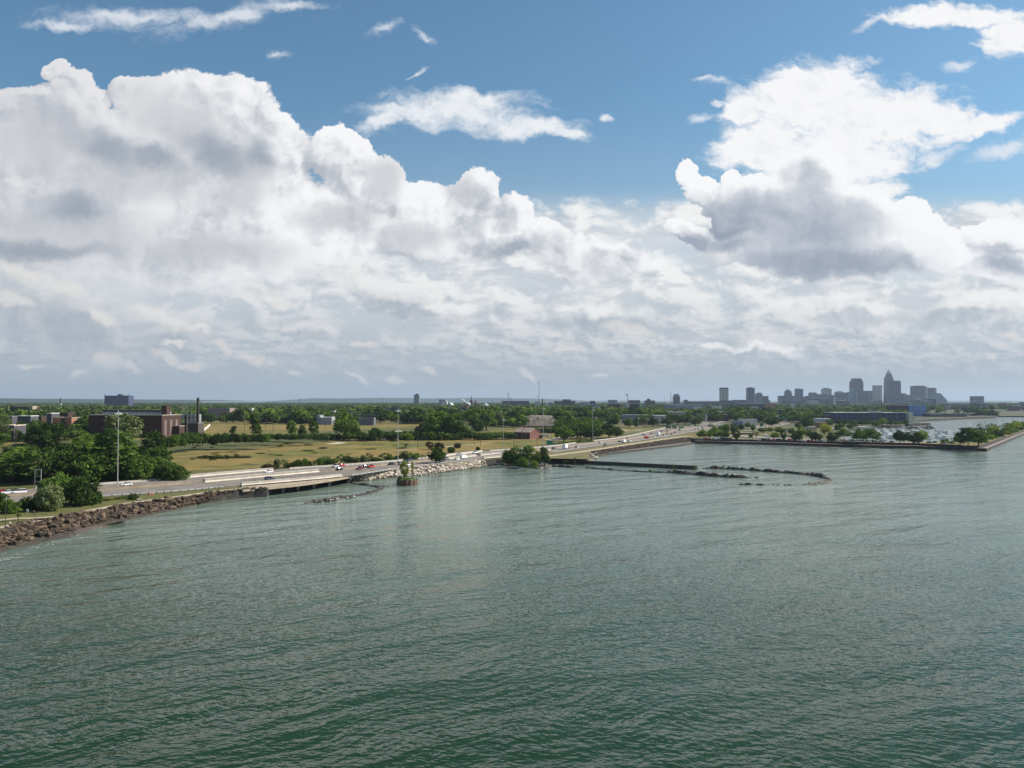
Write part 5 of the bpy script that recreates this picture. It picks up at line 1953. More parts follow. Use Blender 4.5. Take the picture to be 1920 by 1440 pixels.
SHAPES = {
    'round': [(0, 0, .58, .38, .38, .40), (.16, .05, .42, .28, .28, .28), (-.17, -.04, .46, .26, .26, .28)],
    'broad': [(0, 0, .58, .46, .42, .34), (.28, .1, .46, .30, .28, .28), (-.30, -.06, .48, .29, .28, .28), (.05, -.1, .76, .26, .26, .22)],
    'tall': [(0, 0, .62, .24, .24, .36), (.08, .04, .38, .24, .24, .26), (-.07, 0, .80, .16, .16, .2)],
    'tiered': [(0, 0, .44, .36, .36, .28), (-.16, .05, .68, .25, .25, .2), (.15, -.05, .78, .22, .22, .2), (.22, .1, .44, .24, .24, .22)],
    'airy': [(0, 0, .64, .30, .30, .26), (.2, 0, .48, .18, .18, .18), (-.19, .06, .54, .19, .19, .2), (.04, 0, .86, .13, .13, .14)],
    'bush': [(0, 0, .42, .50, .48, .46), (.3, .1, .34, .34, .32, .36), (-.32, -.1, .36, .32, .32, .36)],
    'column': [(0, 0, .52, .12, .12, .46)],
}
CROWNS = {}
for i_, (k_, sh) in enumerate(SHAPES.items()):
    CROWNS[k_] = [crown_mesh('crown_%s' % k_, 100 + i_ * 10 + j, 17 if k_ != 'airy' else 9, 34 if k_ != 'airy' else 22, 0.034 if k_ != 'column' else 0.028, [(a + random.Random(i_ * 9 + j).uniform(-.05, .05), b, c, d * random.Random(j + i_).uniform(.9, 1.1), e, f) for (a, b, c, d, e, f) in sh]) for j in range(2)]


def trunk_mesh(seed):
    r = random.Random(seed)
    mb = MB()
    mb.tube((0, 0, -.02), (.01, 0, .34), .026, .017, 7)
    for i in range(5):
        a = i * 1.3 + r.uniform(-.3, .3)
        z = r.uniform(.22, .36)
        mb.tube((.006, 0, z), (math.cos(a) * r.uniform(.12, .24), math.sin(a) * r.uniform(.12, .24), z + r.uniform(.18, .34)), .013, .005, 5)
    mb.tube((.01, 0, .34), (0, .01, .72), .017, .006, 6)
    me = mb.mesh('trunk', True)
    me.materials.append(M_bark)
    return me


TRUNKS = [trunk_mesh(i) for i in range(3)]
WHOLE = {}


def whole_mesh(kind, j):
    """crown and trunk in one mesh, for trees a few pixels high"""
    k = (kind, j)
    if k not in WHOLE:
        me = CROWNS[kind][j].copy()
        me.name = 'small_tree'
        bm = bmesh.new()
        bm.from_mesh(me)
        n0 = len(bm.faces)
        bm.from_mesh(TRUNKS[j])
        bm.faces.ensure_lookup_table()
        for f in bm.faces[n0:]:
            f.material_index = 1
        bm.to_mesh(me)
        bm.free()
        me.materials.append(M_bark)
        WHOLE[k] = me
    return WHOLE[k]


rt = random.Random(77)
TREES = []


def tree(p, h, w, kind='round', tone='mid', label='x', group=None, bush=False, pxh=None):
    """one tree at ground point p: h metres high, w metres wide"""
    j = rt.randrange(2)
    nat = {'round': .78, 'broad': 1.1, 'tall': .52, 'tiered': .74, 'airy': .72, 'bush': 1.2, 'column': .28}[kind]
    sw = w / nat
    nm = 'shrub' if bush else 'tree'
    small = (pxh if pxh is not None else h * F / max(1, p.y)) < 17
    m = MATS['foliage_' + tone]
    if small:
        o = link(nm, whole_mesh(kind, j), loc=p, rz=rt.uniform(0, 6.28))
        o.scale = (sw, sw, h)
        o.material_slots[0].link = 'OBJECT'
        o.material_slots[0].material = m
        tag(o, label, nm, group)
    else:
        o = thing(nm, label, nm, p, rt.uniform(0, 6.28), group)
        o.scale = (sw, sw, h)
        c = link('crown', CROWNS[kind][j], o)
        c.material_slots[0].link = 'OBJECT'
        c.material_slots[0].material = m
        k = link('trunk', TRUNKS[rt.randrange(3)], o)
    TREES.append(o)
    return o


def tree_px(px, yb, yt, wpx, kind='round', tone='mid', label='x', group=None, bush=False, at=None):
    p = ground_px(px, yb) if at is None else at
    p.z -= 0.1
    return tree(p, Z_at(yt, p.y) - p.z, wpx * p.y / F, kind, tone, label, group, bush)


def tone_word(o):
    for k, w_ in (('dark', 'dark green'), ('mid', 'mid green'), ('bright', 'bright green'), ('yellow', 'yellow green'), ('olive', 'greyish olive'), ('brown', 'brownish')):
        c = o if o.type == 'MESH' else [x for x in COL.objects if x.parent == o][0]
        if c.material_slots[0].material.name == 'foliage_' + k:
            return w_
    return 'green'


# lake side, lower left
for px, yb, yt, w, kind, tone, lab, bush in (
        (92, 957, 902, 66, 'bush', 'olive', 'pale olive leafy tree on the lake side verge at lower left', 0),
        (153, 947, 880, 80, 'bush', 'dark', 'large dark round tree just left of the highway guardrail', 0),
        (108, 944, 878, 72, 'bush', 'mid', 'dull green tree between the pale olive tree and the steel frame', 0),
        (60, 955, 924, 50, 'bush', 'dark', 'dark shrub mass in front of the steel frame', 1),
        (18, 962, 930, 48, 'bush', 'mid', 'ragged green shrub at the left edge beside the lamp post', 1),
        (34, 977, 951, 24, 'airy', 'bright', 'small slender sapling on the grass by the forked path', 0),
        (178, 946, 914, 30, 'bush', 'dark', 'low dark bush under the large round tree', 1),
        (250, 937, 922, 20, 'bush', 'dark', 'little dark bush beside the guardrail before the orange barrels', 1),
        (-10, 955, 915, 50, 'bush', 'dark', 'dark shrub cut by the left picture edge', 1)):
    tree_px(px, yb, yt, w, kind, tone, lab, bush=bool(bush))
wd = []
for i in range(9):
    wd.append(tree_px(188 + i * 7, 940.5 - i * 0.85, 933.5 - i * .85 + rt.uniform(-1.5, 1.5), 12, 'bush', rt.choice(['yellow', 'mid', 'olive']), bush=True))
rank(wd, lambda o: 'low ' + tone_word(o) + ' weed clump below the guardrail, {n}', 'weed clumps below the guardrail')

# the wood left of the field
for px, yb, yt, w, kind, tone, lab in (
        (232, 845, 773, 92, 'broad', 'olive', 'wide light crowned tree standing before the brick warehouse'),
        (165, 880, 811, 84, 'broad', 'bright', 'bright green broad tree at the corner of the brick warehouse'),
        (213, 903, 806, 76, 'tall', 'mid', 'tall green tree just left of the nearest light mast'),
        (284, 873, 807, 50, 'round', 'dark', 'dark round tree before the right end of the brick warehouse'),
        (247, 870, 838, 40, 'airy', 'olive', 'thin pale tree right of the nearest light mast'),
        (318, 902, 861, 64, 'bush', 'dark', 'dark bushy tree at the end of the white landward parapet'),
        (270, 903, 858, 60, 'bush', 'mid', 'green bushy tree behind the edge barrier right of the mast'),
        (345, 898, 876, 34, 'bush', 'mid', 'small green bush ending the roadside wood'),
        (190, 905, 840, 70, 'round', 'dark', 'dark tree behind the highway left of the nearest mast'),
        (130, 905, 832, 90, 'broad', 'dark', 'very dark broad tree behind the highway at left'),
        (60, 908, 838, 90, 'round', 'dark', 'dark round tree behind the steel frame'),
        (85, 860, 790, 84, 'broad', 'dark', 'large dark tree before the orange brick ruin'),
        (20, 905, 850, 80, 'round', 'mid', 'mid green tree behind the far left highway'),
        (8, 830, 776, 40, 'airy', 'olive', 'grey leaved willow like tree at the left picture edge'),
        (46, 786, 767.5, 22, 'round', 'bright', 'small bright tree before the brown apartment block'),
        (118, 812, 787, 14, 'column', 'dark', 'narrow dark tree before the orange brick ruin')):
    tree_px(px, yb, yt, w, kind, tone, lab)
zone = []
for i in range(46):
    Y = 350 + 240 * (i / 46) ** 1.2
    px = rt.uniform(-60, 322 - 0.45 * (Y - 352))
    if Y > 520 and px > 150:
        px -= 160
    zone.append(tree(Vector((X_at(px, Y), Y, ground(X_at(px, Y), Y) - .2)), rt.uniform(10, 15.5) * (0.72 if Y > 440 else 1), rt.uniform(12, 18), rt.choice(['round', 'broad', 'round', 'tiered']), rt.choice(['dark', 'dark', 'mid', 'mid', 'bright'])))
rank(zone, lambda o: tone_word(o) + ' tree in the wood left of the field, {n}', 'trees of the wood left of the field')

zone = []
for i in range(30):
    px = -40 + i * 12.6 + rt.uniform(-4, 4)
    p = ground_px(px, 905.5 - max(0, px - 190) * .055 + rt.uniform(-3, 0))
    zone.append(tree(p, rt.uniform(3.5, 6.5), rt.uniform(7, 11), 'bush', rt.choice(['dark', 'dark', 'mid']), bush=True))
rank(zone, lambda o: tone_word(o) + ' shrub under the roadside wood, {n}', 'undergrowth of the roadside wood')

zone = []
for px, yt in ((-8, 790), (8, 794), (24, 803), (40, 789), (54, 793), (70, 786), (84, 796), (100, 803), (122, 804), (140, 801)):
    Yd = rt.uniform(560, 640)
    x = X_at(px, Yd)
    z = ground(x, Yd)
    zone.append(tree(Vector((x, Yd, z - .2)), Z_at(yt, Yd) - z, rt.uniform(12, 17), rt.choice(['round', 'broad']), rt.choice(['dark', 'mid', 'dark'])))
rank(zone, lambda o: tone_word(o) + ' tree before the old brick blocks at far left, {n}', 'trees before the brick blocks')

# hedges and thickets in the field
for px, yb, yt, w, kind, tone, lab, bush in (
        (478, 825, 776, 20, 'tall', 'dark', 'tall dark narrow tree alone in the thicket of the field', 0),
        (437, 815, 799, 12, 'tall', 'dark', 'small dark pointed tree at the left of the field thicket', 0),
        (548, 820, 789, 20, 'tall', 'mid', 'slim green tree at the left end of the plateau edge', 0),
        (567, 821, 796, 18, 'round', 'dark', 'small dark round tree on the plateau edge', 0),
        (587, 819, 789, 20, 'tall', 'dark', 'dark upright tree on the plateau edge right of two others', 0),
        (648, 822, 772, 52, 'broad', 'bright', 'bright lone broad tree beside the grey workshops', 0),
        (503, 880, 868, 30, 'bush', 'brown', 'brownish bush beside the highway at the retaining wall end', 1),
        (668, 810, 798, 16, 'bush', 'dark', 'round dark bush right of the bright lone tree', 1),
        (703, 811, 800, 20, 'bush', 'dark', 'dark bush below the slate box building', 1),
        (761, 837, 831, 7, 'bush', 'dark', 'tiny round dark bush alone in the dry grass', 1),
        (805, 843, 828, 16, 'tall', 'brown', 'pointed brown shrub of a pair behind the highway', 1),
        (823, 842, 827, 20, 'bush', 'brown', 'rounded brown shrub of a pair behind the highway', 1),
        (846, 849, 836, 20, 'bush', 'dark', 'dark green mounded bush right of the brown shrub pair', 1),
        (858, 840, 829, 20, 'bush', 'brown', 'dark pointed shrub beside the pale track', 1),
        (896, 845, 836, 10, 'bush', 'dark', 'small black green bush behind the white landward parapet', 1),
        (817, 870, 838, 38, 'round', 'dark', 'dark round tree on the lake side verge hiding the highway', 0)):
    tree_px(px, yb, yt, w, kind, tone, lab, bush=bool(bush))


def row(pxs, yb, yt, w, kinds, tones, fmt, group, bush=True, jit=1.0):
    out = []
    for px in pxs:
        b_ = yb(px) if callable(yb) else yb
        t_ = yt(px) if callable(yt) else yt
        out.append(tree_px(px + rt.uniform(-2, 2) * jit, b_ + rt.uniform(-.5, .5), t_ + rt.uniform(-2.2, 2.2) * jit, w * rt.uniform(.75, 1.3), rt.choice(kinds), rt.choice(tones), bush=bush))
    rank(out, fmt, group)
    return out


row(range(318, 402, 9), lambda p: 838 - (p - 318) * .05, lambda p: 809 + abs(p - 350) * .10, 24, ['bush', 'round'], ['dark', 'mid', 'mid'], lambda o: tone_word(o) + ' shrub in the hedge below the substation, {n}', 'hedge below the substation')
row(range(408, 500, 8), lambda p: 830 - (p - 408) * .02, lambda p: 809 + (p - 408) * .03, 20, ['bush'], ['dark', 'mid', 'dark'], lambda o: tone_word(o) + ' shrub in the field thicket, {n}', 'shrubs of the field thicket')
row(range(500, 645, 9), lambda p: 824, lambda p: 811, 18, ['bush'], ['dark', 'mid', 'dark'], lambda o: tone_word(o) + ' bush along the plateau edge, {n}', 'bushes along the plateau edge')
row(range(520, 800, 10), lambda p: 878 - (p - 520) * .058, lambda p: 866 - (p - 520) * .060 - (7 if p % 40 < 12 else 0), 20, ['bush', 'round', 'airy'], ['dark', 'mid', 'dark', 'olive'], lambda o: tone_word(o) + ' roadside shrub behind the highway, {n}', 'roadside shrubs along the highway')
row(range(375, 470, 10), lambda p: 858, lambda p: 853.5, 18, ['bush'], ['dark', 'olive', 'brown'], lambda o: 'low ' + tone_word(o) + ' scrub in the dry field, {n}', 'low scrub in the dry field', jit=.6)
row(range(655, 960, 11), lambda p: 826 - (p - 655) * .006, lambda p: 809, 26, ['bush', 'round'], ['mid', 'dark', 'mid', 'bright'], lambda o: tone_word(o) + ' shrub below the central trees, {n}', 'shrub belt below the central trees')
row(range(700, 800, 12), lambda p: 818, lambda p: 806, 20, ['bush'], ['mid', 'dark'], lambda o: tone_word(o) + ' shrub left of the central trees, {n}', 'shrubs left of the central trees')
row(range(1040, 1110, 8), lambda p: 834 - (p - 1040) * .06, lambda p: 828 - (p - 1040) * .08, 15, ['bush'], ['mid', 'bright'], lambda o: tone_word(o) + ' hedge shrub by the pale gravel track, {n}', 'hedge beside the gravel track')
row(range(1000, 1070, 10), lambda p: 812, lambda p: 801, 20, ['bush', 'round'], ['mid', 'dark'], lambda o: tone_word(o) + ' bush behind the old brick hall, {n}', 'bushes behind the old brick hall')

sc_ = []
for k in range(42):
    px = rt.uniform(330, 760)
    py = rt.uniform(832, 866) - (px - 330) * .03
    sc_.append(tree_px(px, py, py - rt.uniform(1.0, 2.4), rt.uniform(5, 26), 'bush', rt.choice(['olive', 'mid', 'yellow', 'dark', 'brown']), bush=True))
rank(sc_, lambda o: tone_word(o) + ' scrub patch in the open field, {n}', 'scrub patches of the open field')

# the central clump and the big dark wood right of the brick hall
for px, yb, yt, w, kind, tone, lab in (
        (820, 824, 770, 56, 'round', 'mid', 'big round green tree of the central clump, left one'),
        (850, 824, 775, 44, 'round', 'dark', 'dark tree in the middle of the central clump'),
        (890, 806, 764, 46, 'broad', 'bright', 'light green tall crown at the right of the central clump'),
        (912, 808, 766, 42, 'round', 'mid', 'green tree at the right end of the central clump'),
        (935, 795, 771, 22, 'round', 'olive', 'greyish tree right of the central clump'),
        (800, 822, 790, 40, 'round', 'dark', 'dark low tree at the left foot of the central clump'),
        (868, 824, 796, 40, 'bush', 'mid', 'green bushy tree at the foot of the central clump'),
        (893, 812, 786, 30, 'tall', 'dark', 'dark tree under the light green tall crown'),
        (1055, 806, 769, 44, 'tall', 'mid', 'upright green tree right of the spoil mound'),
        (1010, 797, 781, 24, 'round', 'dark', 'round dark tree before the spoil mound'),
        (1110, 824, 797, 46, 'round', 'dark', 'dark round tree at the highway edge of the big wood'),
        (1142, 822, 793, 40, 'broad', 'dark', 'dark broad tree at the right front of the big wood'),
        (1155, 821, 800, 30, 'round', 'dark', 'low dark tree at the front corner of the big wood')):
    tree_px(px, yb, yt, w, kind, tone, lab)
zone = []
for i in range(44):
    f = i / 44
    Y = 700 + 700 * f
    lo = 1040 + 20 * f
    hi = 1150 + 130 * f
    px = rt.uniform(lo, hi)
    while behind_road(X_at(px, Y), Y) < 26:
        px = rt.uniform(lo, hi)
        Y += 12
    x = X_at(px, Y)
    zone.append(tree(Vector((x, Y, ground(x, Y) - .2)), rt.uniform(11, 17), rt.uniform(14, 20), rt.choice(['round', 'broad', 'tiered', 'round']), rt.choice(['dark', 'mid', 'mid', 'dark', 'bright'])))
rank(zone, lambda o: tone_word(o) + ' tree in the big central wood, {n}', 'trees of the big wood')
zone = []
for i in range(30):
    f = i / 30
    Y = 1000 + 420 * f
    px = rt.uniform(330, 1010)
    x = X_at(px, Y)
    zone.append(tree(Vector((x, Y, ground(x, Y) - .2)), rt.uniform(11, 17), rt.uniform(16, 24), rt.choice(['round', 'broad', 'tiered', 'tall']), rt.choice(['dark', 'mid', 'mid', 'bright'])))
rank(zone, lambda o: tone_word(o) + ' tree in the belt beyond the plateau, {n}', 'trees beyond the plateau')
zone = []
for i in range(34):
    f = i / 34
    Y = 1110 + 420 * f
    px = rt.uniform(1205, 1335) if i % 3 else rt.uniform(1380, 1560)
    x = X_at(px, Y)
    while px < 1345 and behind_road(x, Y) < 25:
        Y += 20
        x = X_at(px, Y)
    zone.append(tree(Vector((x, Y, ground(x, Y) - .2)), rt.uniform(11, 16), rt.uniform(15, 21), rt.choice(['round', 'broad', 'tiered']), rt.choice(['dark', 'dark', 'mid', 'olive'])))
rank(zone, lambda o: tone_word(o) + ' tree behind the highway bend, {n}', 'trees behind the highway bend')

# the marina shore
row([1318, 1332, 1346, 1358], 822, 806, 20, ['broad', 'round'], ['bright', 'mid'], lambda o: tone_word(o) + ' small tree by the quay corner, {n}', 'small trees by the quay corner', bush=False)
for px, yb, yt, w, kind, tone, lab in (
        (1361, 813, 795, 16, 'round', 'mid', 'round tree left of the tall quay corner tree'),
        (1374, 812, 793, 18, 'round', 'dark', 'dark round tree behind the tall quay corner tree'),
        (1379, 826, 804, 18, 'tall', 'dark', 'dark upright tree on the quay right of the corner'),
        (1407, 822, 813, 8, 'round', 'mid', 'small round tree before the marina shop'),
        (1418, 822, 808, 14, 'airy', 'yellow', 'thin yellowish tree beside the marina shop'),
        (1452, 823, 811, 18, 'round', 'mid', 'green tree right of the bait shop'),
        (1468, 828, 805, 12, 'tall', 'dark', 'narrow dark tree left of the white house front'),
        (1493, 829, 807, 22, 'round', 'dark', 'dark round headed quay tree, first of the row'),
        (1503, 820, 800, 18, 'round', 'bright', 'bright tree behind the first dark quay tree'),
        (1516, 820, 806, 14, 'round', 'mid', 'green tree before the sand coloured boathouse'),
        (1530, 829, 809, 28, 'broad', 'dark', 'broad dark quay tree with clear stem'),
        (1546, 815, 794, 24, 'round', 'yellow', 'bright yellow green tree below the rusty shed'),
        (1561, 829, 809, 24, 'round', 'dark', 'dark ball shaped quay tree, third of the row'),
        (1583, 822, 803, 28, 'broad', 'mid', 'green tree between two quay trees, behind them'),
        (1612, 829, 804, 28, 'broad', 'mid', 'broad quay tree shading white trailers'),
        (1636, 831, 802, 30, 'broad', 'mid', 'broad quay tree at the left edge of the marina basin'),
        (1624, 822, 803, 20, 'round', 'mid', 'green tree behind the broad pair at the basin edge'),
        (1687, 831.5, 807, 34, 'broad', 'dark', 'dark spreading tree at the left of the basin pair'),
        (1712, 833, 808, 40, 'round', 'dark', 'dark spreading tree at the right of the basin pair'),
        (1730, 828, 807, 22, 'round', 'bright', 'lighter tree at the right flank of the basin pair'),
        (1772, 832, 821, 20, 'bush', 'bright', 'low bright bush on the pier beside parked cars'),
        (1815, 836, 801, 44, 'broad', 'dark', 'largest dark tree at the end of the pier, left half'),
        (1835, 837, 804, 40, 'round', 'mid', 'big green tree at the end of the pier, right half'),
        (1800, 834, 812, 26, 'round', 'mid', 'round green tree at the left flank of the largest pier tree')):
    tree_px(px, yb, yt, w, kind, tone, lab)
zone = []
for i in range(44):
    s = (i + rt.random()) / 44
    p = BW_OUT[0] + bwd * (130 + 600 * s) + bwn * rt.uniform(7, 22)
    b_ = i % 2 == 0  # every second tree of the breakwater is built low and bushy, as a shrub
    zone.append(tree(Vector((p.x, p.y, 3.9)), rt.uniform(3, 5.5) if b_ else rt.uniform(6, 11), rt.uniform(8, 13), 'bush' if b_ else rt.choice(['round', 'airy']), rt.choice(['bright', 'mid', 'bright', 'yellow']), bush=b_))
rank(zone, lambda o: tone_word(o) + (' shrub' if o.name.startswith('shrub') else ' tree') + ' on the overgrown right breakwater, {n}', 'trees on the right breakwater')
zone = []
for px, py in ((1340, 811), (1352, 808), (1390, 806), (1402, 803), (1412, 809), (1430, 811), (1444, 809), (1460, 811), (1484, 812), (1497, 806), (1510, 803), (1522, 799), (1540, 802), (1556, 800), (1570, 810), (1578, 803), (1594, 806), (1600, 801), (1644, 799), (1655, 797)):
    zone.append(tree_px(px, py + rt.uniform(-1, 1), py - rt.uniform(9, 15), rt.uniform(12, 20), rt.choice(['round', 'broad', 'bush']), rt.choice(['dark', 'mid', 'mid', 'bright'])))
rank(zone, lambda o: tone_word(o) + ' tree between the marina road and the pier, {n}', 'trees by the marina road')
for px, y0_, w, lab in ((1837, 801, 12, 'left thin tree on the dark inner breakwater'), (1852, 803, 10, 'middle thin tree on the dark inner breakwater'), (1859, 801, 12, 'right thin tree on the dark inner breakwater'), (1866, 803, 8, 'last thin tree on the dark inner breakwater')):
    p = G(px, 807, 1.6)
    tree(p, Z_at(y0_ - 8, p.y) - 1.6, w * p.y / F, 'airy', 'olive', lab)
zone = []
for px in range(1735, 1845, 9):
    Y = rt.uniform(1900, 2050)
    h = 9 if px < 1830 else 14
    zone.append(tree(Vector((X_at(px, Y), Y, 2.5)), rt.uniform(.8, 1.1) * h, rt.uniform(14, 22), 'broad', 'dark'))
for px in (1838, 1845, 1853, 1860, 1866):
    zone.append(tree(Vector((X_at(px, 1960), 1960, 2.5)), rt.uniform(13, 17), 18, 'round', 'dark'))
rank(zone, lambda o: 'dark tree on the far point across the marina, {n}', 'trees on the far point')
zone = []
for px in list(range(1572, 1700, 9)):
    p = ground_px(px, 797 + rt.uniform(-1, 1.5))
    zone.append(tree(p, rt.uniform(6, 10), rt.uniform(10, 15), rt.choice(['round', 'broad']), rt.choice(['dark', 'mid'])))
rank(zone, lambda o: tone_word(o) + ' tree at the foot of the long blue hall, {n}', 'trees before the long blue hall')

# trees and scrub of the islet and the breakwaters
ISL = [(951, 873, 843, 20, 'round', 'mid'), (967, 874, 835, 30, 'round', 'mid'), (986, 875, 837, 28, 'tall', 'mid'), (960, 874, 850, 24, 'bush', 'dark'), (1001, 876, 839, 24, 'airy', 'yellow'), (1021, 875, 840, 18, 'tall', 'dark'), (1001, 879, 861, 16, 'bush', 'bright'), (978, 877, 855, 26, 'bush', 'mid'), (1010, 877, 850, 20, 'round', 'bright'), (993, 875, 846, 18, 'airy', 'olive')]
zone = [tree(G(a, min(b, 873.5) if kd != 'bush' else b - 1.5, 0.9), max(3, Z_at(c, G(a, b, 0.9).y) - 0.9), w * G(a, b, .9).y / F, kd, tn) for a, b, c, w, kd, tn in ISL]
rank(zone, lambda o: tone_word(o) + ' tree crowding the little islet by the shore, {n}', 'trees of the islet')

# ------------------------------------------------------------------ far woods: one mass out to the horizon
def hides(px, Y):
    """would a tree of ordinary height here stand before a building's upper part?"""
    row_ = PX((X_at(px, Y), Y, (ground(X_at(px, Y), Y) if Y < 2600 else 8.0) + 15))[1]
    for a, b_, yt, Yb in BUILT:
        w_ = 9 * F / Y * .8
        if a - w_ < px < b_ + w_ and Y < Yb + 15 and row_ < yt + (7 if Yb < 2600 else 3) and Yb < 3900:
            return True
    return False


def far_wood():
    r = random.Random(15)
    vs = []
    n = 0
    while n < 60000 and len(vs) < 26000:
        n += 1
        Y = (1010 ** .7 + r.random() * (8200 ** .7 - 1010 ** .7)) ** (1 / .7)
        px = r.uniform(-120, 2040)
        x = X_at(px, Y)
        if px < 300 and Y < 1150 and r.random() < .5:
            continue
        if px < 330:
            if Y < 620 and px > 0:
                continue
        elif 1000 <= px < 1340 and (Y < 1350 or behind_road(x, Y) < 60):
            continue
        elif 1340 <= px < 1700 and Y < 1340:
            continue
        elif px >= 1700 and Y < 2330:
            continue
        elif px >= 1860 and Y < 2700:
            continue
        if 1250 < px and Y > 2000 and r.random() < (.62 if px < 1760 else .45):
            continue
        if not inside(x, Y):
            continue
        if hides(px, Y) and r.random() < .9:
            continue
        if 890 < px < 1250 and Y > 2300 and r.random() < .35:
            continue
        z = ground(x, Y) if Y < 2600 else 8.0
        vs.append((x, Y, z - .3))
    for i in range(900):                    # the wood at far left behind the roofs
        Y = r.uniform(610, 1060)
        px = r.uniform(-80, 330)
        if 150 < px and Y < 690:
            continue
        if 0 < px < 145 and Y < 900:
            continue
        x = X_at(px, Y)
        vs.append((x, Y, ground(x, Y) - .3))
    me = bpy.data.meshes.new('far_wood')
    me.from_pydata(vs, [], [])
    o = link('far_wood', me)
    tag(o, 'dense dark green woods and street trees stretching back to the horizon', 'woodland', kind='stuff')
    g = bpy.data.node_groups.new('scatter_trees', 'GeometryNodeTree')
    g.interface.new_socket(name='Geometry', in_out='INPUT', socket_type='NodeSocketGeometry')
    g.interface.new_socket(name='Geometry', in_out='OUTPUT', socket_type='NodeSocketGeometry')
    N, L = g.nodes, g.links
    gi, go = N.new('NodeGroupInput'), N.new('NodeGroupOutput')
    jn = N.new('GeometryNodeJoinGeometry')
    for k, pr in enumerate(PROTO):
        oi = N.new('GeometryNodeObjectInfo')
        oi.inputs['Object'].default_value = pr
        oi.inputs['As Instance'].default_value = True
        oi.transform_space = 'ORIGINAL'
        L.new(oi.outputs['Geometry'], jn.inputs[0])
    ip = N.new('GeometryNodeInstanceOnPoints')
    ip.inputs['Pick Instance'].default_value = True
    L.new(gi.outputs[0], ip.inputs['Points'])
    L.new(jn.outputs[0], ip.inputs['Instance'])
    rr = N.new('FunctionNodeRandomValue')
    rr.data_type = 'FLOAT_VECTOR'
    rr.inputs[0].default_value = (0, 0, 0)
    rr.inputs[1].default_value = (0, 0, 6.28)
    L.new(rr.outputs[0], ip.inputs['Rotation'])
    rv = N.new('FunctionNodeRandomValue')
    rv.data_type = 'FLOAT_VECTOR'
    rv.inputs[0].default_value = (15, 15, 9)
    rv.inputs[1].default_value = (30, 30, 20)
    L.new(rv.outputs[0], ip.inputs['Scale'])
    L.new(ip.outputs[0], go.inputs[0])
    md = o.modifiers.new('scatter', 'NODES')
    md.node_group = g


# three ordinary trees of the far wood's edge also serve as the pattern for the mass behind them
PROTO = []
for k, (px, Y, kind, tone) in enumerate(((420, 1050, 'round', 'mid'), (615, 1120, 'broad', 'dark'), (955, 1160, 'tiered', 'bright'), (560, 1100, 'tall', 'olive'), (760, 1130, 'round', 'dark'), (480, 1090, 'broad', 'mid'))):
    x = X_at(px, Y)
    me = crown_mesh('far_tree', 900 + k, 13, 16, 0.058, SHAPES[kind])
    me.materials[0] = MATS['foliage_' + tone]
    o = link('tree', me, loc=(x, Y, ground(x, Y) - .3))
    o.scale = (17, 17, 12)
    tag(o, ('mid green tree at the left front edge of the far woods', 'dark broad tree at the middle front edge of the far woods', 'bright tiered tree at the right front edge of the far woods', 'tall olive tree in the front edge of the far woods', 'dark round tree in the front edge of the far woods', 'wide green tree in the front edge of the far woods')[k], 'tree')
    PROTO.append(o)
far_wood()

# ------------------------------------------------------------------ rocks
def rock_mesh(seed, sub=2):
    r = random.Random(seed)
    b = bmesh.new()
    bmesh.ops.create_icosphere(b, subdivisions=sub, radius=1.0)
    planes = [(Vector((r.gauss(0, 1), r.gauss(0, 1), r.gauss(0, 1))).normalized(), r.uniform(.45, .8)) for _ in range(9)]
    for v in b.verts:
        for nn, d in planes:
            e = v.co.dot(nn) - d
            if e > 0:
                v.co -= nn * e
        v.co += Vector((r.uniform(-1, 1), r.uniform(-1, 1), r.uniform(-1, 1))) * 0.035
        v.co.x *= 1.25
        v.co.z *= 0.8
    me = bpy.data.meshes.new('boulder')
    b.to_mesh(me)
    b.free()
    return me


def rock_mat(name, a, b_):
    m = bpy.data.materials.new(name)
    m.use_nodes = True
    t = NT(m.node_tree)
    p = m.node_tree.nodes['Principled BSDF']
    p.inputs['Roughness'].default_value = 0.92
    g = t.n('ShaderNodeNewGeometry')
    oi = t.n('ShaderNodeObjectInfo')
    nz = t.noise(g.outputs['Position'], 1.3, 4, 0.65)
    s = t.m('ADD', t.m('MULTIPLY', t.m('FRACT', t.m('ADD', oi.outputs['Random'], g.outputs['Random Per Island'])), 0.75), t.m('MULTIPLY', t.m('SUBTRACT', nz, 0.5), 0.9))
    t.put(p.inputs['Base Color'], t.mix(t.ss(s, 0.0, 0.9), a, b_))
    MATS[name] = m
    return m


M_rock_b = rock_mat('brown_stone_rock', (0.022, 0.015, 0.010), (0.135, 0.090, 0.055))
M_rock_p = rock_mat('pale_limestone', (0.30, 0.245, 0.19), (0.66, 0.58, 0.48))
M_rock_d = rock_mat('dark_wet_stone', (0.020, 0.018, 0.016), (0.075, 0.066, 0.056))
ROCKS = [rock_mesh(i) for i in range(7)]
for me in ROCKS:
    me.materials.append(M_rock_b)
ROCKS1 = [rock_mesh(50 + i, 1) for i in range(6)]
rk = random.Random(31)


def on_bank(S, s, f):
    A, B = S
    i = min(len(A) - 2, int(s * (len(A) - 1)))
    w = s * (len(A) - 1) - i
    return A[i].lerp(A[i + 1], w).lerp(B[i].lerp(B[i + 1], w), f)


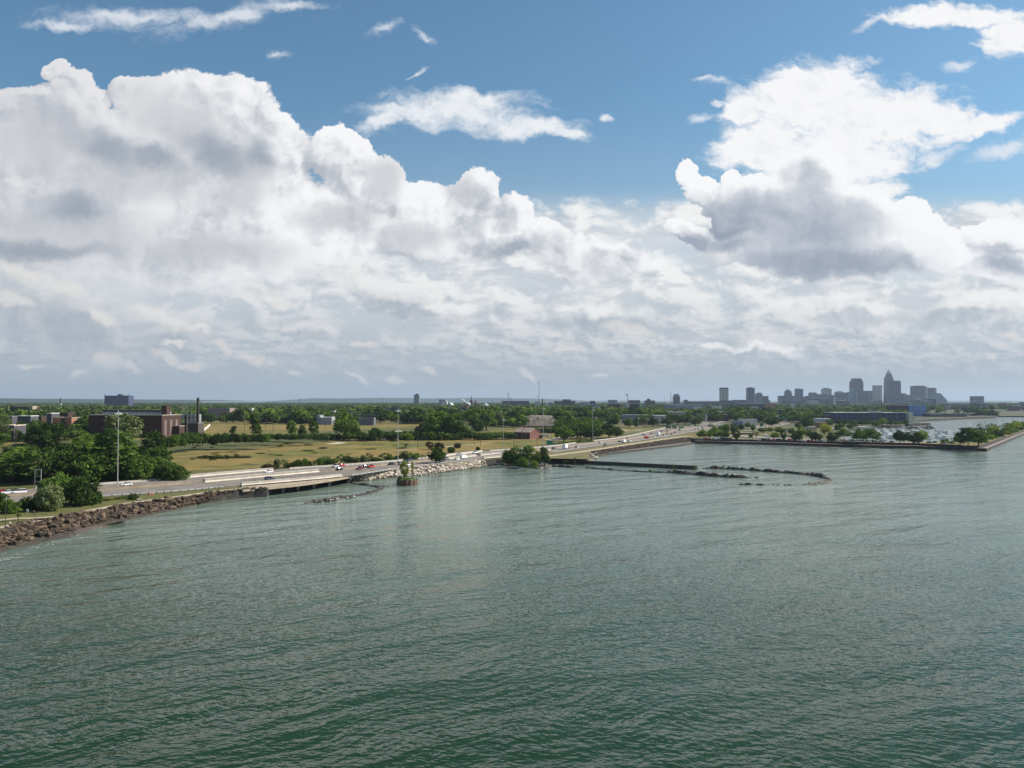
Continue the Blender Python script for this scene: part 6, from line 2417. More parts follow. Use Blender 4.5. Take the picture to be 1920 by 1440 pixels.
cand = []
for i in range(2300):
    s = rk.random() ** 0.95
    f = rk.uniform(0.02, 0.80)
    p = on_bank(S1, s, f)
    if p.y > 385 or PX(p)[0] < -90:
        continue
    sz = rk.uniform(.55, 1.0) * rk.choice((1, 1, 1, 1.45))
    p.z += sz * rk.uniform(.05, .5)
    cand.append((sz / p.y, p, sz))
cand.sort(key=lambda c: -c[0])
for i, (_q, p, sz) in enumerate(cand[:262]):
    o = link('boulder', ROCKS[i % 7], loc=p)
    o.rotation_euler = (rk.uniform(-.5, .5), rk.uniform(-.5, .5), rk.uniform(0, 6.28))
    o.scale = (sz * rk.uniform(.8, 1.25), sz * rk.uniform(.7, 1.1), sz * rk.uniform(.65, 1.05))
    tag(o, 'large angular brown boulder in the rock slope at lower left', 'boulder', 'brown boulders of the near shore')


def rock_heap(name, items, m, label, cat):
    mb = MB()
    for p, sz in items:
        me = rk.choice(ROCKS1)
        M = Matrix.Translation(p) @ Matrix.Rotation(rk.uniform(0, 6.28), 4, 'Z') @ Matrix.Rotation(rk.uniform(-.5, .5), 4, 'X') @ Matrix.Diagonal((sz * rk.uniform(.8, 1.3), sz * rk.uniform(.7, 1.1), sz * rk.uniform(.6, 1.0), 1))
        mb.add([M @ v.co for v in me.vertices], [tuple(f.vertices) for f in me.polygons])
    o = mb.build(name, m, fix=False)
    return tag(o, label, cat, kind='stuff')


rock_heap('boulders', [(p, sz) for _q, p, sz in cand[262:]], M_rock_b, 'smaller and farther brown stones filling the near rock slope', 'rocks')
it = []
for i in range(950):
    p = on_bank(S2, rk.random(), rk.uniform(0.0, 0.97))
    sz = rk.uniform(.55, 1.15)
    p.z += sz * rk.uniform(.1, .5)
    it.append((p, sz))
rock_heap('pale_boulders', it, M_rock_p, 'slope of pale angular limestone boulders below the highway', 'rocks')
it = []
for i in range(900):
    p = on_bank(S3, rk.random(), rk.uniform(0.02, .93))
    sz = rk.uniform(.55, 1.1)
    p.z += sz * rk.uniform(.05, .4)
    it.append((p, sz))
rock_heap('boulders', it, M_rock_b, 'long slope of brown stone between the pale path and the ledge', 'rocks')
# pale stone pile at the corner by the grass patch
it = []
for i in range(60):
    p = G(1098 + rk.uniform(-1, 22), 858 + rk.uniform(-9, 3), 0.2)
    p.z = rk.uniform(.2, 2.6)
    it.append((p, rk.uniform(.8, 1.7)))
for i in range(26):
    p = G(1104 + rk.uniform(-6, 8), 862 + rk.uniform(-1, 2.5), 0.2)
    it.append((p, rk.uniform(.5, 1.1)))
rock_heap('pale_boulders', it, M_rock_p, 'pile of pale blocks at the end of the dry grass patch', 'rocks')
# stones at the inlet's left end and at the foot of the dark wall
it = [(G(500 + rk.uniform(-14, 14), 922 + rk.uniform(-3, 5), 0.1) + Vector((0, 0, rk.uniform(0, 1.2))), rk.uniform(.5, 1.2)) for i in range(40)]
it += [(G(490 + rk.uniform(-12, 22), 919 + rk.uniform(-3, 4), 0.1) + Vector((0, 0, rk.uniform(.3, 2.6))), rk.uniform(.7, 1.3)) for i in range(60)]
it += [(G(rk.uniform(908, 944), 872.5 + rk.uniform(-.8, .8), 0.1) + Vector((0, 0, rk.uniform(0, .8))), rk.uniform(.5, 1.0)) for i in range(50)]
rock_heap('boulders', it, M_rock_d, 'dark stones at the bridge end and along the foot of the dark wall', 'rocks')


# ------------------------------------------------------------------ old breakwaters
def rubble(pts, w, h, label, name='breakwater', m=None, gaps=(), seed=1, z0=-1.0, rough=1.0):
    r = random.Random(seed)
    L = line_px(pts, 0.0, 1.3)
    mb = MB()
    cols = [[] for _ in range(6)]
    n = len(L)
    for i, p in enumerate(L):
        d = L[min(i + 1, n - 1)] - L[max(i - 1, 0)]
        d.normalize()
        nn = Vector((-d.y, d.x, 0))
        e = min(1.0, (i + 1) / 4, (n - i) / 4)
        hh = h * e * (1 + rough * r.uniform(-.55, .55))
        ww = w * (0.6 + 0.4 * e) * (1 + rough * r.uniform(-.25, .25))
        for k, (o_, z) in enumerate(((-.62, z0), (-.5, .25 * hh), (-.22, hh), (.2, hh * r.uniform(.7, 1.1)), (.5, .3 * hh), (.62, z0))):
            cols[k].append(p + nn * (o_ * ww + r.uniform(-.15, .15) * rough) + Vector((r.uniform(-.2, .2), r.uniform(-.2, .2), z)))
    for a, b in zip(cols, cols[1:]):
        mb.strip(a, b)
    mb.add([c[0] for c in cols], [tuple(range(6))])
    mb.add([c[-1] for c in cols], [tuple(range(6))])
    return tag(mb.build(name, m or M_rock_d), label, 'breakwater')


t = thing('pier_wall', 'long dark straight pier wall reaching out from the dry grass patch', 'pier')
mb = MB()
mb.wall(line_px([(1024, 868), (1100, 870.6), (1200, 875.4), (1306, 880.5)], 0, 6), -2, 2.0, 2.4)
mb.build('wall', M_rock_d, t)
mb = MB()
mb.wall([p + Vector((0, 0.02, 0)) for p in line_px([(1024, 868), (1100, 870.6), (1200, 875.4), (1306, 880.5)], 0, 6)], 2.0, 2.25, 2.36)
mb.build('coping', mat('dark_coping', (0.10, 0.09, 0.08), .9, scale=.4), t)
rubble([(1316, 878.5), (1345, 879), (1372, 880), (1410, 882.2), (1452, 885.4), (1500, 889), (1534, 893), (1552, 898)], 3.6, 1.3, 'curving low rubble breakwater continuing the dark pier wall to the right', seed=2)
rubble([(1552, 899), (1558, 901.5), (1548, 904.5), (1528, 906.8), (1508, 908.6)], 2.6, 0.85, 'pale hooked stone tip at the far end of the curving breakwater', seed=3, m=mat('tip_stone', (0.17, 0.15, 0.13), .9, scale=.6, c2=(0.06, 0.055, 0.05)))
rubble([(1031, 873.9), (1050, 875.4), (1077, 877.2)], 2.4, 0.9, 'short dark rubble stub at the right of the tree covered islet', seed=4)
rubble([(1092, 877), (1130, 879.8), (1165, 882.3), (1222, 885.6), (1254, 886.4)], 1.9, 0.62, 'thin broken rubble line nearer than the dark pier wall', seed=5)
rubble([(1250, 886), (1280, 888), (1325, 892), (1372, 895.2), (1409, 896.2)], 4.4, 1.5, 'thick dark rubble bank at the outer end of the thin rubble line', seed=6)
rubble([(655, 905), (676, 908.6), (697, 911.6), (709, 913.2), (714, 916), (706, 920.5), (694, 924.4), (676, 928.6), (656, 931.5), (630, 935), (605, 939), (590, 941.2), (573, 943.4)], 2.6, 0.75, 'hook shaped low stone breakwater curling out from the bridge end', seed=7)
rk2 = random.Random(9)
rr_ = []
for px, py, sz in ((1347, 906.6, .5), (1389, 908.2, 1.0), (1394, 908.4, .9), (1403, 908.6, 1.5), (1407, 908.8, 1.2), (1424, 909.2, 1.3), (1433, 909.4, .6), (1451, 909.2, .6), (1459, 909.5, .5), (1473, 909.2, .9), (1480, 909.4, .7), (1418, 895.5, .8), (720, 911.6, .8), (728, 912, .5)):
    o = link('boulder', ROCKS[rk2.randrange(7)], loc=G(px, py, 0.05))
    o.scale = (sz * 1.3, sz, sz * .8)
    o.rotation_euler = (0, 0, rk2.uniform(0, 6))
    o.material_slots[0].link = 'OBJECT'
    o.material_slots[0].material = M_rock_d
    tag(o, 'x', 'boulder')
    rr_.append(o)
rank(rr_, 'lone dark stone breaking the water near the breakwaters, {n}', 'stones standing in the water')
pal = []
for i in range(14):
    px = rk2.uniform(592, 668)
    py = 941 - (px - 592) * .135 + rk2.uniform(-.6, 1.2)
    o = link('boulder', ROCKS[rk2.randrange(7)], loc=G(px, py, 0.35))
    sz = rk2.uniform(.5, .95)
    o.scale = (sz * 1.3, sz, sz * .8)
    o.rotation_euler = (0, 0, rk2.uniform(0, 6))
    o.material_slots[0].link = 'OBJECT'
    o.material_slots[0].material = M_rock_p if i % 2 else M_rock_d
    tag(o, 'x', 'boulder')
    pal.append(o)
rank(pal, lambda o: ('pale' if o.material_slots[0].material == M_rock_p else 'dark') + ' stone on the hook shaped breakwater, {n}', 'stones on the hook shaped breakwater')
# weeds and posts on the walls
for px, py, yt, w, tone, lab in ((1061, 868.5, 862, 12, 'mid', 'green shrub growing against the near end of the dark pier wall'), (1219, 886, 879, 8, 'mid', 'green tuft on the thin rubble line'), (1245, 877, 869, 6, 'bright', 'small leafy sapling on the dark pier wall'),
                                 (1356, 880, 871, 6, 'olive', 'bare little sapling on the curving breakwater'), (1303, 880, 874, 5, 'olive', 'dry weed at the end of the dark pier wall'), (1449, 886, 881.5, 7, 'brown', 'brown weed tuft on the curving breakwater'), (1262, 888, 869, 7, 'olive', 'thin bare sapling on the thick rubble bank')):
    p = G(px, py, 0.8)
    tree(p, Z_at(yt, p.y) - .8, w * p.y / F, 'airy' if 'sapling' in lab else 'bush', tone, lab, bush='sapling' not in lab)
for px, py, yt, lab in ((1077.5, 878, 859, 'dark mooring post standing right of the green shrub by the pier wall'),):
    p = G(px, py, 0)
    b = MB()
    b.tube((0, 0, -1), (0, 0, Z_at(yt, p.y)), .22, .18, 7)
    b.box((0, 0, Z_at(yt, p.y) - .2), (1.2, .3, .5))
    tag(b.build('mooring_post', M_wood, loc=p), lab, 'post')
rubble([(1699, 804.3), (1715, 804.6), (1738, 804.2), (1749, 803.6)], 8, 2.6, 'dark floating breakwater left of the moored boats', seed=11)
rubble([(1798, 804.6), (1825, 805.5), (1850, 807), (1872, 807.6)], 9, 2.2, 'dark inner breakwater behind the largest pier tree', seed=12)
# islet
mb = MB()
L = [G(a, b, 0) for a, b in ((938, 872), (946, 873.5), (962, 873.6), (980, 876.6), (996, 878.6), (1010, 879.2), (1024, 877), (1034, 874.2), (1028, 869.5), (1000, 868.5), (960, 868.5), (940, 869.5))]
c = sum(L, Vector()) / len(L)
n = len(L)
rings = [[p + Vector((0, 0, -1)) for p in L], [p.lerp(c, .05) + Vector((0, 0, .5)) for p in L], [p.lerp(c, .35) + Vector((0, 0, 1.3)) for p in L]]
vs = sum(rings, [])
fs = [(j * n + i, j * n + (i + 1) % n, (j + 1) * n + (i + 1) % n, (j + 1) * n + i) for j in range(2) for i in range(n)] + [tuple(range(2 * n, 3 * n))]
mb.add(vs, fs)
structure(mb.build('islet', mat('islet_earth', (0.055, 0.042, 0.030), .95, scale=.5, c2=(0.022, 0.020, 0.014)), smooth=False))
isr = []
for i in range(12):
    o = link('boulder', ROCKS[i % 7], loc=G(1012 + rk2.uniform(0, 20), 876 + rk2.uniform(-2.5, 2), .3))
    sz = rk2.uniform(.5, 1.1)
    o.scale = (sz * 1.3, sz, sz * .8)
    o.material_slots[0].link = 'OBJECT'
    o.material_slots[0].material = M_rock_p
    tag(o, 'x', 'boulder')
    isr.append(o)
rank(isr, 'pale stone at the right tip of the tree covered islet, {n}', 'stones at the tip of the islet')
# round sheet pile cell with weeds
p = G(763.5, 909, 0)
t = thing('sheet_pile_cell', 'round rusty sheet pile cell filled with grass, standing in the water', 'mooring cell', p)
mb = MB()
n = 56
rad = 4.9
vs = []
for z in (-2, 2.55):
    for i in range(n):
        a = 2 * PI * i / n
        r_ = rad + (0.16 if (i // 2) % 2 else -0.12)
        vs.append((r_ * math.cos(a), r_ * math.sin(a), z + (0.22 * math.sin(a * 3) if z > 0 else 0)))
mb.add(vs, [(i, (i + 1) % n, n + (i + 1) % n, n + i) for i in range(n)])
mb.build('wall', mat('rusty_sheet_pile', (0.17, 0.095, 0.065), .85, scale=.5, c2=(0.075, 0.045, 0.035), stretch=(1, 1, .25)), t, fix=False)
mb = MB()
ring = [(4.75 * math.cos(2 * PI * i / 24), 4.75 * math.sin(2 * PI * i / 24), 2.3) for i in range(24)]
ring2 = [(3 * math.cos(2 * PI * i / 24), 3 * math.sin(2 * PI * i / 24), 3.0 + .3 * math.sin(i)) for i in range(24)]
mb.add(ring + ring2, [(i, (i + 1) % 24, 24 + (i + 1) % 24, 24 + i) for i in range(24)] + [tuple(range(24, 48))])
mb.build('grass_fill', mat('cell_grass', (0.075, 0.115, 0.022), .95, scale=.8, c2=(0.04, 0.06, 0.012)), t)
tree(Vector((p.x - 1.6, p.y - .5, 2.4)), 8.6, 4.6, 'tall', 'yellow', 'yellow green bushy sapling on the left of the round cell')
tree(Vector((p.x + 2.2, p.y + .4, 2.4)), 9.4, 2.8, 'airy', 'yellow', 'thin sparse sapling on the right of the round cell')
tree(Vector((p.x - 3.2, p.y - 1.2, 2.3)), 1.7, 3.0, 'bush', 'bright', 'low green tuft hanging over the left rim of the round cell', bush=True)
tree(Vector((p.x + .8, p.y - 2.2, 2.4)), 1.2, 4.0, 'bush', 'bright', 'low green tuft in the middle of the round cell', bush=True)

# ------------------------------------------------------------------ vehicles
M_tyre = mat('tyre', (0.02, 0.02, 0.02), .9)
M_cglass = mat('car_glass', (0.015, 0.018, 0.022), .08, var=.1)
M_rim = mat('rim_metal', (0.35, 0.35, 0.36), .35, metal=.6)
M_red = mat('tail_lamp_red', (0.35, 0.01, 0.01), .3)
PAINT = {'white': (0.78, 0.78, 0.78), 'silver': (0.42, 0.43, 0.44), 'grey': (0.14, 0.145, 0.15), 'black': (0.012, 0.012, 0.014), 'navy': (0.015, 0.022, 0.06), 'red': (0.45, 0.015, 0.015), 'maroon': (0.16, 0.02, 0.025), 'tan': (0.32, 0.26, 0.17), 'green': (0.02, 0.07, 0.045), 'dark': (0.03, 0.03, 0.034), 'blue': (0.03, 0.08, 0.22)}


def loft(sections):
    """closed body through cross-sections: each (x, [(y, z)...])"""
    mb = MB()
    n = len(sections[0][1])
    vs = [(x, y, z) for x, pr in sections for y, z in pr]
    fs = []
    for k in range(len(sections) - 1):
        for i in range(n):
            fs.append((k * n + i, k * n + (i + 1) % n, (k + 1) * n + (i + 1) % n, (k + 1) * n + i))
    fs += [tuple(range(n)), tuple(range((len(sections) - 1) * n, len(sections) * n))]
    mb.add(vs, fs)
    return mb


def sec(x, w, z0, z1, k=.9):
    return (x, [(-w / 2, z0), (w / 2, z0), (w / 2 * 1.0, (z0 + z1) / 2), (w / 2 * k, z1), (-w / 2 * k, z1), (-w / 2, (z0 + z1) / 2)])


def car_meshes(kind):
    if kind == 'car':
        body = loft([sec(-2.25, 1.55, .35, .75), sec(-2.1, 1.75, .25, .92), sec(-1.0, 1.8, .22, .95), sec(1.0, 1.8, .22, .93), sec(1.9, 1.72, .25, .80), sec(2.25, 1.5, .35, .62)])
        cab = loft([sec(-1.9, 1.5, .90, .95, .9), sec(-1.25, 1.55, .9, 1.40, .8), sec(.25, 1.55, .9, 1.43, .8), sec(1.15, 1.5, .88, .93, .9)])
        roof = loft([sec(-1.2, 1.2, 1.40, 1.45), sec(.2, 1.2, 1.42, 1.47)])
    elif kind == 'suv':
        body = loft([sec(-2.3, 1.7, .4, .95), sec(-2.2, 1.85, .3, 1.08), sec(1.0, 1.88, .3, 1.06), sec(2.0, 1.8, .3, .98), sec(2.3, 1.6, .4, .75)])
        cab = loft([sec(-2.22, 1.6, 1.04, 1.12), sec(-2.0, 1.6, 1.04, 1.68, .84), sec(.35, 1.6, 1.04, 1.70, .84), sec(1.1, 1.6, 1.02, 1.08)])
        roof = loft([sec(-2.0, 1.34, 1.68, 1.74), sec(.3, 1.34, 1.70, 1.76)])
    elif kind == 'pickup':
        body = loft([sec(-2.7, 1.85, .45, 1.05), sec(.9, 1.9, .4, 1.08), sec(2.2, 1.85, .4, 1.0), sec(2.6, 1.6, .45, .8)])
        cab = loft([sec(-.7, 1.6, 1.04, 1.12), sec(-.6, 1.6, 1.04, 1.72, .84), sec(.75, 1.6, 1.04, 1.74, .84), sec(1.35, 1.6, 1.02, 1.1)])
        roof = loft([sec(-.55, 1.34, 1.72, 1.79), sec(.7, 1.34, 1.74, 1.8)])
    elif kind == 'van':
        body = loft([sec(-2.7, 1.9, .35, 2.15, .9), sec(1.3, 1.95, .3, 2.2, .88), sec(1.9, 1.9, .3, 1.35), sec(2.7, 1.7, .4, 1.0)])
        cab = loft([sec(1.25, 1.75, 1.2, 2.0, .85), sec(2.0, 1.7, 1.2, 1.36, .95)])
        roof = loft([sec(-2.6, 1.5, 2.15, 2.2), sec(1.2, 1.5, 2.2, 2.24)])
    else:   # box truck
        body = loft([sec(-4.2, 2.45, .95, 3.9, 1.0), sec(1.6, 2.45, .95, 3.9, 1.0)])
        cab = loft([sec(1.75, 2.1, .5, 2.7, .9), sec(2.6, 2.1, .5, 2.6, .85), sec(3.4, 2.05, .5, 1.7, .95), sec(4.2, 1.9, .5, 1.4, .95)])
        roof = loft([sec(-4.2, 1.6, .5, .92), sec(3.8, 1.6, .5, .9)])
    return body, cab, roof


def wheel_mesh(r_=.33):
    mb = MB()
    mb.tube((0, -.11, 0), (0, .11, 0), r_, r_, 14, 0)
    mb.tube((0, -.125, 0), (0, .125, 0), r_ * .55, r_ * .55, 10, 1)
    me = mb.mesh('wheel')
    for m in (M_tyre, M_rim):
        me.materials.append(m)
    return me


VEH = {}
for kd in ('car', 'suv', 'pickup', 'van', 'truck'):
    body, cab, roof = car_meshes(kd)
    out = []
    for mb_, nm, m in ((body, 'body', None), (cab, 'windows', M_cglass), (roof, 'roof', None)):
        me = mb_.mesh(nm)
        bm = bmesh.new()
        bm.from_mesh(me)
        bmesh.ops.recalc_face_normals(bm, faces=bm.faces)
        bm.to_mesh(me)
        bm.free()
        me.materials.append(m or M_cglass)
        out.append(me)
    whole = MB()
    for me, k in zip(out, (0, 1, 0)):
        whole.add([v.co for v in me.vertices], [tuple(f.vertices) for f in me.polygons], k)
    wb = {'car': 1.35, 'suv': 1.42, 'pickup': 1.7, 'van': 1.75, 'truck': 2.7}[kd]
    for sx in (-1, 1):
        for sy in (-.8, .8):
            whole.tube((sx * wb, sy - .1, .33), (sx * wb, sy + .1, .33), .33, .33, 10, 2)
    wm_ = whole.mesh('small_' + kd)
    bm = bmesh.new()
    bm.from_mesh(wm_)
    bmesh.ops.recalc_face_normals(bm, faces=bm.faces)
    bm.to_mesh(wm_)
    bm.free()
    for m in (M_cglass, M_cglass, M_tyre):
        wm_.materials.append(m)
    VEH[kd] = (out, wm_, wb)
WHEEL = wheel_mesh()
WHEEL_B = wheel_mesh(.48)


def vehicle(kind, colour, p, rz, label, group=None):
    parts, whole, wb = VEH[kind]
    col_ = paint('paint_' + colour, PAINT[colour])
    nm = {'car': 'car', 'suv': 'suv', 'pickup': 'pickup_truck', 'van': 'van', 'truck': 'box_truck'}[kind]
    if p.y > 560:
        o = link(nm, whole, loc=p, rz=rz)
        o.material_slots[0].link = 'OBJECT'
        o.material_slots[0].material = col_
        return tag(o, label, nm.replace('_', ' '), group)
    t = thing(nm, label, nm.replace('_', ' '), p, rz, group)
    for me, n_ in zip(parts, ('body', 'windows', 'roof')):
        if kind == 'truck':
            n_ = {'body': 'cargo_box', 'windows': 'cab', 'roof': 'chassis'}[n_]
        o = link(n_, me, t)
        if n_ in ('body', 'roof', 'cargo_box', 'cab'):
            o.material_slots[0].link = 'OBJECT'
            o.material_slots[0].material = col_
    for sx in (-1, 1):
        for sy in (-.8, .8):
            o = link('wheel', WHEEL if kind != 'truck' else WHEEL_B, t, (sx * wb, sy * (1.15 if kind == 'truck' else 1), .33 if kind != 'truck' else .48))
    return t


CARS = [(2, 924.5, 'red', 'car'), (13, 926, 'white', 'car'), (24, 924.5, 'black', 'car'), (37, 925, 'white', 'suv'), (237, 910.5, 'white', 'car'), (504, 886.5, 'white', 'car'), (505.5, 900, 'navy', 'suv'),
        (629, 876, 'silver', 'suv'), (640, 874, 'red', 'car'), (637, 881.5, 'black', 'car'), (675, 880.5, 'maroon', 'pickup'), (686, 876, 'dark', 'car'), (696, 877, 'red', 'pickup'), (735, 871.5, 'black', 'car'),
        (752, 871, 'silver', 'suv'), (765, 873, 'white', 'car'), (768, 863.5, 'navy', 'car'), (828, 866, 'dark', 'suv'), (836.5, 862, 'grey', 'suv'), (857.5, 862.5, 'white', 'car'), (869, 859.5, 'white', 'van'), (861, 853, 'silver', 'car'),
        (891, 850, 'white', 'suv'), (896, 854.5, 'dark', 'suv'), (1028.5, 845, 'white', 'car'), (1038, 842, 'dark', 'car'), (1061, 842, 'white', 'truck'), (1082, 840, 'silver', 'suv'), (1135, 835.5, 'black', 'car'),
        (1126, 830.5, 'white', 'car'), (1162, 829, 'black', 'car'), (1170, 829, 'white', 'van'), (1176, 823, 'green', 'car'), (1181, 828, 'white', 'car'), (1205, 815.5, 'dark', 'car'), (1209, 818, 'green', 'car'),
        (1221, 814, 'black', 'car'), (1226, 820.5, 'white', 'car'), (1228.5, 814.5, 'tan', 'car'), (1235, 817, 'white', 'truck'), (1245, 817, 'silver', 'suv'), (1240, 810, 'dark', 'car'), (1251, 809, 'black', 'car'), (1251, 814, 'maroon', 'car'),
        (1259, 807.3, 'white', 'car'), (1274.5, 807.3, 'black', 'suv'), (1265, 811.3, 'dark', 'car'), (1259, 815, 'green', 'car'), (1297, 799, 'white', 'car'), (1310.6, 803, 'white', 'car'), (1317, 803, 'dark', 'car'),
        (1333.5, 801, 'grey', 'truck'), (1351, 801, 'white', 'truck'), (1428, 801.5, 'white', 'car'), (1438, 799.5, 'white', 'car'), (1448, 799, 'silver', 'car'), (1456, 796, 'dark', 'car'), (1462, 797, 'black', 'car'), (1478, 791.5, 'dark', 'car')]
cl = []
ci = {}
for px, py, c_, kd in CARS:
    p = G(px, py, RZ + .015)
    i = min(range(len(NR)), key=lambda i: (NR[i] - p).length)
    a, b = NR[max(0, i - 1)], NR[min(len(NR) - 1, i + 1)]
    d = b - a
    near = (NR[i] - p).length < (FR[i] - p).length
    o = vehicle(kd, c_, p, math.atan2(d.y, d.x) + (0 if near else PI), 'x')
    ci[o] = (c_, kd, near)
    cl.append(o)
rank(cl, lambda o: '%s %s in the %s highway lanes, {n} of the traffic' % (ci[o][0], {'suv': 'SUV', 'truck': 'box truck', 'pickup': 'pickup truck'}.get(ci[o][1], ci[o][1]), 'near' if ci[o][2] else 'far'), 'vehicles on the highway')
# cars parked on the pier
pk = []
pi_ = {}
rp = random.Random(12)
spots = [(1306 + i * 6.2, 823.2 + rp.uniform(-.4, .4)) for i in range(11)] + [(1423 + i * 9.5, 826 + i * .12 + rp.uniform(-.3, .4)) for i in range(9)] + [(1508 + i * 7.3, 828.2 + i * .03 + rp.uniform(-.4, .3)) for i in range(18)] + [(1640, 829), (1651, 829.2), (1661, 829), (1672, 829.6), (1743, 831), (1752, 830.6), (1768, 832), (1772, 832.6), (1785, 832)] + [(1436 + i * 6, 820 + rp.uniform(-2, 2)) for i in range(10)]
for px, py in spots:
    p = G(px, py, PZ + .06)
    c_ = rp.choice(['white', 'white', 'silver', 'dark', 'grey', 'navy', 'tan', 'black', 'red'])
    kd = rp.choice(['car', 'suv', 'car', 'pickup', 'van'])
    p.z = ground(p.x, p.y) + .07
    o = vehicle(kd, c_, p, rp.choice([0.1, .1, 1.6, 1.7]) + rp.uniform(-.1, .1), 'x')
    pi_[o] = (c_, kd)
    pk.append(o)
rank(pk, lambda o: '%s %s on the marina pier, {n} of the parked vehicles' % (pi_[o][0], {'suv': 'SUV', 'pickup': 'pickup truck'}.get(pi_[o][1], pi_[o][1])), 'vehicles parked on the pier')
# pier surfaces
M_lot = mat('parking_asphalt', (0.25, 0.215, 0.185), .92, scale=.2, c2=(0.18, 0.155, 0.135), coords='World')
mb = MB()
A = lerp_line([Vector((p.x, p.y, PZ + .045)) for p in TERR], 60)
q0 = [a + Vector((0.0, 5.5, 0)) for a in A[:56]]
mb.strip(q0, [a + Vector((0, 17, 0)) for a in A[:56]])
structure(mb.build('parking_lot', M_lot, fix=False))
mb = MB()
mb.strip([Vector((a.x, a.y + .5, PZ + .03)) for a in A[:57]], [Vector((a.x, a.y + 5.5, PZ + .03)) for a in A[:57]])
structure(mb.build('lawn', mat('pier_grass', (0.17, 0.145, 0.04), .95, scale=.15, c2=(0.075, 0.085, 0.02), coords='World'), fix=False))
ribbon('parking_lot', [(1350, 815), (1400, 818), (1440, 820.5), (1490, 822.5), (1540, 823)], 26, M_lot, zz=PZ, z=.05)
ribbon('road', [(1355, 806), (1385, 808), (1420, 806.5)], 9, MATS['asphalt_road'], z=.12)
ribbon('road', [(1316, 797.5), (1324, 792), (1328, 787.5)], 12, MATS['asphalt_road'], z=.15)
ribbon('road', [(1330, 797.5), (1345, 793), (1358, 789)], 12, MATS['asphalt_road'], z=.15)
ribbon('lawn', [(1304, 806), (1330, 804.6), (1352, 804.2)], 14, mat('bright_lawn', (0.11, 0.13, 0.03), .95, scale=.1, c2=(0.07, 0.09, 0.02), coords='World'), z=.09)
ribbon('lawn', [(1163, 812), (1200, 809), (1225, 806.5)], 20, MATS['bright_lawn'], z=.09)
ribbon('lawn', [(1362, 791.5), (1376, 791)], 22, MATS['bright_lawn'], z=.09)
mb = MB()
mb.add([G(1872, 779.4, 2.9), G(2100, 779.8, 2.9), G(2100, 774.5, 3.4), G(1868, 775.2, 3.4)], [(0, 1, 2, 3)])
mb.add([G(1800, 778.4, 3.0), G(1836, 778.8, 3.0), G(1836, 775.8, 3.0), G(1800, 775.8, 3.0)], [(0, 1, 2, 3)])
structure(mb.build('airfield', mat('airfield_grass', (0.20, 0.19, 0.085), .95, scale=.01, c2=(0.13, 0.135, 0.05), coords='World'), fix=False))
mb = MB()
mb.add([G(1880, 776.6, 3.35), G(2100, 776.9, 3.35), G(2100, 776.0, 3.4), G(1878, 775.9, 3.4)], [(0, 1, 2, 3)])
structure(mb.build('runway', mat('runway_concrete', (0.42, 0.40, 0.36), .9, scale=.02), fix=False))

# ------------------------------------------------------------------ boats
M_hull = mat('white_hull', (0.52, 0.53, 0.55), .35, var=.05)
M_deck = mat('boat_cover', (0.04, 0.07, 0.16), .7)


def boat_hull():
    s = [(-.5, .26, .0), (-.45, .30, 0), (0, .34, 0), (.3, .26, .0), (.5, .03, .05)]
    mb = MB()
    n = 5
    vs = []
    for x, w_, z in s:
        vs += [(x, -w_ / 2, .16 + z), (x, -w_ * .36, -.04), (x, 0, -.07), (x, w_ * .36, -.04), (x, w_ / 2, .16 + z)]
    fs = []
    for k in range(4):
        for i in range(5):
            fs.append((k * 5 + i, k * 5 + (i + 1) % 5, (k + 1) * 5 + (i + 1) % 5, (k + 1) * 5 + i))
    fs += [(0, 1, 2, 3, 4), (20, 21, 22, 23, 24)]
    mb.add(vs, fs)
    me = mb.mesh('hull')
    bm = bmesh.new()
    bm.from_mesh(me)
    bmesh.ops.recalc_face_normals(bm, faces=bm.faces)
    bm.to_mesh(me)
    bm.free()
    me.materials.append(M_hull)
    return me


HULL = boat_hull()
b = loft([sec(-.28, .22, .16, .30, .9), sec(.0, .22, .16, .34, .85), sec(.14, .2, .16, .30, .8), sec(.26, .14, .16, .19, .9)])
CABIN = b.mesh('cabin')
CABIN.materials.append(M_hull)
b = loft([sec(-.18, .2, .335, .37), sec(.04, .19, .345, .38)])
TOP = b.mesh('canopy')
TOP.materials.append(M_deck)
b = loft([sec(-.23, .225, .22, .285, .95), sec(.13, .205, .22, .285, .9)])
BWIN = b.mesh('windows')
BWIN.materials.append(M_cglass)
b = MB()
b.tube((.05, 0, .15), (.05, 0, 1.25), .012, .008, 5)
b.tube((.05, 0, .33), (-.36, 0, .34), .012, .01, 5)
MAST = b.mesh('mast')
MAST.materials.append(M_pole)
bl = []
bi = {}
rb = random.Random(5)
pts = []
tries = 0
while len(pts) < 96 and tries < 6000:
    tries += 1
    px, py = rb.uniform(1640, 1868), rb.uniform(807, 825.5)
    if px < 1650 + (825 - py) * -1.0:
        continue
    if 1745 < px and py < 808.5 + (px - 1745) * .02:
        continue
    if 1846 < px and py > 812:
        continue
    p = G(px, py, 0)
    if inside(p.x, p.y):
        continue
    if all((p - q_).length > 9.5 for q_ in pts):
        pts.append(p)
for p in pts:
    L_ = rb.uniform(7.5, 13)
    sail = rb.random() < .36
    t = thing('sailboat' if sail else 'motorboat', 'x', 'boat', p + Vector((0, 0, .02 * L_)), rb.choice([.35, .4, .3, -2.8]) + rb.uniform(-.08, .08))
    t.scale = (L_, L_, L_)
    link('hull', HULL, t)
    link('cabin', CABIN, t)
    link('windows', BWIN, t)
    cov = rb.random() < .5
    if sail:
        link('mast', MAST, t)
    elif cov:
        o = link('canopy', TOP, t)
        if rb.random() < .5:
            o.material_slots[0].link = 'OBJECT'
            o.material_slots[0].material = M_hull
    bi[t] = sail
    bl.append(t)
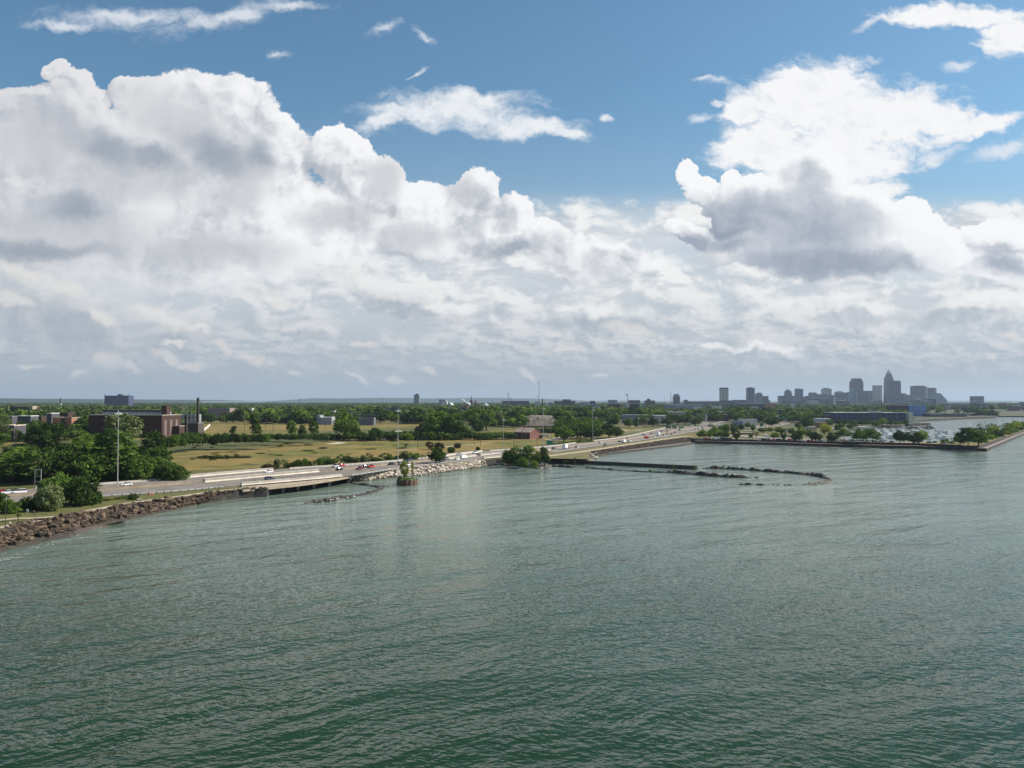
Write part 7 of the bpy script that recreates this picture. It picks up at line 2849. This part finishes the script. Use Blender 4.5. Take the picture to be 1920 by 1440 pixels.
rank(bl, lambda o: ('bare masted sailboat' if bi[o] else 'white motorboat') + ' in the marina, {n} of the moored boats', 'boats moored in the marina')
for k in range(5):
    A_ = G(1655 + k * 6, 824 - k * 3.4, .35)
    B_ = G(1845 - k * 12, 824.5 - k * 3.6, .35)
    if k == 0:
        continue
    mb = MB()
    mb.box(((A_.x + B_.x) / 2, (A_.y + B_.y) / 2, .1), ((B_ - A_).length, 1.6, .35), math.atan2(B_.y - A_.y, B_.x - A_.x))
    tag(mb.build('jetty', mat('grey_planks', (0.27, 0.25, 0.22), .9)), 'long grey floating jetty between the moored boats, %s from the pier' % nth(k - 1), 'jetty', 'floating jetties of the marina')
far = []
for px, py in ((1727, 788.4), (1734, 788.2), (1741, 788), (1748, 787.8), (1757, 787.6), (1764, 787.4)):
    t = thing('motorboat', 'x', 'boat', G(px, py + .6, .2), .2)
    t.scale = (10, 10, 10)
    link('hull', HULL, t)
    link('cabin', CABIN, t)
    far.append(t)
rank(far, 'white cruiser at the far shore across the marina, {n}', 'white cruisers at the far shore')

# ------------------------------------------------------------------ small things by the path
for i, (px, py) in enumerate(((281, 928.5), (286, 928))):
    b = MB()
    b.tube((0, 0, 0), (0, 0, 1.0), .3, .24, 10, 0)
    b.tube((0, 0, .45), (0, 0, .6), .31, .295, 10, 1)
    o = b.build('traffic_barrel', [mat('barrel_orange', (0.60, 0.14, 0.03), .6), M_sw], loc=G(px, py, 3.65))
    tag(o, ('left' if i == 0 else 'right') + ' orange traffic barrel on the verge beside the guardrail', 'traffic barrel')
p = G(262, 939, 3.65)
t = thing('park_bench', 'weathered grey bench on the verge beside the path', 'bench', p, .7)
for nm, c_, s in (('seat', (0, 0, .42), (1.8, .45, .06)), ('backrest', (0, .24, .5), (1.8, .06, .45))):
    b = MB()
    b.box(c_, s)
    b.build(nm, MATS['grey_planks'], t)
for s in (-.75, .75):
    b = MB()
    b.box((s, 0, 0), (.08, .42, .42))
    b.build('leg', M_post, t)


def person(p, h, shirt, label, rz=0.0, stride=.0):
    """a walker: one continuous body grown on a skeleton"""
    me = bpy.data.meshes.new('person')
    s = h / 1.75
    J = [(0, 0, .95), (0, 0, 1.15), (0, 0, 1.40), (0, .0, 1.50), (0, .02, 1.60), (0, .03, 1.72), (-.19, 0, 1.38), (-.24, .03, 1.12), (-.23, .12, .88), (.19, 0, 1.38), (.24, .0, 1.12), (.23, -.02, .88),
         (-.10, 0, .88), (-.11, stride * .5, .48), (-.11, stride, .06), (-.11, stride + .14, .04), (.10, 0, .88), (.11, -stride * .4, .48), (.11, -stride, .08), (.11, -stride + .14, .04)]
    E = [(0, 1), (1, 2), (2, 3), (3, 4), (4, 5), (2, 6), (6, 7), (7, 8), (2, 9), (9, 10), (10, 11), (0, 12), (12, 13), (13, 14), (14, 15), (0, 16), (16, 17), (17, 18), (18, 19)]
    Rr = [.15, .15, .16, .06, .10, .085, .065, .05, .04, .065, .05, .04, .10, .065, .045, .04, .10, .065, .045, .04]
    me.from_pydata([(x * s, y * s, z * s) for x, y, z in J], E, [])
    o = link('person', me, loc=p, rz=rz)
    m = o.modifiers.new('skin', 'SKIN')
    for i, r_ in enumerate(Rr):
        me.skin_vertices[0].data[i].radius = (r_ * s, r_ * s)
    me.skin_vertices[0].data[0].use_root = True
    o.modifiers.new('smooth', 'SUBSURF').levels = 1
    nm = bpy.data.materials.new('walker_' + shirt[0])
    nm.use_nodes = True
    t = NT(nm.node_tree)
    z = t.sep(t.n('ShaderNodeTexCoord').outputs['Object'])[2]
    c = t.mix(t.m('GREATER_THAN', z, .93 * s), (0.03, 0.03, 0.045), shirt[1])
    c = t.mix(t.m('GREATER_THAN', z, 1.47 * s), c, (0.42, 0.26, 0.19))
    c = t.mix(t.m('GREATER_THAN', z, 1.66 * s), c, (0.05, 0.035, 0.025))
    t.put(nm.node_tree.nodes['Principled BSDF'].inputs['Base Color'], c)
    me.materials.append(nm)
    return tag(o, label, 'person')


person(G(63.5, 966.5, 3.66), 1.75, ('dark', (0.04, 0.04, 0.05)), 'person in dark clothes walking on the lower left path', .8, .28)
person(G(18.5, 988, 3.66), 1.7, ('white', (0.6, 0.6, 0.6)), 'person in a pale shirt on the path at the left edge', .7, .2)
person(G(649, 897.5, 3.7), 1.75, ('black', (0.03, 0.03, 0.03)), 'person in black at the end of the bridge walkway, leftmost of three', .6, .2)
person(G(654, 897, 3.7), 1.75, ('blue', (0.05, 0.07, 0.15)), 'person in dark blue at the end of the bridge walkway, middle of three', .6, .25)
person(G(659, 896.3, 3.7), 1.75, ('grey', (0.2, 0.2, 0.2)), 'person in grey at the end of the bridge walkway, rightmost of three', .6, .1)

# ------------------------------------------------------------------ foam where small waves break
M_foam = mat('foam', (0.72, 0.75, 0.75), .6, var=.05, scale=3)
_t = NT(M_foam.node_tree)
_n = _t.noise(_t.n('ShaderNodeNewGeometry').outputs['Position'], 1.6, 5, 0.7)
_t.put(M_foam.node_tree.nodes['Principled BSDF'].inputs['Alpha'], _t.ss(_n, 0.42, 0.60))
rf = random.Random(6)
mb = MB()


def foam(px, py, L_, w, ang):
    p = G(px, py, 0.05)
    n = max(4, int(L_ / .6))
    a, b = [], []
    ca, sa = math.cos(ang), math.sin(ang)
    for i in range(n + 1):
        s = i / n - .5
        e = max(0.0, math.sin(PI * i / n)) ** .6
        o = rf.uniform(-.3, .3) * w
        x, y1, y2 = s * L_, o - w * e * rf.uniform(.2, .6), o + w * e * rf.uniform(.2, .6)
        a.append((p.x + x * ca - y1 * sa, p.y + x * sa + y1 * ca, .06))
        b.append((p.x + x * ca - y2 * sa, p.y + x * sa + y2 * ca, .06))
    mb.strip(a, b)


for args in ((18, 1046, 7, 1.0, .5), (6, 1050, 4, .8, .4), (36, 1039, 5, .5, .6), (78, 1023, 9, .6, .75), (98, 1018, 8, .5, .75), (115, 1013, 6, .5, .75), (66, 1027, 4, .4, .6), (147, 1003, 2.0, .6, 1.1), (157, 1008, 7, .6, .55),
             (205, 997, 8, .6, .45), (215, 996, 5, .5, .35), (134, 1017, 2.0, .4, .4), (300, 965, 5, .35, .7), (360, 951, 5, .35, .7), (420, 938, 4, .3, .7), (706, 921, 5, .4, .3), (1527, 906, 9, .4, .2), (1570, 901, 6, .3, .2), (1354, 907, 8, .25, .05), (1860, 843.5, 26, .5, 1.0), (1880, 834.5, 24, .4, 1.0), (3, 1039, 3, .6, .4)):
    foam(*args)
o = tag(mb.build('foam', M_foam, fix=False), 'white foam of little breaking waves along the rocks', 'foam', kind='stuff')

# ------------------------------------------------------------------ the air over the lake and the city
mb = MB()
mb.box((0, 0, -4.5), (58000, 58000, 404.5))
hz = mb.build('haze', [], fix=False)
hm = bpy.data.materials.new('haze_air')
hm.use_nodes = True
nt = hm.node_tree
nt.nodes.clear()
ho = nt.nodes.new('ShaderNodeOutputMaterial')
hv = nt.nodes.new('ShaderNodeVolumePrincipled')
hv.inputs['Color'].default_value = (0.58, 0.72, 0.92, 1)
hv.inputs['Density'].default_value = HAZE
hv.inputs['Anisotropy'].default_value = 0.2
nt.links.new(hv.outputs[0], ho.inputs['Volume'])
hm.cycles.homogeneous_volume = True
hz.data.materials.append(hm)
tag(hz, 'thin pale blue summer haze over the lake and the city', 'haze', kind='stuff')
